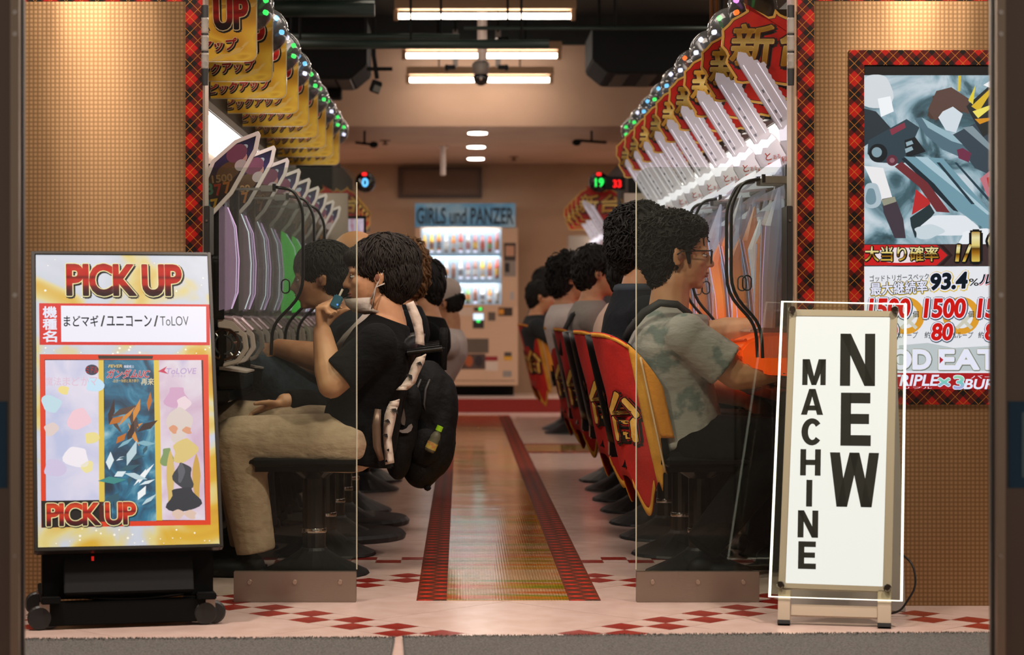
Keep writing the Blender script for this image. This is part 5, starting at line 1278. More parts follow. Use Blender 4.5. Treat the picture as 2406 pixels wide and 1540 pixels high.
# mask pulled under the chin, with ear loops
mk = MB(); W = [(.012, .062), (.045, .057), (.076, .042), (.097, .020), (.104, 0.0)]
for row, (dz, dx) in enumerate(((-.078, .008), (-.098, .014), (-.120, .004), (-.132, -.025))):
    line = []
    for (x, y) in [(x, -y) for x, y in W] + [(x, y) for x, y in W[-2::-1]]: line.append(p.hq((x * (1 - 0.10 * row) + dx, y * (1 - 0.08 * row), dz)))
    mk.v += line
nW = 9
for r_ in range(3):
    for i in range(nW - 1): mk.f.append((r_ * nW + i, r_ * nW + i + 1, (r_ + 1) * nW + i + 1, (r_ + 1) * nW + i))
M_MASK = mat('grey_mask', '#c4b8ac', 0.85, bump=(30, 0.3))
o = p.fin(mk).build('face_mask', M_MASK, p.t, smooth=True, world=True); so = o.modifiers.new('cloth', 'SOLIDIFY'); so.thickness = 0.004
for y_ in (-1, 1):
    for z_ in (-.085, -.118):
        p.fin(MB().tube([p.hq((-.03, y_ * .092, .012 if z_ > -.1 else -.035)), p.hq((.0, y_ * .080, -.045)), p.hq((.020, y_ * .066, z_))], 0.003, 6)).build('ear_loop', M_MASK, o, smooth=True, world=True)
fist = Vector(wr) + Vector((-0.01, -0.01, 0.10))
c0 = p.fin(MB().ell(Vector(wr) + Vector((-0.055, -0.03, 0.115)), 0.001)).v[0]
t = thing('heating_device', 'small blue tobacco heating device with white stick in the raised hand', 'device', tuple(c0 - Vector((0, 0, 0.03))))
rt = Matrix.Rotation(0.45, 3, 'Y')
MB().box(c0, (0.036, 0.026, 0.05), rt).build('case', mat('blue_case', '#2f6276', 0.4), t, bevel=0.005, world=True)
MB().tube([c0 + rt @ Vector((0, 0, 0.024)), c0 + rt @ Vector((0.0, 0, 0.052))], 0.0042, 10).build('tobacco_stick', mat('white_stick', '#d8cabb', 0.7), t, world=True)
MB().ell(c0 + rt @ Vector((0.008, -0.0135, -0.008)), 0.0035).build('status_light', mat('blue_dot', '#4f8fff', 0.3, emit=1.6), t, smooth=True, world=True)

# ---- left, second: dark jacket with white stripe, jeans, ankle over knee
d = NEAR[1]
def q1(px, py, lat=0.0): return loc('left', d, px, py, lat)
p = Person('person in dark jacket and jeans behind the device holder, face to the machine', 'left', d, k=1.08, voxel=0.009, skin=SKIN2)
h_ = q1(752, 652); p.head((h_[0], 0, h_[2]), pitch=0.10).face()
nk = q1(795, 755); p.neck((nk[0], 0, nk[2]))
a = q1(830, 800, -0.19); el = q1(790, 850, -0.20); wr = q1(655, 818, -0.10)
p.arm(a, el, wr, (.055, .055, .058, .036)); p.arm((a[0], .19, a[2]), (el[0] + .05, .22, el[2]), (wr[0] - 0.02, .12, wr[2]))
p.hand(wr, (0.9, 0.1, -0.1), (0, -.6, .6), (0, .6, -.8)); p.hand((wr[0] - 0.02, .12, wr[2]), (1, 0, 0), (0, -.6, .6), (0, -.6, -.8))
hp = q1(830, 1020); mid = q1(835, 915); ch = q1(822, 820)
p.torso((hp[0], hp[2]), (mid[0], mid[2]), (ch[0], ch[2]), (nk[0], nk[2] + 0.03), NAVY, 'jacket', 0.010, [([Vector(a), Vector(a).lerp(Vector(el), 0.75)], [.070, .068]), ([Vector((a[0], .19, a[2])), Vector((el[0] + .05, .22, el[2]))], [.070, .062])])
kn = q1(578, 842, -0.06); an = q1(704, 908, -0.10)
p.legs([((hp[0], -.10, .52), kn, an), ((hp[0], .10, .50), (hp[0] + 0.42, .14, .50), (hp[0] + 0.38, .14, .10))], DENIM, 'jeans', (.095, .080, .062, .055), hip=(hp[0], 0.50))
p.shoe((hp[0] + 0.38, .14, 0), (hp[0] + .7, .14, 0), SHOE_B)
p.body.cap(Vector(an), Vector((an[0] - 0.06, an[1], an[2] - 0.045)), .035, .03)
p.hair(HAIR_BLACK, 1600, [((-.022, 0, .045), (.112, .092, .092)), ((-.058, 0, .000), (.075, .084, .085))], L=.06, cut=-.085, rad=.0036, seed=9, messy=0.4)
p.strip('white_stripe', [q1(868, 735, -0.20), q1(845, 762, -0.27), q1(815, 795, -0.283), q1(786, 832, -0.285)], [.03, .035, .04, .035], mat('white_stripe', '#a89c92', 0.8))
p.done()

# ---- left, further back
def simple(label, side, d, head, shirt_m, hair_m, k=1.06, pitch=0.1, hairargs=None, X0=None, pants=BLACKP, hair=True, sleeve=0.95, skin=SKIN, lean=0.0, hips=None, nosh=False, yaw=0.0):
    p = Person(label, side, d, X0=X0, k=k, voxel=0.012, skin=skin)
    hx, hz = head; p.head((hx, 0, hz), pitch=pitch, yaw=yaw).face()
    nx, nz = hx - 0.03 - 0.02 * k, hz - 0.168 * k; p.neck((nx, 0, nz))
    hipx = -0.03 if hips is None else hips
    cx_, cz = nx - 0.0 + (hipx - nx) * 0.12 - 0.015, nz - 0.085
    for s_ in (-1, 1):
        sh = (cx_ , s_ * .19, cz + 0.01); e_ = (cx_ + 0.20, s_ * .24, 0.74); wr = (max(cx_ + 0.40, 0.15), s_ * .12, 0.80)
        p.arm(sh, e_, wr); p.hand(wr, (1, 0, -0.1), (0, -s_ * 0.3, 0.8), (0, -s_ * 0.8, -0.4))
    sl = [([Vector((cx_, s_ * .19, cz + 0.01)), Vector((cx_, s_ * .19, cz + .01)).lerp(Vector((cx_ + 0.20, s_ * .24, 0.74)), sleeve)], [.068, .066]) for s_ in (-1, 1)]
    p.torso((hipx, 0.50), ((hipx + cx_) / 2 - 0.03, 0.5 + (cz - 0.5) * 0.5), (cx_, cz), (nx, nz + 0.028), shirt_m, 'shirt', 0.008, sl)
    p.legs([((hipx, s_ * .10, .50), (0.36, s_ * .12, .50), (0.28, s_ * .12, .09)) for s_ in (-1, 1)], pants, 'trousers', hip=(hipx, 0.50))
    for s_ in (-1, 1): p.shoe((0.28, s_ * .12, 0), (0.5, s_ * .12, 0), SHOE_B)
    if hair: p.hair(hair_m, **(hairargs or {}))
    p.done(); return p
def hd(side, d, px, py):
    q = loc(side, d, px, py); return (q[0], q[2])
simple('person with bald crown behind the two nearest players on the left', 'left', NEAR[2], hd('left', NEAR[2], 830, 612), NAVY, HAIR_BLACK, hair=True, hairargs=dict(n=260, base=[((-.045, 0, -.005), (.078, .084, .060))], L=.03, cut=-.07, rad=.006), skin=mat('skin_warm', '#c08a5c', 0.5))
simple('person with light brown hair behind the masked player', 'left', NEAR[3], hd('left', NEAR[3], 925, 640), NAVY, HAIR_BLOND, hairargs=dict(n=600, base=[((-.03, 0, .05), (.122, .1, .1)), ((-.066, 0, -.01), (.085, .092, .11))], L=.08, lift=0.12, cut=-.14, curl=0.1, seed=3, messy=.6), hips=-0.1)
simple('person in black with dark hair leaning back, between light hair and white cap', 'left', NEAR[4], hd('left', NEAR[4], 985, 672), BLACKP, HAIR_BLACK, hairargs=dict(n=350, seed=6), hips=-0.15)
d = NEAR[7]
p = simple('person in white shirt and white-backed cap, head bowed, far left row', 'left', d, hd('left', d, 1036, 712), mat('white_shirt', '#cfc4bd', 0.9, bump=(16, 0.4)), HAIR_BLACK, pitch=0.35, hairargs=dict(n=200, base=[((-.055, 0, -.015), (.070, .080, .065))], L=.03, cut=-.08), hips=-0.25)
cp_ = MB(); cp_.ell(p.hq((-.018, 0, .05)), (.118 * p.k, .094 * p.k, .085 * p.k), p.hr, 20, 12)
p.fin(cp_).build('cap_crown', mat('white_cap_cloth', '#b5a99e', 0.9, bump=(40, 0.2)), p.t, smooth=True, world=True)
p.fin(MB().ell(p.hq((-.13, 0, -.012)), (.012 * p.k, .05 * p.k, .022 * p.k), p.hr).ell(p.hq((-.03, 0, .004)), (.112 * p.k, .092 * p.k, .014 * p.k), p.hr)).build('cap_visor', mat('black_cap_cloth', '#17181a', 0.9), p.t, smooth=True, world=True)

# ---- right, nearest: glasses, grey tee, black shoulder strap
d = NEAR[0]; S = 'right'
def q1(px, py, lat=0.0): return loc('right', d, px, py, lat)
p = Person('person in grey patterned tee and glasses with black shoulder strap, nearest on the right', S, d, k=1.13, voxel=0.0065)
h_ = q1(1596, 597); p.head((h_[0], 0, h_[2]), pitch=0.04).face()
nk = q1(1570, 736); p.neck((nk[0], 0, nk[2]), .063)
a = q1(1612, 792, -0.20); el = q1(1732, 880, -0.20); wr = q1(1842, 868, -0.17)
p.arm(a, el, wr, (.056, .052, .054, .033)); p.hand(wr, (1, 0.05, -0.05), (0, 0.2, 1), (0, 0.9, -0.2), curl=(0.5, 0.6, 0.4))
fa = (a[0] + 0.02, 0.20, a[2] + 0.015); fel = q1(1672, 790, 0.20); fwr = q1(1800, 772, 0.10)
p.arm(fa, fel, fwr, (.056, .054, .058, .036)); p.hand(fwr, (1, -0.05, -0.05), (0, -0.5, 0.6), (0, -0.3, -0.9), curl=(0.3, 0.4, 0.3))
hp = q1(1603, 1035); mid = q1(1580, 920); ch = q1(1566, 815)
p.torso((hp[0], hp[2]), (mid[0], mid[2]), (ch[0], ch[2]), (nk[0], nk[2] + 0.022), TEE_GREY, 'tee_shirt', 0.006,
        [([Vector(a), Vector(a).lerp(Vector(el), 0.5), Vector(a).lerp(Vector(el), 0.78)], [.072, .076, .080]), ([Vector(fa), Vector(fa).lerp(Vector(fel), 0.8)], [.07, .072])], bulk=1.1)
kn = q1(1790, 1030, -0.10); an = q1(1560, 1235, -0.12)
p.legs([((hp[0], -.10, .50), (0.30, -.11, .50), (-0.02, -.20, .12)), ((hp[0], .10, .50), (0.34, .12, .50), (0.26, .12, .10))], BLACKP, 'black_trousers', (.1, .085, .07, .062), hip=(hp[0], .505))
p.shoe((-0.04, -.21, 0), (0.25, -.21, 0), SHOE_B); p.shoe((0.26, .12, 0), (0.5, .12, 0), SHOE_B)
p.hair(HAIR_BLACK, 3200, [((-.026, 0, .052), (.110, .090, .090)), ((-.062, 0, .005), (.075, .084, .090)), ((.030, 0, .085), (.055, .070, .042)), ((-.062, 0, -.055), (.045, .064, .062))], L=.035, lift=0.10, face=(.04, .052), cut=-.125, rad=.0038, seed=11, messy=1.2, curl=0.16)
# sideburn
p.fin(MB().cap(p.hq((.018, -.077, .02)), p.hq((.026, -.074, -.03)), .012, .006).cap(p.hq((.018, .077, .02)), p.hq((.026, .074, -.03)), .012, .006)).build('sideburns', HAIR_BLACK, p.t, smooth=True, world=True)
p.done()
M_SPEC = mat('black_glasses', '#0d0d0e', 0.3)
gl = p.fin(MB().tube([p.hq((.098, -.078, .012)), p.hq((.060, -.086, .010)), p.hq((.0, -.090, .006)), p.hq((-.02, -.088, -.008))], .0026, 6)).build('glasses', M_SPEC, p.t, smooth=True, world=True)
p.fin(MB().tube([p.hq((.098, .078, .012)), p.hq((.0, .090, .006)), p.hq((-.02, .088, -.008))], .0026, 6)).build('temple', M_SPEC, gl, smooth=True, world=True)
for s_ in (-1, 1):
    ring = [p.hq((.110 - .010 * abs(y_) / .06 * 1.0, s_ * y_, z_)) for y_, z_ in ((.010, .014), (.040, .017), (.074, .014), (.076, -.010), (.062, -.028), (.030, -.030), (.012, -.016))]
    p.fin(MB().tube(ring, .0026, 6, closed=True)).build('rim', M_SPEC, gl, smooth=True, world=True)
p.fin(MB().tube([p.hq((.108, -.010, .010)), p.hq((.112, 0, .012)), p.hq((.108, .010, .010))], .0022, 6)).build('bridge', M_SPEC, gl, smooth=True, world=True)
p.strip('shoulder_strap', [q1(1462, 812, -0.08), q1(1480, 775, -0.13), q1(1512, 735, -0.17), q1(1550, 712, -0.18), q1(1592, 716, -0.17), q1(1625, 742, -0.13)], .030, mat('black_strap', '#121314', 0.7), nrm=(0.1, -0.75, 0.65), th=0.008)
wp_ = Vector(fel).lerp(Vector(fwr), 0.86); dr_ = (Vector(fwr) - Vector(fel)).normalized()
wt = p.fin(MB().tube([wp_ - dr_ * .011, wp_ + dr_ * .011], .044, 18)).build('wrist_watch', mat('steel_watch', '#8b8781', 0.25, 0.9), p.t, smooth=False, world=True)

# ---- right, second: taller, dark jacket with green shoulder
d = NEAR[1]
def q1(px, py, lat=0.0): return loc('right', d, px, py, lat)
p = Person('person in dark blue jacket with tall black hair behind the player with glasses', 'right', d, k=1.08, voxel=0.009)
h_ = q1(1522, 575); p.head((h_[0], 0, h_[2]), pitch=0.05).face()
nk = q1(1490, 700); p.neck((nk[0], 0, nk[2]))
a = q1(1520, 745, -0.19); el = q1(1640, 905, -0.22); wr = q1(1745, 940, -0.14)
p.arm(a, el, wr); p.hand(wr, (0.9, 0.1, -0.45), (0.2, 0.2, 1), (0.1, 0.8, -0.5), curl=(0.45, 0.6, 0.4), spread=0.1)
p.arm((a[0], .19, a[2]), (a[0] + .2, .24, .74), (a[0] + .42, .14, .80)); p.hand((a[0] + .42, .14, .80), (1, 0, 0), (0, -.5, .6), (0, -.5, -.8))
hp = q1(1560, 1000); mid = q1(1520, 900); ch = q1(1488, 790)
p.torso((hp[0], hp[2]), (mid[0], mid[2]), (ch[0], ch[2]), (nk[0], nk[2] + 0.03), NAVY, 'jacket', 0.012, [([Vector(a), Vector(a).lerp(Vector(el), 0.8)], [.074, .068]), ([Vector((a[0], .19, a[2])), Vector((a[0] + .2, .24, .74))], [.074, .066])])
p.fin(MB().tube([Vector((nk[0] + .065 * math.cos(t_), .075 * math.sin(t_), nk[2] + 0.035)) for t_ in [2 * math.pi * i / 16 for i in range(16)]], .022, 8, closed=True)).build('collar', mat('slate_collar', '#2d3640', 0.9), p.t, smooth=True, world=True)
p.strip('green_patch', [q1(1492, 742, -0.20), q1(1510, 748, -0.27), q1(1535, 762, -0.285)], [.05, .07, .06], mat('moss_green_cloth', '#56603a', 0.9), nrm=(0, -0.8, 0.6))
p.legs([((hp[0], s_ * .10, .50), (0.34, s_ * .12, .50), (0.28, s_ * .12, .09)) for s_ in (-1, 1)], DENIM, 'jeans', hip=(hp[0], .50))
for s_ in (-1, 1): p.shoe((0.28, s_ * .12, 0), (0.5, s_ * .12, 0), SHOE_B)
p.hair(HAIR_BLACK, 2200, [((-.030, 0, .055), (.122, .100, .100)), ((-.068, 0, .000), (.088, .092, .100)), ((-.080, 0, -.06), (.045, .06, .05))], L=.055, lift=0.12, cut=-.12, rad=.0042, seed=21, messy=0.9, curl=0.08)
p.done()
# ---- right, further back
simple('person in cream shirt beyond the dark jacket on the right', 'right', NEAR[3], hd('right', NEAR[3], 1492, 640), mat('cream_shirt', '#c9ab98', 0.9, bump=(16, 0.35)), HAIR_BLACK, hips=-0.12, hairargs=dict(n=350, seed=31), lean=0)
d = NEAR[5]
p = simple('person in light grey tee with black strap and short black hair on the right', 'right', d, hd('right', d, 1408, 640), mat('light_grey_tee', '#8d857d', 0.9, bump=(16, 0.4)), HAIR_BLACK, hips=-0.08, hairargs=dict(n=450, L=.06, lift=.08, cut=-.10, seed=33, messy=.6, base=[((-.024, 0, .046), (.114, .094, .094)), ((-.058, 0, -.004), (.078, .086, .095))]))
nk = p.nk
p.strip('shoulder_strap', [(nk.x - 0.155, -0.08, nk.z - 0.26), (nk.x - 0.15, -0.12, nk.z - 0.15), (nk.x - 0.10, -0.14, nk.z - 0.05), (nk.x - 0.02, -0.13, nk.z - 0.01), (nk.x + .06, -.12, nk.z - 0.05)], .03, mat('black_strap', '#121314', 0.7), nrm=(-0.4, -0.6, 0.65), th=0.008)
d = NEAR[7]
p = simple('person in white shirt with shaggy black hair on the right', 'right', d, hd('right', d, 1345, 655), mat('white_shirt', '#cfc4bd', 0.9, bump=(16, 0.4)), HAIR_BLACK, hips=-0.1, hairargs=dict(n=500, L=.07, lift=.12, cut=-.13, seed=35, messy=.7, curl=.1, base=[((-.026, 0, .048), (.120, .100, .098)), ((-.06, 0, -.01), (.085, .092, .105))]))
d = FARR[0]
simple('person in dark jacket in the far right row', 'right', d, hd('right', d, 1272, 698), mat('dark_jacket', '#1d2327', 0.9, bump=(16, 0.4)), HAIR_BLACK, hips=-0.1, hairargs=dict(n=350, seed=37, messy=.6))
d = FARR[1]
simple('person with black hair seen just above the dark jacket, far right row', 'right', d, hd('right', d, 1288, 668), mat('grey_jacket', '#4a4a4a', 0.9), HAIR_BLACK, k=1.1, hips=-0.05, hairargs=dict(n=350, seed=39, messy=.6))

# ================================================================ SCREENS AND SIGNS AT THE ENTRANCE
class Plane:
    """a flat face in the place: turns a position seen in the photo into a position on that face"""
    def __init__(s, loc_, yaw, tilt):
        s.base = Vector(loc_); s.yaw = yaw
        s.local = Matrix.Translation((0, 0, s.base.z)) @ Matrix.Rotation(tilt, 4, 'X')
        s.world = Matrix.Translation((s.base.x, s.base.y, 0)) @ Matrix.Rotation(yaw, 4, 'Z') @ s.local
        s.inv = s.world.inverted()
    def p(s, px, py):
        o = s.inv @ Vector((0, 0, H)); q = s.inv @ Vector(((px - CX) / F, 1.0, H + (CY - py) / F)); dv = q - o
        t_ = -o.y / dv.y; r = o + dv * t_; return (r.x, r.z)
    def quad(s, *pts): return [s.p(*q) for q in pts]
    def rect(s, x0, y0, x1, y1): return s.quad((x0, y0), (x1, y0), (x1, y1), (x0, y1))
    def box(s, x0, y0, x1, y1):
        a, b = s.p(x0, (y0 + y1) / 2), s.p(x1, (y0 + y1) / 2); c, e = s.p((x0 + x1) / 2, y0), s.p((x0 + x1) / 2, y1)
        return ((a[0] + b[0]) / 2, (c[1] + e[1]) / 2, abs(b[0] - a[0]), abs(c[1] - e[1]))
def E(name, c, k=0.9): return mat(name, c, 0.35, emit=k)

# ---------------- rolling screen on the left
PLn = Plane((-1.030, 6.42, 0.245), R(13.27), R(-21))
t = thing('rolling_screen', 'upright display screen on black caster stand reading PICK UP in red', 'display screen', (-1.030, 6.42, 0), R(13.27))
OFF[t.name] = Vector((0, 0, 0)); XF = PLn.local; Wm, Hm = 0.582, 1.004
def pb(mb, name, m, par=t, **k): return mb.build(name, m, par, xf=XF, **k)
M_BEZ = mat('dark_bezel', '#26231f', 0.35, 0.2)
pb(MB().ring_frame(-Wm / 2, Wm / 2, 0, Hm, 0.0115, -0.006, 0.03), 'bezel', M_BEZ, bevel=0.002)
pb(MB().b2((-Wm / 2 + 0.004, 0.004, 0.004), (Wm / 2 - 0.004, 0.055, Hm - 0.004)), 'back_shell', M_DARK, bevel=0.004)
scr = pb(MB().flat(PLn.quad((84, 598), (489, 602), (516, 1279), (88, 1287)), 0.0), 'screen', picture('screen_clouds', [(0.30, '#d98a1e'), (0.40, '#e7b52e'), (0.47, '#ecd98c'), (0.53, '#d6dbe6'), (0.7, '#e2e6f2')], 3.4, 0.82, detail=3, distort=0.8))
def fl_(poly, name, m, y, par=scr): return pb(MB().flat(poly, y), name, m, par)
rs = random.Random(12)
for k in range(60):
    px, py = rs.uniform(95, 500), rs.choice((rs.uniform(605, 700), rs.uniform(1242, 1280), rs.uniform(815, 832)))
    c_ = PLn.p(px, py); r_ = rs.choice((0.0015, 0.002, 0.003, 0.004))
    fl_([(c_[0] + r_ * math.cos(a), c_[1] + r_ * math.sin(a)) for a in [i * math.pi / 3 for i in range(6)]], 'sparkle', E('sparkle', '#f4eede', 0.9), -0.0004)
REDE = bands('screen_red_lettering', [(0.0, '#241418'), (0.18, '#4a1a1c'), (0.30, '#7a1c1a'), (0.36, '#c22a1e'), (0.5, '#cc2c20'), (0.58, '#7e1c1a'), (0.66, '#c8281e'), (0.85, '#d03024'), (1.0, '#9a2a24')], 'Y', emit=0.85)
REDE2 = bands('screen_red_lettering_low', [(0.0, '#241418'), (0.2, '#5a1a1c'), (0.36, '#c22a1e'), (0.5, '#cc3c20'), (0.58, '#7e1c1a'), (0.66, '#c8281e'), (0.85, '#e04a24'), (1.0, '#9a2a24')], 'Y', emit=0.85)
x_, z_, w_, h_ = PLn.box(157, 622, 426, 696)
layered(scr, 'PICK UP', x_, z_, w_, h_, -0.0008, REDE, 0.05, 0.03, 0.05, m1=E('pale_yellow_line', '#e3d9a0', 0.85), m2=E('screen_black', '#14151a', 0.6), xf=XF, world=False, space=0.92, sh=0.0035)
fl_(PLn.quad((92, 713), (493, 716), (493, 812), (93, 811)), 'red_box', E('screen_red', '#cc1f1a', 0.85), -0.0008)
fl_(PLn.quad((143, 719), (484, 721), (485, 805), (144, 804)), 'white_box', E('screen_white', '#dfe0ee', 0.9), -0.0012)
for ch, y0, y1 in (('機', 721, 747), ('種', 750, 775), ('名', 778, 804)):
    x_, z_, w_, h_ = PLn.box(101, y0, 133, y1)
    pb(text(MB(), ch, x_, z_, w_, h_, -0.0012, 0.045), 'lettering', E('screen_white', '#dfe0ee', 0.9), scr)
for body, a, b in (('まどマギ', 150, 231), ('/', 236, 247), ('ユニコーン', 251, 356), ('/', 361, 372), ('ToLOV', 376, 443)):
    y0, y1 = (742, 768) if body != 'ToLOV' else (744, 766)
    x_, z_, w_, h_ = PLn.box(a, y0, b, y1)
    pb(text(MB(), body, x_, z_, w_, h_, -0.0016, 0.022 if body != 'ToLOV' else -0.004), 'lettering', E('screen_ink', '#1d242c' if body != 'ToLOV' else '#1d242c', 0.7), scr)
fl_(PLn.quad((93, 833), (489, 834), (495, 1234), (97, 1241)), 'red_picture_frame', E('screen_orange_red', '#d83a1a', 0.85), -0.0008)
fl_(PLn.quad((105, 845), (477, 847), (483, 1223), (108, 1229)), 'picture_ground', E('screen_dark_red', '#4a1310', 0.8), -0.001)
fl_(PLn.quad((230, 836), (360, 837), (358, 844), (232, 844)), 'dark_glint', E('screen_dark_brown', '#2a211c', 0.8), -0.001)
# three pictures: pastel clouds, blue space with shards, pink haze
fl_(PLn.quad((106, 847), (231, 847), (233, 1176), (108, 1178)), 'pastel_picture', picture('pastel_clouds', [(0.3, '#c4c9e8'), (0.5, '#ddd9ee'), (0.7, '#ece4f2')], 7, 0.88), -0.0014)
for px, py, r_, c in ((150, 918, 12, '#e6d68a'), (120, 950, 22, '#b9d6e2'), (222, 905, 20, '#bcdcf0'), (185, 985, 26, '#e8c4d0'), (180, 1075, 28, '#eae6ee'), (128, 1100, 24, '#c9c0de'), (215, 1030, 16, '#e3d68e'), (120, 1010, 16, '#d8c8c4'), (206, 1098, 14, '#e6dc9c')):
    c_ = PLn.p(px, py); k_ = 0.00137 * r_
    fl_([(c_[0] + k_ * (1 + 0.18 * math.sin(3 * a + px)) * math.cos(a), c_[1] + k_ * (1 + 0.18 * math.cos(2 * a + py)) * math.sin(a)) for a in [i * math.pi / 10 for i in range(20)]], 'pastel_shape', E('pastel_' + c[1:], c, 0.85), -0.0017)
for q, (px, py) in enumerate(((107 + 8, 897), (135, 897), (156, 897), (178, 897), (200, 897), (220, 897))):
    x_, z_, w_, h_ = PLn.box(px - 9, py - 10, px + 9, py + 10)
    pb(text(MB(), '魔法まどかマギ'[q], x_, z_, w_, h_, -0.002, 0.0), 'lettering', E('pale_pink_ink', '#d8b8cc', 0.85), scr)
fl_([(PLn.p(216, 870)[0] + 0.021 * math.cos(a), PLn.p(216, 870)[1] + 0.018 * math.sin(a)) for a in [i * math.pi / 12 for i in range(24)]], 'badge', E('badge_navy', '#2c3a4e', 0.8), -0.0019)
x_, z_, w_, h_ = PLn.box(202, 862, 230, 878); pb(text(MB(), 'ミドル', x_, z_, w_, h_, -0.0023, 0.03), 'lettering', E('badge_red', '#c8302c', 0.85), scr)
fl_(PLn.quad((231, 847), (243, 847), (246, 1180), (233, 1180)), 'gold_divider', E('screen_gold', '#d8bc4a', 0.85), -0.0014)
fl_(PLn.quad((361, 847), (373, 847), (381, 1224), (367, 1224)), 'gold_divider', E('screen_gold', '#d8bc4a', 0.85), -0.0014)
fl_(PLn.quad((243, 847), (361, 847), (367, 1225), (246, 1226)), 'blue_picture', picture('blue_space', [(0.3, '#0c2c40'), (0.45, '#14506e'), (0.55, '#1f7a9c'), (0.68, '#7ab8cc'), (0.8, '#cfe4ea')], 9, 0.8, detail=5, distort=1.2), -0.0014)
for k in range(34):
    top = k < 15
    px, py = (rs.uniform(258, 352), rs.uniform(930, 1050)) if top else (rs.uniform(252, 360), rs.uniform(1040, 1185))
    c_ = PLn.p(px, py); a = rs.uniform(-0.9, 0.9) + (1.3 if top else 0.6); L_ = rs.uniform(0.018, 0.05); w2 = rs.uniform(0.005, 0.014)
    c = rs.choice(('#8a4a18', '#b86a22', '#3a2a2a', '#54423c', '#d08a3a')) if top else rs.choice(('#d8e8ee', '#b9d3dc', '#7fb0c0', '#eef4f6', '#2e5a6a', '#3c8a86'))
    d1 = Vector((math.cos(a), math.sin(a))); d2 = Vector((-math.sin(a), math.cos(a))); cc = Vector(c_)
    fl_([tuple(cc - d1 * L_), tuple(cc - d1 * L_ * 0.2 + d2 * w2), tuple(cc + d1 * L_), tuple(cc + d1 * L_ * 0.1 - d2 * w2)], 'shard_print', E('shard_' + c[1:], c, 0.8), -0.0016 - 0.00003 * k)
x_, z_, w_, h_ = PLn.box(254, 858, 287, 865); pb(text(MB(), 'FEVER', x_, z_, w_, h_, -0.003, 0.02, 0.2), 'lettering', E('gold_ink', '#d8b860', 0.85), scr)
x_, z_, w_, h_ = PLn.box(291, 859, 315, 866); pb(text(MB(), '機動戦士', x_, z_, w_, h_, -0.003, 0.01), 'lettering', E('screen_white', '#dfe0ee', 0.9), scr)
x_, z_, w_, h_ = PLn.box(250, 869, 352, 890)
layered(scr, 'ガンダムUC', x_, z_, w_, h_, -0.003, E('logo_red', '#b83038', 0.85), 0.03, 0.04, 0.0, m1=E('logo_pale', '#d8ccd0', 0.85), m2=E('logo_pale', '#d8ccd0', 0.85), xf=XF, world=False, shear=0.3, sh=0.0, dy=0.0003)
x_, z_, w_, h_ = PLn.box(264, 892, 328, 900); pb(text(MB(), '-白き一角獣と黒き獅子-', x_, z_, w_, h_, -0.003, 0.0), 'lettering', E('gold_ink', '#d8b860', 0.85), scr)
x_, z_, w_, h_ = PLn.box(331, 890, 361, 906); pb(text(MB(), '再来', x_, z_, w_, h_, -0.003, 0.02, 0.15), 'lettering', E('cream_ink', '#e0cfa8', 0.85), scr)
fl_(PLn.quad((373, 847), (473, 847), (482, 1223), (381, 1223)), 'pink_picture', picture('pink_haze', [(0.3, '#d8b4cc'), (0.5, '#e3cbdc'), (0.65, '#ecdfe8'), (0.8, '#cfc2e0')], 8, 0.86), -0.0014)
x_, z_, w_, h_ = PLn.box(391, 866, 462, 880); pb(text(MB(), 'ToLOVE', x_, z_, w_, h_, -0.003, 0.01, 0.2), 'lettering', E('lilac_ink', '#b49ac8', 0.85), scr)
x_, z_, w_, h_ = PLn.box(403, 881, 436, 888); pb(text(MB(), 'ダークネス', x_, z_, w_, h_, -0.003, 0.0), 'lettering', E('lilac_ink', '#b49ac8', 0.85), scr)
fl_(PLn.quad((371, 874), (392, 862), (386, 872), (395, 880)), 'logo_wing', E('logo_magenta', '#c23a5a', 0.85), -0.003)
# soft drifting colour patches in place of the figures
def soft(px, py, rx, ry, ph, n=26): return PLn.quad(*[(px + rx * (1 + .22 * math.sin(3 * a + ph) + .1 * math.sin(5 * a + 2 * ph)) * math.cos(a), py + ry * (1 + .2 * math.cos(2 * a + ph)) * math.sin(a)) for a in [2 * math.pi * i / n for i in range(n)]])
for k, (px, py, rx, ry, c) in enumerate(((415, 935, 26, 30, '#cfa4c4'), (430, 950, 16, 18, '#e8d4dc'), (420, 1000, 30, 36, '#d8ccc6'), (408, 1010, 10, 9, '#d89a78'), (440, 1012, 10, 9, '#d89a78'), (392, 1075, 14, 26, '#7f9a64'), (432, 1060, 28, 28, '#d8c27c'), (400, 1130, 9, 60, '#d2b66a'), (462, 1130, 9, 55, '#c9a04c'), (432, 1120, 22, 34, '#3a3e46'), (430, 1175, 36, 34, '#2f333b'), (425, 1112, 8, 22, '#5c6068'), (418, 1210, 14, 10, '#dcc0b0'), (448, 1210, 14, 10, '#dcc0b0'))):
    fl_(soft(px, py, rx, ry, k * 1.3), 'soft_patch', E('soft_' + c[1:], c, 0.8), -0.0018 - 0.00004 * k)
fl_(PLn.quad((97, 1178), (232, 1176), (234, 1226), (240, 1238), (98, 1241)), 'dark_corner', E('screen_near_black', '#161412', 0.7), -0.0019)
x_, z_, w_, h_ = PLn.box(110, 1183, 319, 1236)
layered(scr, 'PICK UP', x_, z_, w_, h_, -0.0034, REDE2, 0.05, 0.035, 0.05, m1=E('pale_yellow_line', '#e3d9a0', 0.85), m2=E('screen_black', '#14151a', 0.6), xf=XF, world=False, space=0.92, sh=0.002, dy=0.0004)
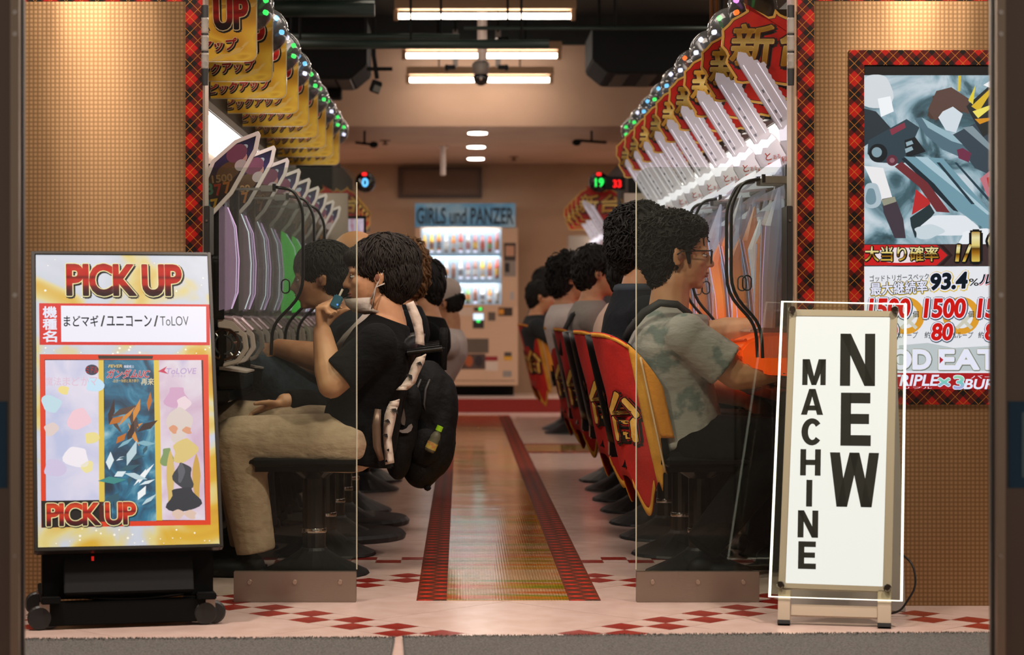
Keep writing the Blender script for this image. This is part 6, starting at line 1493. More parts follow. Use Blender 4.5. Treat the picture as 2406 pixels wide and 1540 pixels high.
# stand: column box, base rail, arms, four casters (upright, not tilted with the panel)
M_STAND = mat('matt_black_stand', '#060707', 0.8, spec=0.15)
def lb(a, b, name, m=M_STAND, bev=0.003, par=t): return MB().b2(a, b).build(name, m, par, bevel=bev)
lb((-0.265, 0.05, 0.09), (0.265, 0.16, 0.30), 'stand_box'); pb(MB().b2((-0.2, 0.056, -0.12), (0.2, 0.10, 0.6)), 'stand_column', M_DARK, bevel=0.003)
lb((-0.25, 0.02, 0.012), (0.25, 0.06, 0.085), 'base_rail'); lb((-0.27, 0.0, 0.082), (-0.21, 0.38, 0.102), 'base_arm'); lb((0.21, 0.0, 0.082), (0.27, 0.38, 0.102), 'base_arm')
MB().b2((-0.115, 0.046, 0.205), (-0.107, 0.05, 0.222)).build('red_light', E('red_pilot', '#c01c14', 0.9), t)
for q in range(7): MB().b2((-0.17 + q * 0.05, 0.0485, 0.187), (-0.157 + q * 0.05, 0.05, 0.190)).build('vent_slot', mat('vent_slot', '#4a453c', 0.5), t)
MB().tube(arc_path([(-0.2, 0.1, 0.1), (-0.08, 0.04, 0.088), (0.05, 0.05, 0.085), (0.15, 0.04, 0.096), (0.24, 0.1, 0.1)]), 0.006, 6).build('cable', M_RUBBER, t, smooth=True)
for x, y in ((-0.262, 0.03), (0.25, 0.03), (-0.262, 0.36), (0.25, 0.36)):
    cs = MB().lathe([(0.0, -0.013), (0.032, -0.013), (0.0375, -0.008), (0.0375, 0.008), (0.032, 0.013), (0.0, 0.013)], (x - 0.012, y, 0.0385), 20, 'y').lathe([(0.0, -0.011), (0.03, -0.011), (0.0365, -0.006), (0.0365, 0.008), (0.0, 0.013)], (x + 0.016, y + 0.006, 0.0385), 20, 'y').build('caster', M_RUBBER, t, smooth=False)
    MB().b2((x - 0.012, y - 0.012, 0.055), (x + 0.018, y + 0.02, 0.083)).build('caster_fork', M_STEEL, cs)

# ---------------- lit NEW MACHINE sign on the right
PLs = Plane((1.173, 6.47, 0.087), R(-12.25), R(-20))
t = thing('lit_sign', 'edge-lit upright sign reading NEW MACHINE in black on white', 'lit sign', (1.173, 6.47, 0), R(-12.25))
OFF[t.name] = Vector((0, 0, 0)); XF = PLs.local
AC = PLs.quad((1838, 708), (2128, 714), (2118, 1412), (1808, 1402))
acr = MB().prism(AC, 0.0, 0.008).build('acrylic_plate', clear('sign_acrylic', '#fafcf6', 0.004, '#dfe6c8', 0.6), t, xf=XF)
rim = MB().tube([(x, 0.004, z) for x, z in arc_path([(x, 0, z) for x, z in AC] + [(AC[0][0], 0, AC[0][1])], 2) and AC], 0.0042, 6, closed=True)
rim.build('glowing_rim', mat('glowing_rim', '#fff8e2', 0.3, emit=2.2), t, xf=XF)
FRq = PLs.quad((1855, 724), (2109, 729), (2095, 1391), (1828, 1381))
INq = PLs.quad((1870, 741), (2091, 743), (2074, 1377), (1845, 1369))
frame_prism(MB(), FRq, INq, 0.010, 0.026).build('frame', mat('silver_frame', '#a89a8e', 0.5), t, xf=XF, bevel=0.0015)
MB().prism(PLs.quad((1860, 730), (2104, 735), (2090, 1386), (1834, 1375)), 0.026, 0.034).build('back_panel', M_ALU, t, xf=XF)
pap = MB().prism(inset(INq, -0.002), 0.012, 0.018).build('lit_paper', mat('lit_paper', '#f4f2f8', 0.5, emit=0.92), t, xf=XF)
INK = mat('black_ink', '#141517', 0.7, spec=0.2)
def block(ch):
    """heavy sans capitals in a unit box, as convex pieces"""
    t_ = 0.31
    bar = lambda a, b, c, e: [(a, b), (c, b), (c, e), (a, e)]
    if ch == 'N': return [bar(0, 0, .29, 1), bar(.71, 0, 1, 1), [(0, 1), (.30, 1), (1, 0), (.70, 0)]]
    if ch == 'E': return [bar(0, 0, .34, 1), bar(.3, 0, 1, .20), bar(.3, .41, .94, .60), bar(.3, .80, .98, 1)]
    if ch == 'W': return [[(0, 1), (.205, 1), (.36, 0), (.145, 0)], [(.145, 0), (.36, 0), (.60, 1), (.40, 1)], [(.40, 1), (.60, 1), (.855, 0), (.64, 0)], [(.64, 0), (.855, 0), (1, 1), (.795, 1)]]
    if ch == 'M': return [bar(0, 0, .225, 1), bar(.775, 0, 1, 1), [(0, 1), (.31, 1), (.60, 0), (.40, 0)], [(.69, 1), (1, 1), (.60, 0), (.40, 0)]]
    if ch == 'A': return [[(0, 0), (.27, 0), (.60, 1), (.355, 1)], [(.73, 0), (1, 0), (.645, 1), (.40, 1)], bar(.22, .17, .78, .36)]
    if ch == 'H': return [bar(0, 0, .28, 1), bar(.72, 0, 1, 1), bar(.2, .40, .8, .60)]
    if ch == 'I': return [bar(0, 0, 1, 1)]
    if ch == 'C':
        out = []; A = [R(38 + i * (284) / 18) for i in range(19)]
        for a, b in zip(A, A[1:]): out.append([(.5 + .5 * math.cos(a) * 1.06, .5 + .5 * math.sin(a)), (.5 + .5 * math.cos(b) * 1.06, .5 + .5 * math.sin(b)), (.52 + .22 * math.cos(b), .5 + .30 * math.sin(b)), (.52 + .22 * math.cos(a), .5 + .30 * math.sin(a))])
        return out
def letter(ch, x0, y0, x1, y1, sh):
    a, b, c, e = PLs.p(x0, y1), PLs.p(x1, y1), PLs.p(x0, y0), PLs.p(x1, y0)
    zl, zt = (a[1] + b[1]) / 2, (c[1] + e[1]) / 2; xm = (a[0] + b[0] + c[0] + e[0]) / 4; w2 = abs(e[0] - c[0] + b[0] - a[0]) / 4
    mb = MB()
    for poly in block(ch): mb.flat([(xm + (u * 2 - 1) * w2, zl + v * (zt - zl)) for u, v in poly], 0.0108)
    mb.build('letter', INK, pap, xf=XF)
for q in (('N', 1974, 782, 2056, 905), ('E', 1975, 921, 2046, 1046), ('W', 1949, 1062, 2065, 1190), ('M', 1885, 842, 1940, 903), ('A', 1882, 912, 1934, 973), ('C', 1884, 981, 1931, 1045), ('H', 1880, 1054, 1928, 1116), ('I', 1894, 1126, 1908, 1189), ('N', 1874, 1198, 1922, 1262), ('E', 1875, 1271, 1917, 1336)): letter(*q, 0)
for px, py in ((1861, 729), (2103, 729), (1834, 1376), (2085, 1383)):
    c_ = PLs.p(px, py)
    MB().lathe([(0.0, -0.012), (0.009, -0.012), (0.0125, -0.006), (0.0125, 0.0), (0.006, 0.0), (0.006, 0.012)], (c_[0], 0, c_[1]), 18, 'y').build('knob', mat('dark_chrome', '#4a4038', 0.15, 0.9), t, smooth=False, xf=XF)
# legs continue the tilted frame to the floor; bar between; white rear support and cable
for px0, px1 in ((1828, 1857), (2062, 2094)):
    a, b = PLs.p(px0, 1392), PLs.p(px1, 1392)
    zb = -0.087 / math.cos(R(20)) + 0.016
    lg = MB().b2((a[0], 0.010, zb), (b[0], 0.034, a[1] + 0.01)).build('leg', mat('champagne_metal', '#c9b9a4', 0.35, 0.4), t, xf=XF, bevel=0.0015)
    MB().b2((a[0], 0.002, zb - 0.008), (b[0], 0.034, zb + 0.004)).build('rubber_foot', M_RUBBER, lg, xf=XF)
a, b = PLs.p(1857, 1440), PLs.p(2062, 1440)
MB().b2((a[0], 0.016, -0.055), (b[0], 0.030, -0.018)).build('cross_bar', mat('champagne_metal', '#c9b9a4', 0.35, 0.4), t, xf=XF, bevel=0.0015)
MB().add([(-0.16, 0.33, 0.9), (0.185, 0.33, 0.9), (0.215, 0.36, 0.003), (-0.17, 0.36, 0.003), (-0.16, 0.343, 0.9), (0.185, 0.343, 0.9), (0.215, 0.373, 0.003), (-0.17, 0.373, 0.003)], [(0, 3, 2, 1), (4, 5, 6, 7), (0, 1, 5, 4), (1, 2, 6, 5), (2, 3, 7, 6), (3, 0, 4, 7)]).build('rear_support', mat('white_support', '#a9a6a0', 0.5), t)
MB().tube(arc_path([(0.20, 0.30, 0.20), (0.24, 0.26, 0.17), (0.25, 0.24, 0.10), (0.20, 0.24, 0.02), (0.16, 0.26, 0.006)]), 0.0035, 6).build('cable', M_RUBBER, t, smooth=True)

# ---------------- wall screen on the right, in its tartan surround
DW = D_FACE - 0.010
def wp(px, py): return (XX(px, DW), ZZ(py, DW))
def wq(*pts): return [wp(*q) for q in pts]
t = thing('wall_screen', 'portrait wall screen with game advert text in a tartan surround', 'display screen', (XX(2170, DW), DW, ZZ(951, DW)))
x0, x1, z0, z1 = XX(1995, DW), XX(2490, DW), ZZ(951, DW), ZZ(118, DW)
sr = MB().ring_frame(x0, x1, z0, z1, XX(2030, DW) - x0, DW - 0.004, D_FACE - 0.0055)
sr.build('tartan_surround', TART_V, t, world=True)
MB().b2((XX(2030, DW), DW + 0.001, z0 + 0.045), (XX(2452, DW), DW + 0.004, z1 - 0.045)).build('bezel', M_DARK, t, world=True)
sy = DW
scr = MB().flat(wq((2030, 177), (2446, 177), (2446, 915), (2030, 915)), sy - 0.0002).build('screen', picture('smoke_art', [(0.28, '#123038'), (0.40, '#3f6470'), (0.5, '#8fb0bd'), (0.6, '#c6d6e0'), (0.75, '#e2ebf2')], 5.5, 0.86, detail=6, distort=1.4), t, world=True)
def wf(pts, name, c, y, k=0.85): return MB().flat(wq(*pts), sy - y).build(name, E('art_' + c[1:], c, k), scr, world=True)
def blob(cx, cy, rx, ry, n=22, wob=0.12, ph=0.0): return [(cx + rx * (1 + wob * math.sin(3 * a + ph)) * math.cos(a), cy + ry * (1 + wob * math.cos(2 * a + ph)) * math.sin(a)) for a in [2 * math.pi * i / n for i in range(n)]]
# generic art: drifting smoke, steel-blue hull stripes, rings, brown and pale masses, yellow shards
art = [(blob(2058, 215, 40, 45), '#c9d3da'), ([(2062, 232), (2092, 226), (2100, 262), (2070, 275)], '#e6eef4'), (blob(2045, 300, 30, 40), '#dfe6ec'), ([(2030, 255), (2058, 262), (2110, 320), (2095, 335), (2050, 330), (2030, 345)], '#26323a'),
       (blob(2225, 246, 46, 36, wob=0.3, ph=1.0), '#4a3730'), ([(2196, 262), (2238, 250), (2262, 268), (2246, 312), (2222, 306)], '#c9d6e0'), ([(2180, 258), (2200, 214), (2235, 205), (2276, 232), (2276, 268), (2258, 262), (2240, 250), (2215, 262), (2198, 285)], '#55403a'),
       ([(2236, 318), (2300, 285), (2346, 330), (2346, 420), (2290, 395)], '#33424e'), ([(2262, 300), (2285, 296), (2346, 360), (2346, 372)], '#7c8f98'),
       ([(2270, 250), (2346, 182), (2346, 300), (2310, 322)], '#23282a'), ([(2275, 236), (2292, 200), (2286, 246)], '#d8c83c'), ([(2282, 250), (2346, 190), (2300, 262)], '#cfae2c'), ([(2285, 262), (2346, 240), (2298, 278)], '#e3d860'), ([(2290, 280), (2346, 275), (2302, 292)], '#c98a1e'), ([(2251, 178), (2258, 178), (2256, 215), (2250, 214)], '#cdb636'), ([(2310, 200), (2346, 178), (2346, 215)], '#e8ecf0'),
       ([(2040, 330), (2130, 280), (2160, 300), (2140, 345), (2165, 365), (2120, 385), (2062, 382), (2038, 362)], '#2c3f4a'), (blob(2063, 360, 22, 22, wob=0), '#101a20'), (blob(2060, 358, 12, 12, wob=0), '#7d98a4'), (blob(2096, 377, 13, 13, wob=0), '#5a2a38'), (blob(2096, 377, 6, 6, wob=0), '#8a5a66'),
       ([(2090, 305), (2125, 288), (2128, 300), (2095, 318)], '#7f3344'), ([(2125, 330), (2150, 322), (2175, 356), (2130, 372)], '#141d22'), ([(2128, 335), (2142, 330), (2146, 338), (2130, 344)], '#8aa6b2'), ([(2126, 350), (2142, 344), (2146, 352), (2128, 360)], '#8aa6b2'),
       ([(2148, 278), (2165, 276), (2240, 318), (2282, 362), (2262, 372), (2215, 352), (2175, 318)], '#4d6a78'), ([(2165, 276), (2240, 318), (2262, 340), (2236, 332), (2180, 300)], '#8fb0bc'), ([(2248, 352), (2262, 348), (2282, 360), (2276, 382), (2252, 372)], '#6a2c46'),
       ([(2124, 368), (2215, 372), (2346, 520), (2346, 560), (2250, 495), (2190, 432)], '#6c95a6'), ([(2150, 368), (2180, 370), (2330, 505), (2320, 505)], '#a4c2cf'), ([(2118, 374), (2126, 370), (2195, 432), (2252, 498), (2240, 495), (2185, 440)], '#142630'), ([(2102, 392), (2118, 380), (2180, 430), (2232, 500), (2200, 498), (2160, 440)], '#6b2a30'), ([(2200, 382), (2208, 382), (2290, 480), (2282, 480)], '#1d3440'), ([(2242, 382), (2248, 382), (2346, 490), (2346, 500)], '#203a48'),
       ([(2030, 390), (2075, 395), (2098, 470), (2068, 470)], '#e4e6ea'), ([(2072, 468), (2102, 462), (2122, 515), (2128, 560), (2102, 560), (2076, 500)], '#3f3640'), ([(2070, 470), (2102, 462), (2106, 474), (2076, 484)], '#8f9280'), ([(2152, 445), (2182, 470), (2186, 480), (2142, 505)], '#b3282a'), ([(2138, 512), (2184, 480), (2196, 500), (2150, 560), (2140, 530)], '#203238'), (blob(2048, 460, 22, 34), '#a8bcc8'), (blob(2046, 462, 12, 22), '#6d8c9a'),
       (blob(2230, 530, 66, 30, wob=0.2), '#dbe4ec'), (blob(2300, 560, 50, 24, wob=0.2, ph=1), '#e3ebf2'), (blob(2180, 545, 34, 16, wob=0.2, ph=2), '#c3d3dc'), ([(2302, 420), (2346, 385), (2346, 462), (2320, 462)], '#b8707c'), ([(2318, 418), (2346, 410), (2346, 440), (2322, 440)], '#b3202c')]
for k, (pts, c) in enumerate(art): wf(pts, 'art_shape', c, 0.0004 + 0.00003 * k)
Y0 = 0.0022
wf(((2030, 574), (2446, 574), (2446, 626), (2030, 626)), 'dark_band', '#3a2a2c', Y0); wf(((2030, 576), (2200, 576), (2226, 600), (2200, 624), (2030, 624)), 'red_arrow', '#c31a1c', Y0 + 0.0002); wf(((2206, 576), (2216, 576), (2238, 600), (2216, 624), (2206, 624), (2230, 600)), 'dark_chevron', '#241416', Y0 + 0.0003)
wf(blob(2115, 600, 62, 20, wob=0.1), 'glow_patch', '#e6d9dc', Y0 + 0.0004)
wf(((2030, 627), (2446, 627), (2446, 915), (2030, 915)), 'white_panel', '#dfe3ea', Y0, 0.88)
GOLDE = bands('screen_gold_lettering', [(0.0, '#e6c95c'), (0.3, '#a8721e'), (0.45, '#5a3a14'), (0.55, '#e8d27a'), (0.8, '#f2e8b0'), (1.0, '#b58a2a')], 'Z', emit=0.85)
SB = E('screen_black', '#14151a', 0.6); SW = E('screen_white', '#dfe0ee', 0.9); SRD = E('screen_red', '#cc1f1a', 0.85)
def wbox(x0, y0, x1, y1): return (XX((x0 + x1) / 2, DW), ZZ((y0 + y1) / 2, DW), abs(x1 - x0) * DW / F, abs(y1 - y0) * DW / F)
def wl_(body, bx, m, bold=0.0, shear=0.0, o1=0.04, o2=0.07, m1=None, m2=None, y=0.003, sh=0.001, rot=0.0):
    x_, z_, w_, h_ = wbox(*bx); layered(scr, body, x_, z_, w_, h_, sy - y, m, bold, o1, o2, m1=m1 or SB, m2=m2 or SB, shear=shear, sh=sh, dy=0.00025, rot=rot)
def wt_(body, bx, m, bold=0.0, shear=0.0, y=0.0032, rot=0.0):
    x_, z_, w_, h_ = wbox(*bx); text(MB(), body, x_, z_, w_, h_, sy - y, bold, shear, rot).build('lettering', m, scr, world=True)
wl_('大当り確率', (2032, 579, 2204, 614), GOLDE, 0.02); wl_('1/', (2244, 575, 2283, 615), GOLDE, 0.03, 0.1); wl_('19', (2284, 546, 2375, 615), GOLDE, 0.05)
wt_('ゴッドトリガースペック', (2043, 645, 2182, 660), SB, 0.01, rot=0.04)
wl_('最大継続率', (2045, 662, 2178, 692), SW, 0.03, o1=0.05, o2=0.09, m1=SB, m2=E('screen_gold', '#d8bc4a', 0.85), rot=0.05)
wt_('約', (2178, 677, 2187, 685), SB)
wl_('93.4', (2187, 642, 2272, 680), E('screen_ink', '#1d242c', 0.7), 0.06, 0.15, 0.06, 0.1, SW, E('screen_gold', '#d8bc4a', 0.85), rot=0.05)
wt_('%', (2276, 655, 2299, 672), SB, 0.01); wl_('ループ', (2300, 643, 2400, 668), SB, 0.03, 0.2, 0.05, 0.08, SW, SRD)
for x in (2040, 2170, 2296):
    c0 = x + 66
    ring_o = blob(c0 + 22, 742, 44, 44, 28, 0.0); ring_i = blob(c0 + 22, 742, 28, 30, 28, 0.0)
    mb = MB(); frame_prism(mb, wq(*ring_o), wq(*ring_i), sy - 0.0027, sy - 0.0026); mb.build('gold_ring', E('ring_gold', '#d89a2a', 0.85), scr, world=True)
    wt_('×', (c0 + 8, 735, c0 + 50, 775), E('pale_grey_ink', '#c9c9b8', 0.85), 0.0, y=0.0029)
    wl_('1500', (x, 702, x + 98, 747), SRD, 0.05, 0.12, 0.05, 0.09, SW, E('slate_ink', '#4a5a68', 0.8), y=0.0032)
    wt_('個', (x + 104, 731, x + 118, 746), SB, 0.01, y=0.0036); wt_('約', (x + 2, 780, x + 16, 795), SB, 0.01, y=0.0036)
    wl_('80', (x + 18, 760, x + 68, 800), SRD, 0.05, 0.12, 0.05, 0.09, SW, E('slate_ink', '#4a5a68', 0.8), y=0.0038)
    wt_('%ループ', (x + 68, 780, x + 116, 795), SB, 0.005, 0.2, y=0.0042)
wf(((2112, 812), (2180, 806), (2240, 818), (2446, 806), (2446, 872), (2112, 872)), 'grey_streak', '#b9c4c8', Y0 + 0.0004)
wl_('OD', (2092, 822, 2186, 868), SW, 0.05, 0, 0.02, 0.04, E('pale_grey_ink', '#c9c9b8', 0.85), E('grey_green_ink', '#6a7472', 0.8)); wl_('EATER', (2206, 822, 2440, 868), SW, 0.05, 0, 0.02, 0.04, E('pale_grey_ink', '#c9c9b8', 0.85), E('grey_green_ink', '#6a7472', 0.8))
wf(((2207, 838), (2216, 846), (2207, 855)), 'red_point', '#b3202c', 0.0045)
wf(((2030, 877), (2446, 877), (2446, 915), (2030, 915)), 'red_band', '#a5161c', Y0 + 0.0005)
wt_('TRIPLE', (2092, 881, 2206, 907), SW, 0.03, 0.2); wl_('×3', (2204, 884, 2264, 914), bands('mint_lettering', [(0.0, '#b9a8e8'), (0.5, '#7fd0c8'), (1.0, '#a8e0b0')], 'Z', emit=0.85), 0.04, 0, 0.04, 0.0, SW, SW); wt_('BURST', (2264, 891, 2380, 915), SW, 0.03, 0.2); wt_('バースト', (2280, 882, 2400, 890), SW); wt_('トリプル', (2100, 909, 2190, 914), SW)

# ================================================================ VENDING MACHINE at the far end
D = 21.7
M_VEND = mat('cream_vending', '#c9a88c', 0.45)
t = thing('vending_machine', 'cream drinks vending machine with lit window and blue header board', 'vending machine', (XX(1096, D), D, 0.138))
def vb(x0, y0, x1, y1, name, m, dy0=0.0, dy1=0.02, par=None, bev=0.0): return MB().b2((XX(x0, D), D + dy0, ZZ(y1, D)), (XX(x1, D), D + dy1, ZZ(y0, D))).build(name, m, par or t, bevel=bev, world=True)
vb(975, 533, 1218, 908, 'cabinet', M_VEND, 0.10, 0.72, bev=0.01)
fr_ = MB(); fx0, fx1, fz0, fz1 = XX(976, D), XX(1217, D), ZZ(906, D), ZZ(535, D)
wx0, wx1, wz0, wz1 = XX(988, D), XX(1179, D), ZZ(716, D), ZZ(537, D)
fr_.b2((fx0, D, fz0), (fx1, D + 0.1, wz0)); fr_.b2((fx0, D, wz0), (wx0, D + 0.1, fz1)); fr_.b2((wx1, D, wz0), (fx1, D + 0.1, fz1))
dr_ = fr_.build('door', M_VEND, t, bevel=0.004, world=True)
for xx in (-0.40, 0.52): MB().lathe([(0.03, 0), (0.03, 0.105)], (xx, D + 0.15, 0.138), 10).build('foot', M_BLACK, t, world=True)
MB().b2((XX(985, D), D + 0.12, 0.14), (XX(1208, D), D + 0.16, ZZ(905, D))).build('kick_plate', M_BLACK, t, world=True)
vb(989, 538, 1178, 715, 'lit_back', mat('lit_back', '#c6dcec', 0.4, emit=0.62), 0.085, 0.09)
rv = random.Random(4)
BC = ('#d07a30', '#e0b040', '#c9c4c0', '#8a5a4a', '#c04a3a', '#b8b0a8', '#6a6a70', '#7aa05a', '#a86a6a', '#e6e2da')
for row, (yb, yt) in enumerate(((591, 545), (653, 610), (711, 672))):
    vb(989, yb, 1178, yb + 4, 'shelf', mat('white_shelf', '#d0dae2', 0.5, emit=0.5), 0.02, 0.085)
    vb(989, yb + 4, 1178, yb + 13, 'price_strip', mat('pale_blue_strip', '#9fc0d8', 0.5, emit=0.6), 0.018, 0.03)
    for k in range(11):
        x = 997 + k * 17.1; hh = rv.uniform(0.78, 1.0) * (yb - yt); c = rv.choice(BC); r_ = 0.024
        q = MB().lathe([(r_ * 0.9, 0), (r_, 0.01), (r_, hh * 0.62 * D / F), (r_ * 0.45, hh * 0.85 * D / F), (r_ * 0.45, hh * D / F)], (XX(x, D), D + 0.055, ZZ(yb, D) + 0.001), 12).build('bottle', mat('bottle_' + c[1:], c, 0.3), t, smooth=False, world=True)
        MB().lathe([(r_ * 1.03, 0.03), (r_ * 1.03, hh * 0.5 * D / F)], (XX(x, D), D + 0.055, ZZ(yb, D) + 0.001), 12).build('bottle_label', mat('label_' + BC[(k * 3 + row) % 10][1:], BC[(k * 3 + row) % 10], 0.5), q, world=True)
        MB().b2((XX(x - 4, D), D + 0.012, ZZ(yb + 2.5, D)), (XX(x + 4, D), D + 0.019, ZZ(yb - 2.5, D))).build('button', E('lit_button' if rv.random() < .5 else 'dim_button', '#dfe6ff', 1.6) if rv.random() < .45 else mat('dark_button', '#6a6a68', 0.4), t, world=True)
vl = area('case_lamp', ((wx0 + wx1) / 2, D + 0.014, wz1 - 0.012), 0.8, 4.5, (0.9, 0.96, 1.0), (R(40), 0, 0), 0.02)
for zz in (ZZ(592, D) - 0.02, ZZ(655, D) - 0.02): area('case_lamp', ((wx0 + wx1) / 2, D + 0.013, zz - 0.035), 0.8, 4.5, (0.9, 0.96, 1.0), (R(40), 0, 0), 0.012)
MB().b2((wx0, D + 0.004, wz0), (wx1, D + 0.008, wz1)).build('window', M_CLEAR, t, world=True)
hb = vb(975, 478, 1211, 534, 'header_board', picture('blue_header', [(0.3, '#4a8fb8'), (0.5, '#7ab4d2'), (0.62, '#b8cfd8'), (0.75, '#d8d4d0')], 3, emit=0.28), -0.02, 0.06)
x_, z_, w_, h_ = XX(1093, D), ZZ(508, D), 228 * D / F, 40 * D / F
text(MB(), 'GIRLS und PANZER', x_, z_, w_, h_, D - 0.022, 0.02).build('lettering', mat('header_ink', '#1c2a36', 0.5), hb, world=True)
for (a, b, c, e, col, nm) in ((1184, 571, 1212, 613, '#3a302c', 'poster'), (1184, 613, 1212, 650, '#8a8078', 'poster'), (1188, 578, 1208, 602, '#b98a70', 'poster_print'), (1186, 618, 1197, 640, '#2a2626', 'poster_print'), (1198, 686, 1208, 705, '#a9a2a0', 'sticker'), (1068, 722, 1110, 742, '#cdb8a6', 'price_card'), (1070, 719, 1108, 722, '#c98a3a', 'price_line'), (1114, 723, 1134, 731, '#26302a', 'readout'), (1111, 736, 1137, 772, '#2c2a2a', 'card_reader'), (1147, 734, 1164, 754, '#5a5048', 'bill_slot'), (1171, 723, 1204, 743, '#3a2c24', 'coin_unit'), (1172, 727, 1184, 739, '#d08a2a', 'coin_mark'), (1073, 796, 1148, 830, '#5d5148', 'pick_up_flap'), (1050, 832, 1140, 868, '#4a3a36', 'poster'), (1140, 838, 1169, 848, '#8a2028', 'red_label'), (1141, 850, 1170, 872, '#cdbcae', 'white_label'), (1185, 828, 1202, 838, '#4a4440', 'coin_return'), (1184, 838, 1203, 847, '#d09a2a', 'coin_return_tray'), (1182, 872, 1202, 886, '#8f8a84', 'lock_plate'), (1052, 894, 1210, 896, '#8a705a', 'seam')):
    vb(a, c if False else b, c, e, nm, mat('vend_' + col[1:], col, 0.5), -0.004 if nm in ('poster_print', 'coin_mark') else -0.002, 0.0, dr_)
for k, (px, col) in enumerate(((1062, '#8a4a3a'), (1082, '#7a4a30'), (1102, '#a0522a'), (1125, '#2a2428'))):
    MB().flat([(XX(px, D) + 0.042 * math.cos(a), ZZ(849, D) + 0.06 * math.sin(a)) for a in [i * math.pi / 10 for i in range(20)]], D - 0.003).build('poster_print', mat('round_print_' + col[1:], col, 0.5), dr_, world=True)
vb(1112, 737, 1136, 752, 'lit_readout', E('pale_readout', '#dff0ff', 1.2), -0.004, -0.0025, dr_); vb(1125, 723, 1132, 730, 'green_light', LEDC['g'], -0.004, -0.0025, dr_); vb(1120, 752, 1128, 758, 'green_light', LEDC['g'], -0.005, -0.003, dr_)

# ================================================================ BAGS AND CLOTHES BY THE LEFT CHAIRS
d = 8.12
M_BAG = mat('black_nylon', '#08090a', 0.75, bump=(22, 0.5), spec=0.25)
t = thing('backpack', 'black backpack hanging behind the nearest left chairs with bottle in its side pocket', 'backpack', pt(1000, 1150, d))
q = MB()
for px, py, rx, rz, ry in ((1005, 940, 60, 95, .10), (1010, 1040, 62, 88, .11), (990, 1090, 48, 60, .10), (1050, 960, 28, 80, .08), (1030, 1020, 42, 100, .10)):
    q.ell(pt(px, py, d), (rx * d / F, ry, rz * d / F))
q.skin('bag_body', M_BAG, t, 0.012, 4)
pk = MB().ell(pt(1000, 1050, d - 0.10), (0.065, 0.03, 0.075)).skin('side_pocket', M_BAG, t, 0.01, 2)
MB().tube([pt(1040, 870, d), pt(1042, 800, d), pt(1043, 770, d)], 0.016, 8).build('top_strap', M_BAG, t, smooth=True, world=True)
for a, b in ((1001, 1015), (1012, 1010)): MB().tube([pt(a + 5, 1105, d), pt(a - 2, 1135, d - 0.02), pt(b - 8, 1150, d - 0.04)], [0.01, 0.009, 0.012], 6).build('dangling_strap', M_BAG, t, smooth=True, world=True)
for a in (975, 996): MB().tube([pt(a + 14, 892, d - 0.09), pt(a + 4, 915, d - 0.105), pt(a, 950, d - 0.11), pt(a + 3, 965, d - 0.105)], [0.004, 0.006, 0.005, 0.003], 6).build('bag_handle', mat('bag_webbing', '#3c3a38', 0.5), t, smooth=True, world=True)
t = thing('drink_bottle', 'small clear bottle with green cap in the backpack side pocket', 'bottle', pt(1008, 1065, d - 0.14))
ax = Matrix.Rotation(0.42, 4, 'Y'); org = pt(1008, 1062, d - 0.15)
def bt(mb): mb.v = [org + ax @ p for p in mb.v]; return mb
bt(MB().lathe([(0.0, 0), (0.018, 0.0), (0.021, 0.008), (0.021, 0.04), (0.019, 0.05), (0.021, 0.06), (0.016, 0.075), (0.010, 0.084), (0.010, 0.092)], (0, 0, 0), 16)).build('bottle_body', clear('bottle_plastic', '#e8ead0', 0.3, '#9a9a80', 1.0), t, smooth=True, world=True)
bt(MB().lathe([(0.0215, 0.012), (0.0215, 0.038)], (0, 0, 0), 16)).build('bottle_label', mat('bottle_label', '#b87a4a', 0.5, noise=(60, '#b9a84a', 0.4, 0.6)), t, world=True)
bt(MB().lathe([(0.0125, 0.088), (0.0125, 0.108), (0.0, 0.109)], (0, 0, 0), 16)).build('cap', mat('green_cap', '#8fc21e', 0.4, emit=0.12, ecol='#8fc21e'), t, world=True)
# helmet-like bag with a curved white mark between chair and backpack
d = 7.98
t = thing('shoulder_bag', 'dark bag with curved pale mark beside the nearest left chair', 'bag', pt(945, 1090, d))
q = MB()
for px, py, rx, rz, ry in ((950, 1000, 32, 80, .06), (935, 1060, 34, 70, .06), (965, 950, 26, 55, .05)): q.ell(pt(px, py, d), (rx * d / F, ry, rz * d / F))
q.skin('bag_body', M_BAG, t, 0.01, 4)
MK = [(933, 1010), (934, 1013), (945, 1018), (958, 1018), (966, 1013), (970, 1003), (967, 996), (960, 1000), (955, 1007), (946, 1011)]
MB().prism([(XX(a, d - .066), ZZ(b, d - .066)) for a, b in MK], d - 0.068, d - 0.064).build('curved_mark', mat('pale_grey_print', '#8e8680', 0.5), t, world=True)
MB().prism([(XX(a, d - .062), ZZ(b, d - .062)) for a, b in [(945, 945), (950, 965), (953, 985), (951, 1000), (944, 998), (939, 980), (940, 962)]], d - 0.066, d - 0.060).build('pale_panel', mat('taupe_panel', '#6d635a', 0.6), t, world=True)
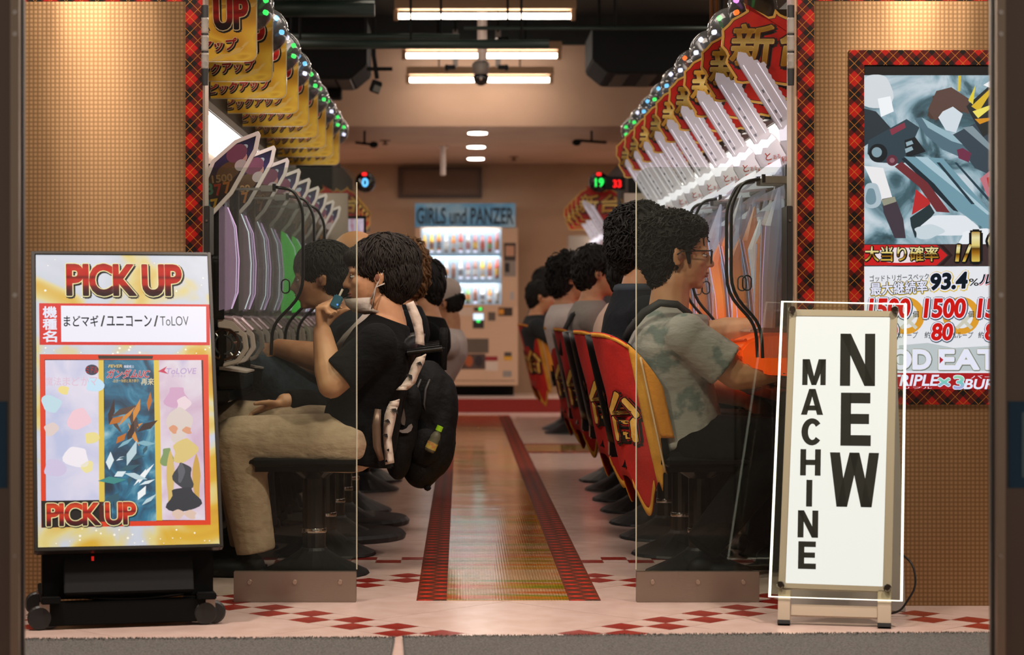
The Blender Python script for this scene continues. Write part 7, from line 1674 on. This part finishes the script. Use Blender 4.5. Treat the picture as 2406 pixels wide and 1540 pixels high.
# white palm-print shirt thrown over the chair
d = 7.60
M_PALM = mat('white_print_cotton', '#cdbcad', 0.9, bump=(16, 0.5))
t = thing('palm_print_shirt', 'white palm-print shirt draped over the nearest left chair back', 'shirt', pt(930, 1090, d))
def cloth(pts, name, dd):
    pts = [tuple(a + (b - a) * f for a, b in zip(p0, p1)) for p0, p1 in zip(pts, pts[1:]) for f in (0, .33, .67)] + [pts[-1]]
    mb = MB()
    for (ax_, ay, bx, by) in pts: mb.v += [pt(ax_, ay, dd + rv.uniform(-.008, .008)), pt((ax_ + bx) / 2, (ay + by) / 2, dd - 0.014), pt(bx, by, dd + rv.uniform(-.008, .008))]
    for i in range(len(pts) - 1):
        for j in range(2): mb.f.append((3 * i + j, 3 * i + j + 1, 3 * i + j + 4, 3 * i + j + 3))
    o = mb.build(name, M_PALM, t, smooth=True, world=True); so = o.modifiers.new('cloth', 'SOLIDIFY'); so.thickness = 0.004
    return o
c1 = cloth([(955, 714, 970, 708), (962, 735, 980, 728), (972, 765, 990, 752), (978, 790, 994, 785), (978, 808, 996, 812)], 'cloth_fold', d)
c2 = cloth([(980, 842, 1000, 832), (968, 860, 996, 850), (960, 885, 982, 880), (945, 905, 975, 900), (932, 918, 955, 917)], 'cloth_fold', d)
c3 = cloth([(918, 945, 938, 938), (912, 955, 936, 950), (905, 975, 932, 965), (903, 1000, 926, 995), (902, 1030, 918, 1030), (905, 1060, 922, 1062), (907, 1092, 925, 1088)], 'cloth_fold', d)
M_LEAF = mat('dark_leaf_print', '#2c2826', 0.9)
for cx_, cy_, n_, a0, L_ in ((930, 960, 7, 2.2, 16), (912, 985, 6, 2.0, 14), (910, 1020, 6, 2.4, 13), (968, 882, 7, 2.6, 15), (988, 850, 6, 2.1, 14), (914, 1055, 4, 2.3, 8), (908, 1080, 4, 1.8, 9)):
    for k in range(n_):
        a = a0 + (k - n_ / 2) * 0.28; ex, ey = cx_ + L_ * math.cos(a) * 1.0, cy_ + L_ * math.sin(a)
        nxp, nyp = -math.sin(a) * 1.3, math.cos(a) * 1.3
        MB().flat([(XX(x, d - .022), ZZ(y, d - .022)) for x, y in ((cx_, cy_), ((cx_ + ex) / 2 + nxp, (cy_ + ey) / 2 + nyp), (ex, ey), ((cx_ + ex) / 2 - nxp, (cy_ + ey) / 2 - nyp))], d - 0.022).build('leaf_print', M_LEAF, c3 if cx_ < 940 else c2, world=True)
# beige moulded side frame of the nearest left chair
MB().tube([pt(888, 962, 7.55), pt(884, 1000, 7.55), pt(886, 1050, 7.55), pt(896, 1082, 7.56)], [0.012, 0.016, 0.015, 0.010], 8, flat=0.7).build('side_frame', mat('taupe_frame', '#6e5a4a', 0.35, 0.4), cl_, smooth=True, world=True)

# crumpled clear bag beside the right chair pedestal
d = 7.66
t = thing('plastic_bag', 'crumpled clear plastic bag hanging by the nearest right seat', 'bag', pt(1738, 1262, d))
mb = MB(); n = 9
for i in range(n):
    for j in range(7):
        px = 1752 - i * 3.4 + (j - 3) * (3 + i * 0.9) * 0.8; py = 1196 + i * 7.5 + rv.uniform(-3, 3)
        mb.v.append(pt(px, py, d + rv.uniform(-0.02, 0.02)))
for i in range(n - 1):
    for j in range(6): mb.f.append((i * 7 + j, i * 7 + j + 1, (i + 1) * 7 + j + 1, (i + 1) * 7 + j))
o = mb.build('film', clear('bag_film', '#e6e6e6', 0.35, '#9c9088', 1.0, 0.15), t, world=True)
so = o.modifiers.new('film', 'SOLIDIFY'); so.thickness = 0.001

# small lit prints and lamps: found by the paths that meet them, not aimed at
KEEP = {'lit_tube', 'lit_panel', 'lit_paper', 'screen_clouds'}
for m in bpy.data.materials:
    if m.name.split('.')[0] not in KEEP: m.cycles.emission_sampling = 'NONE'
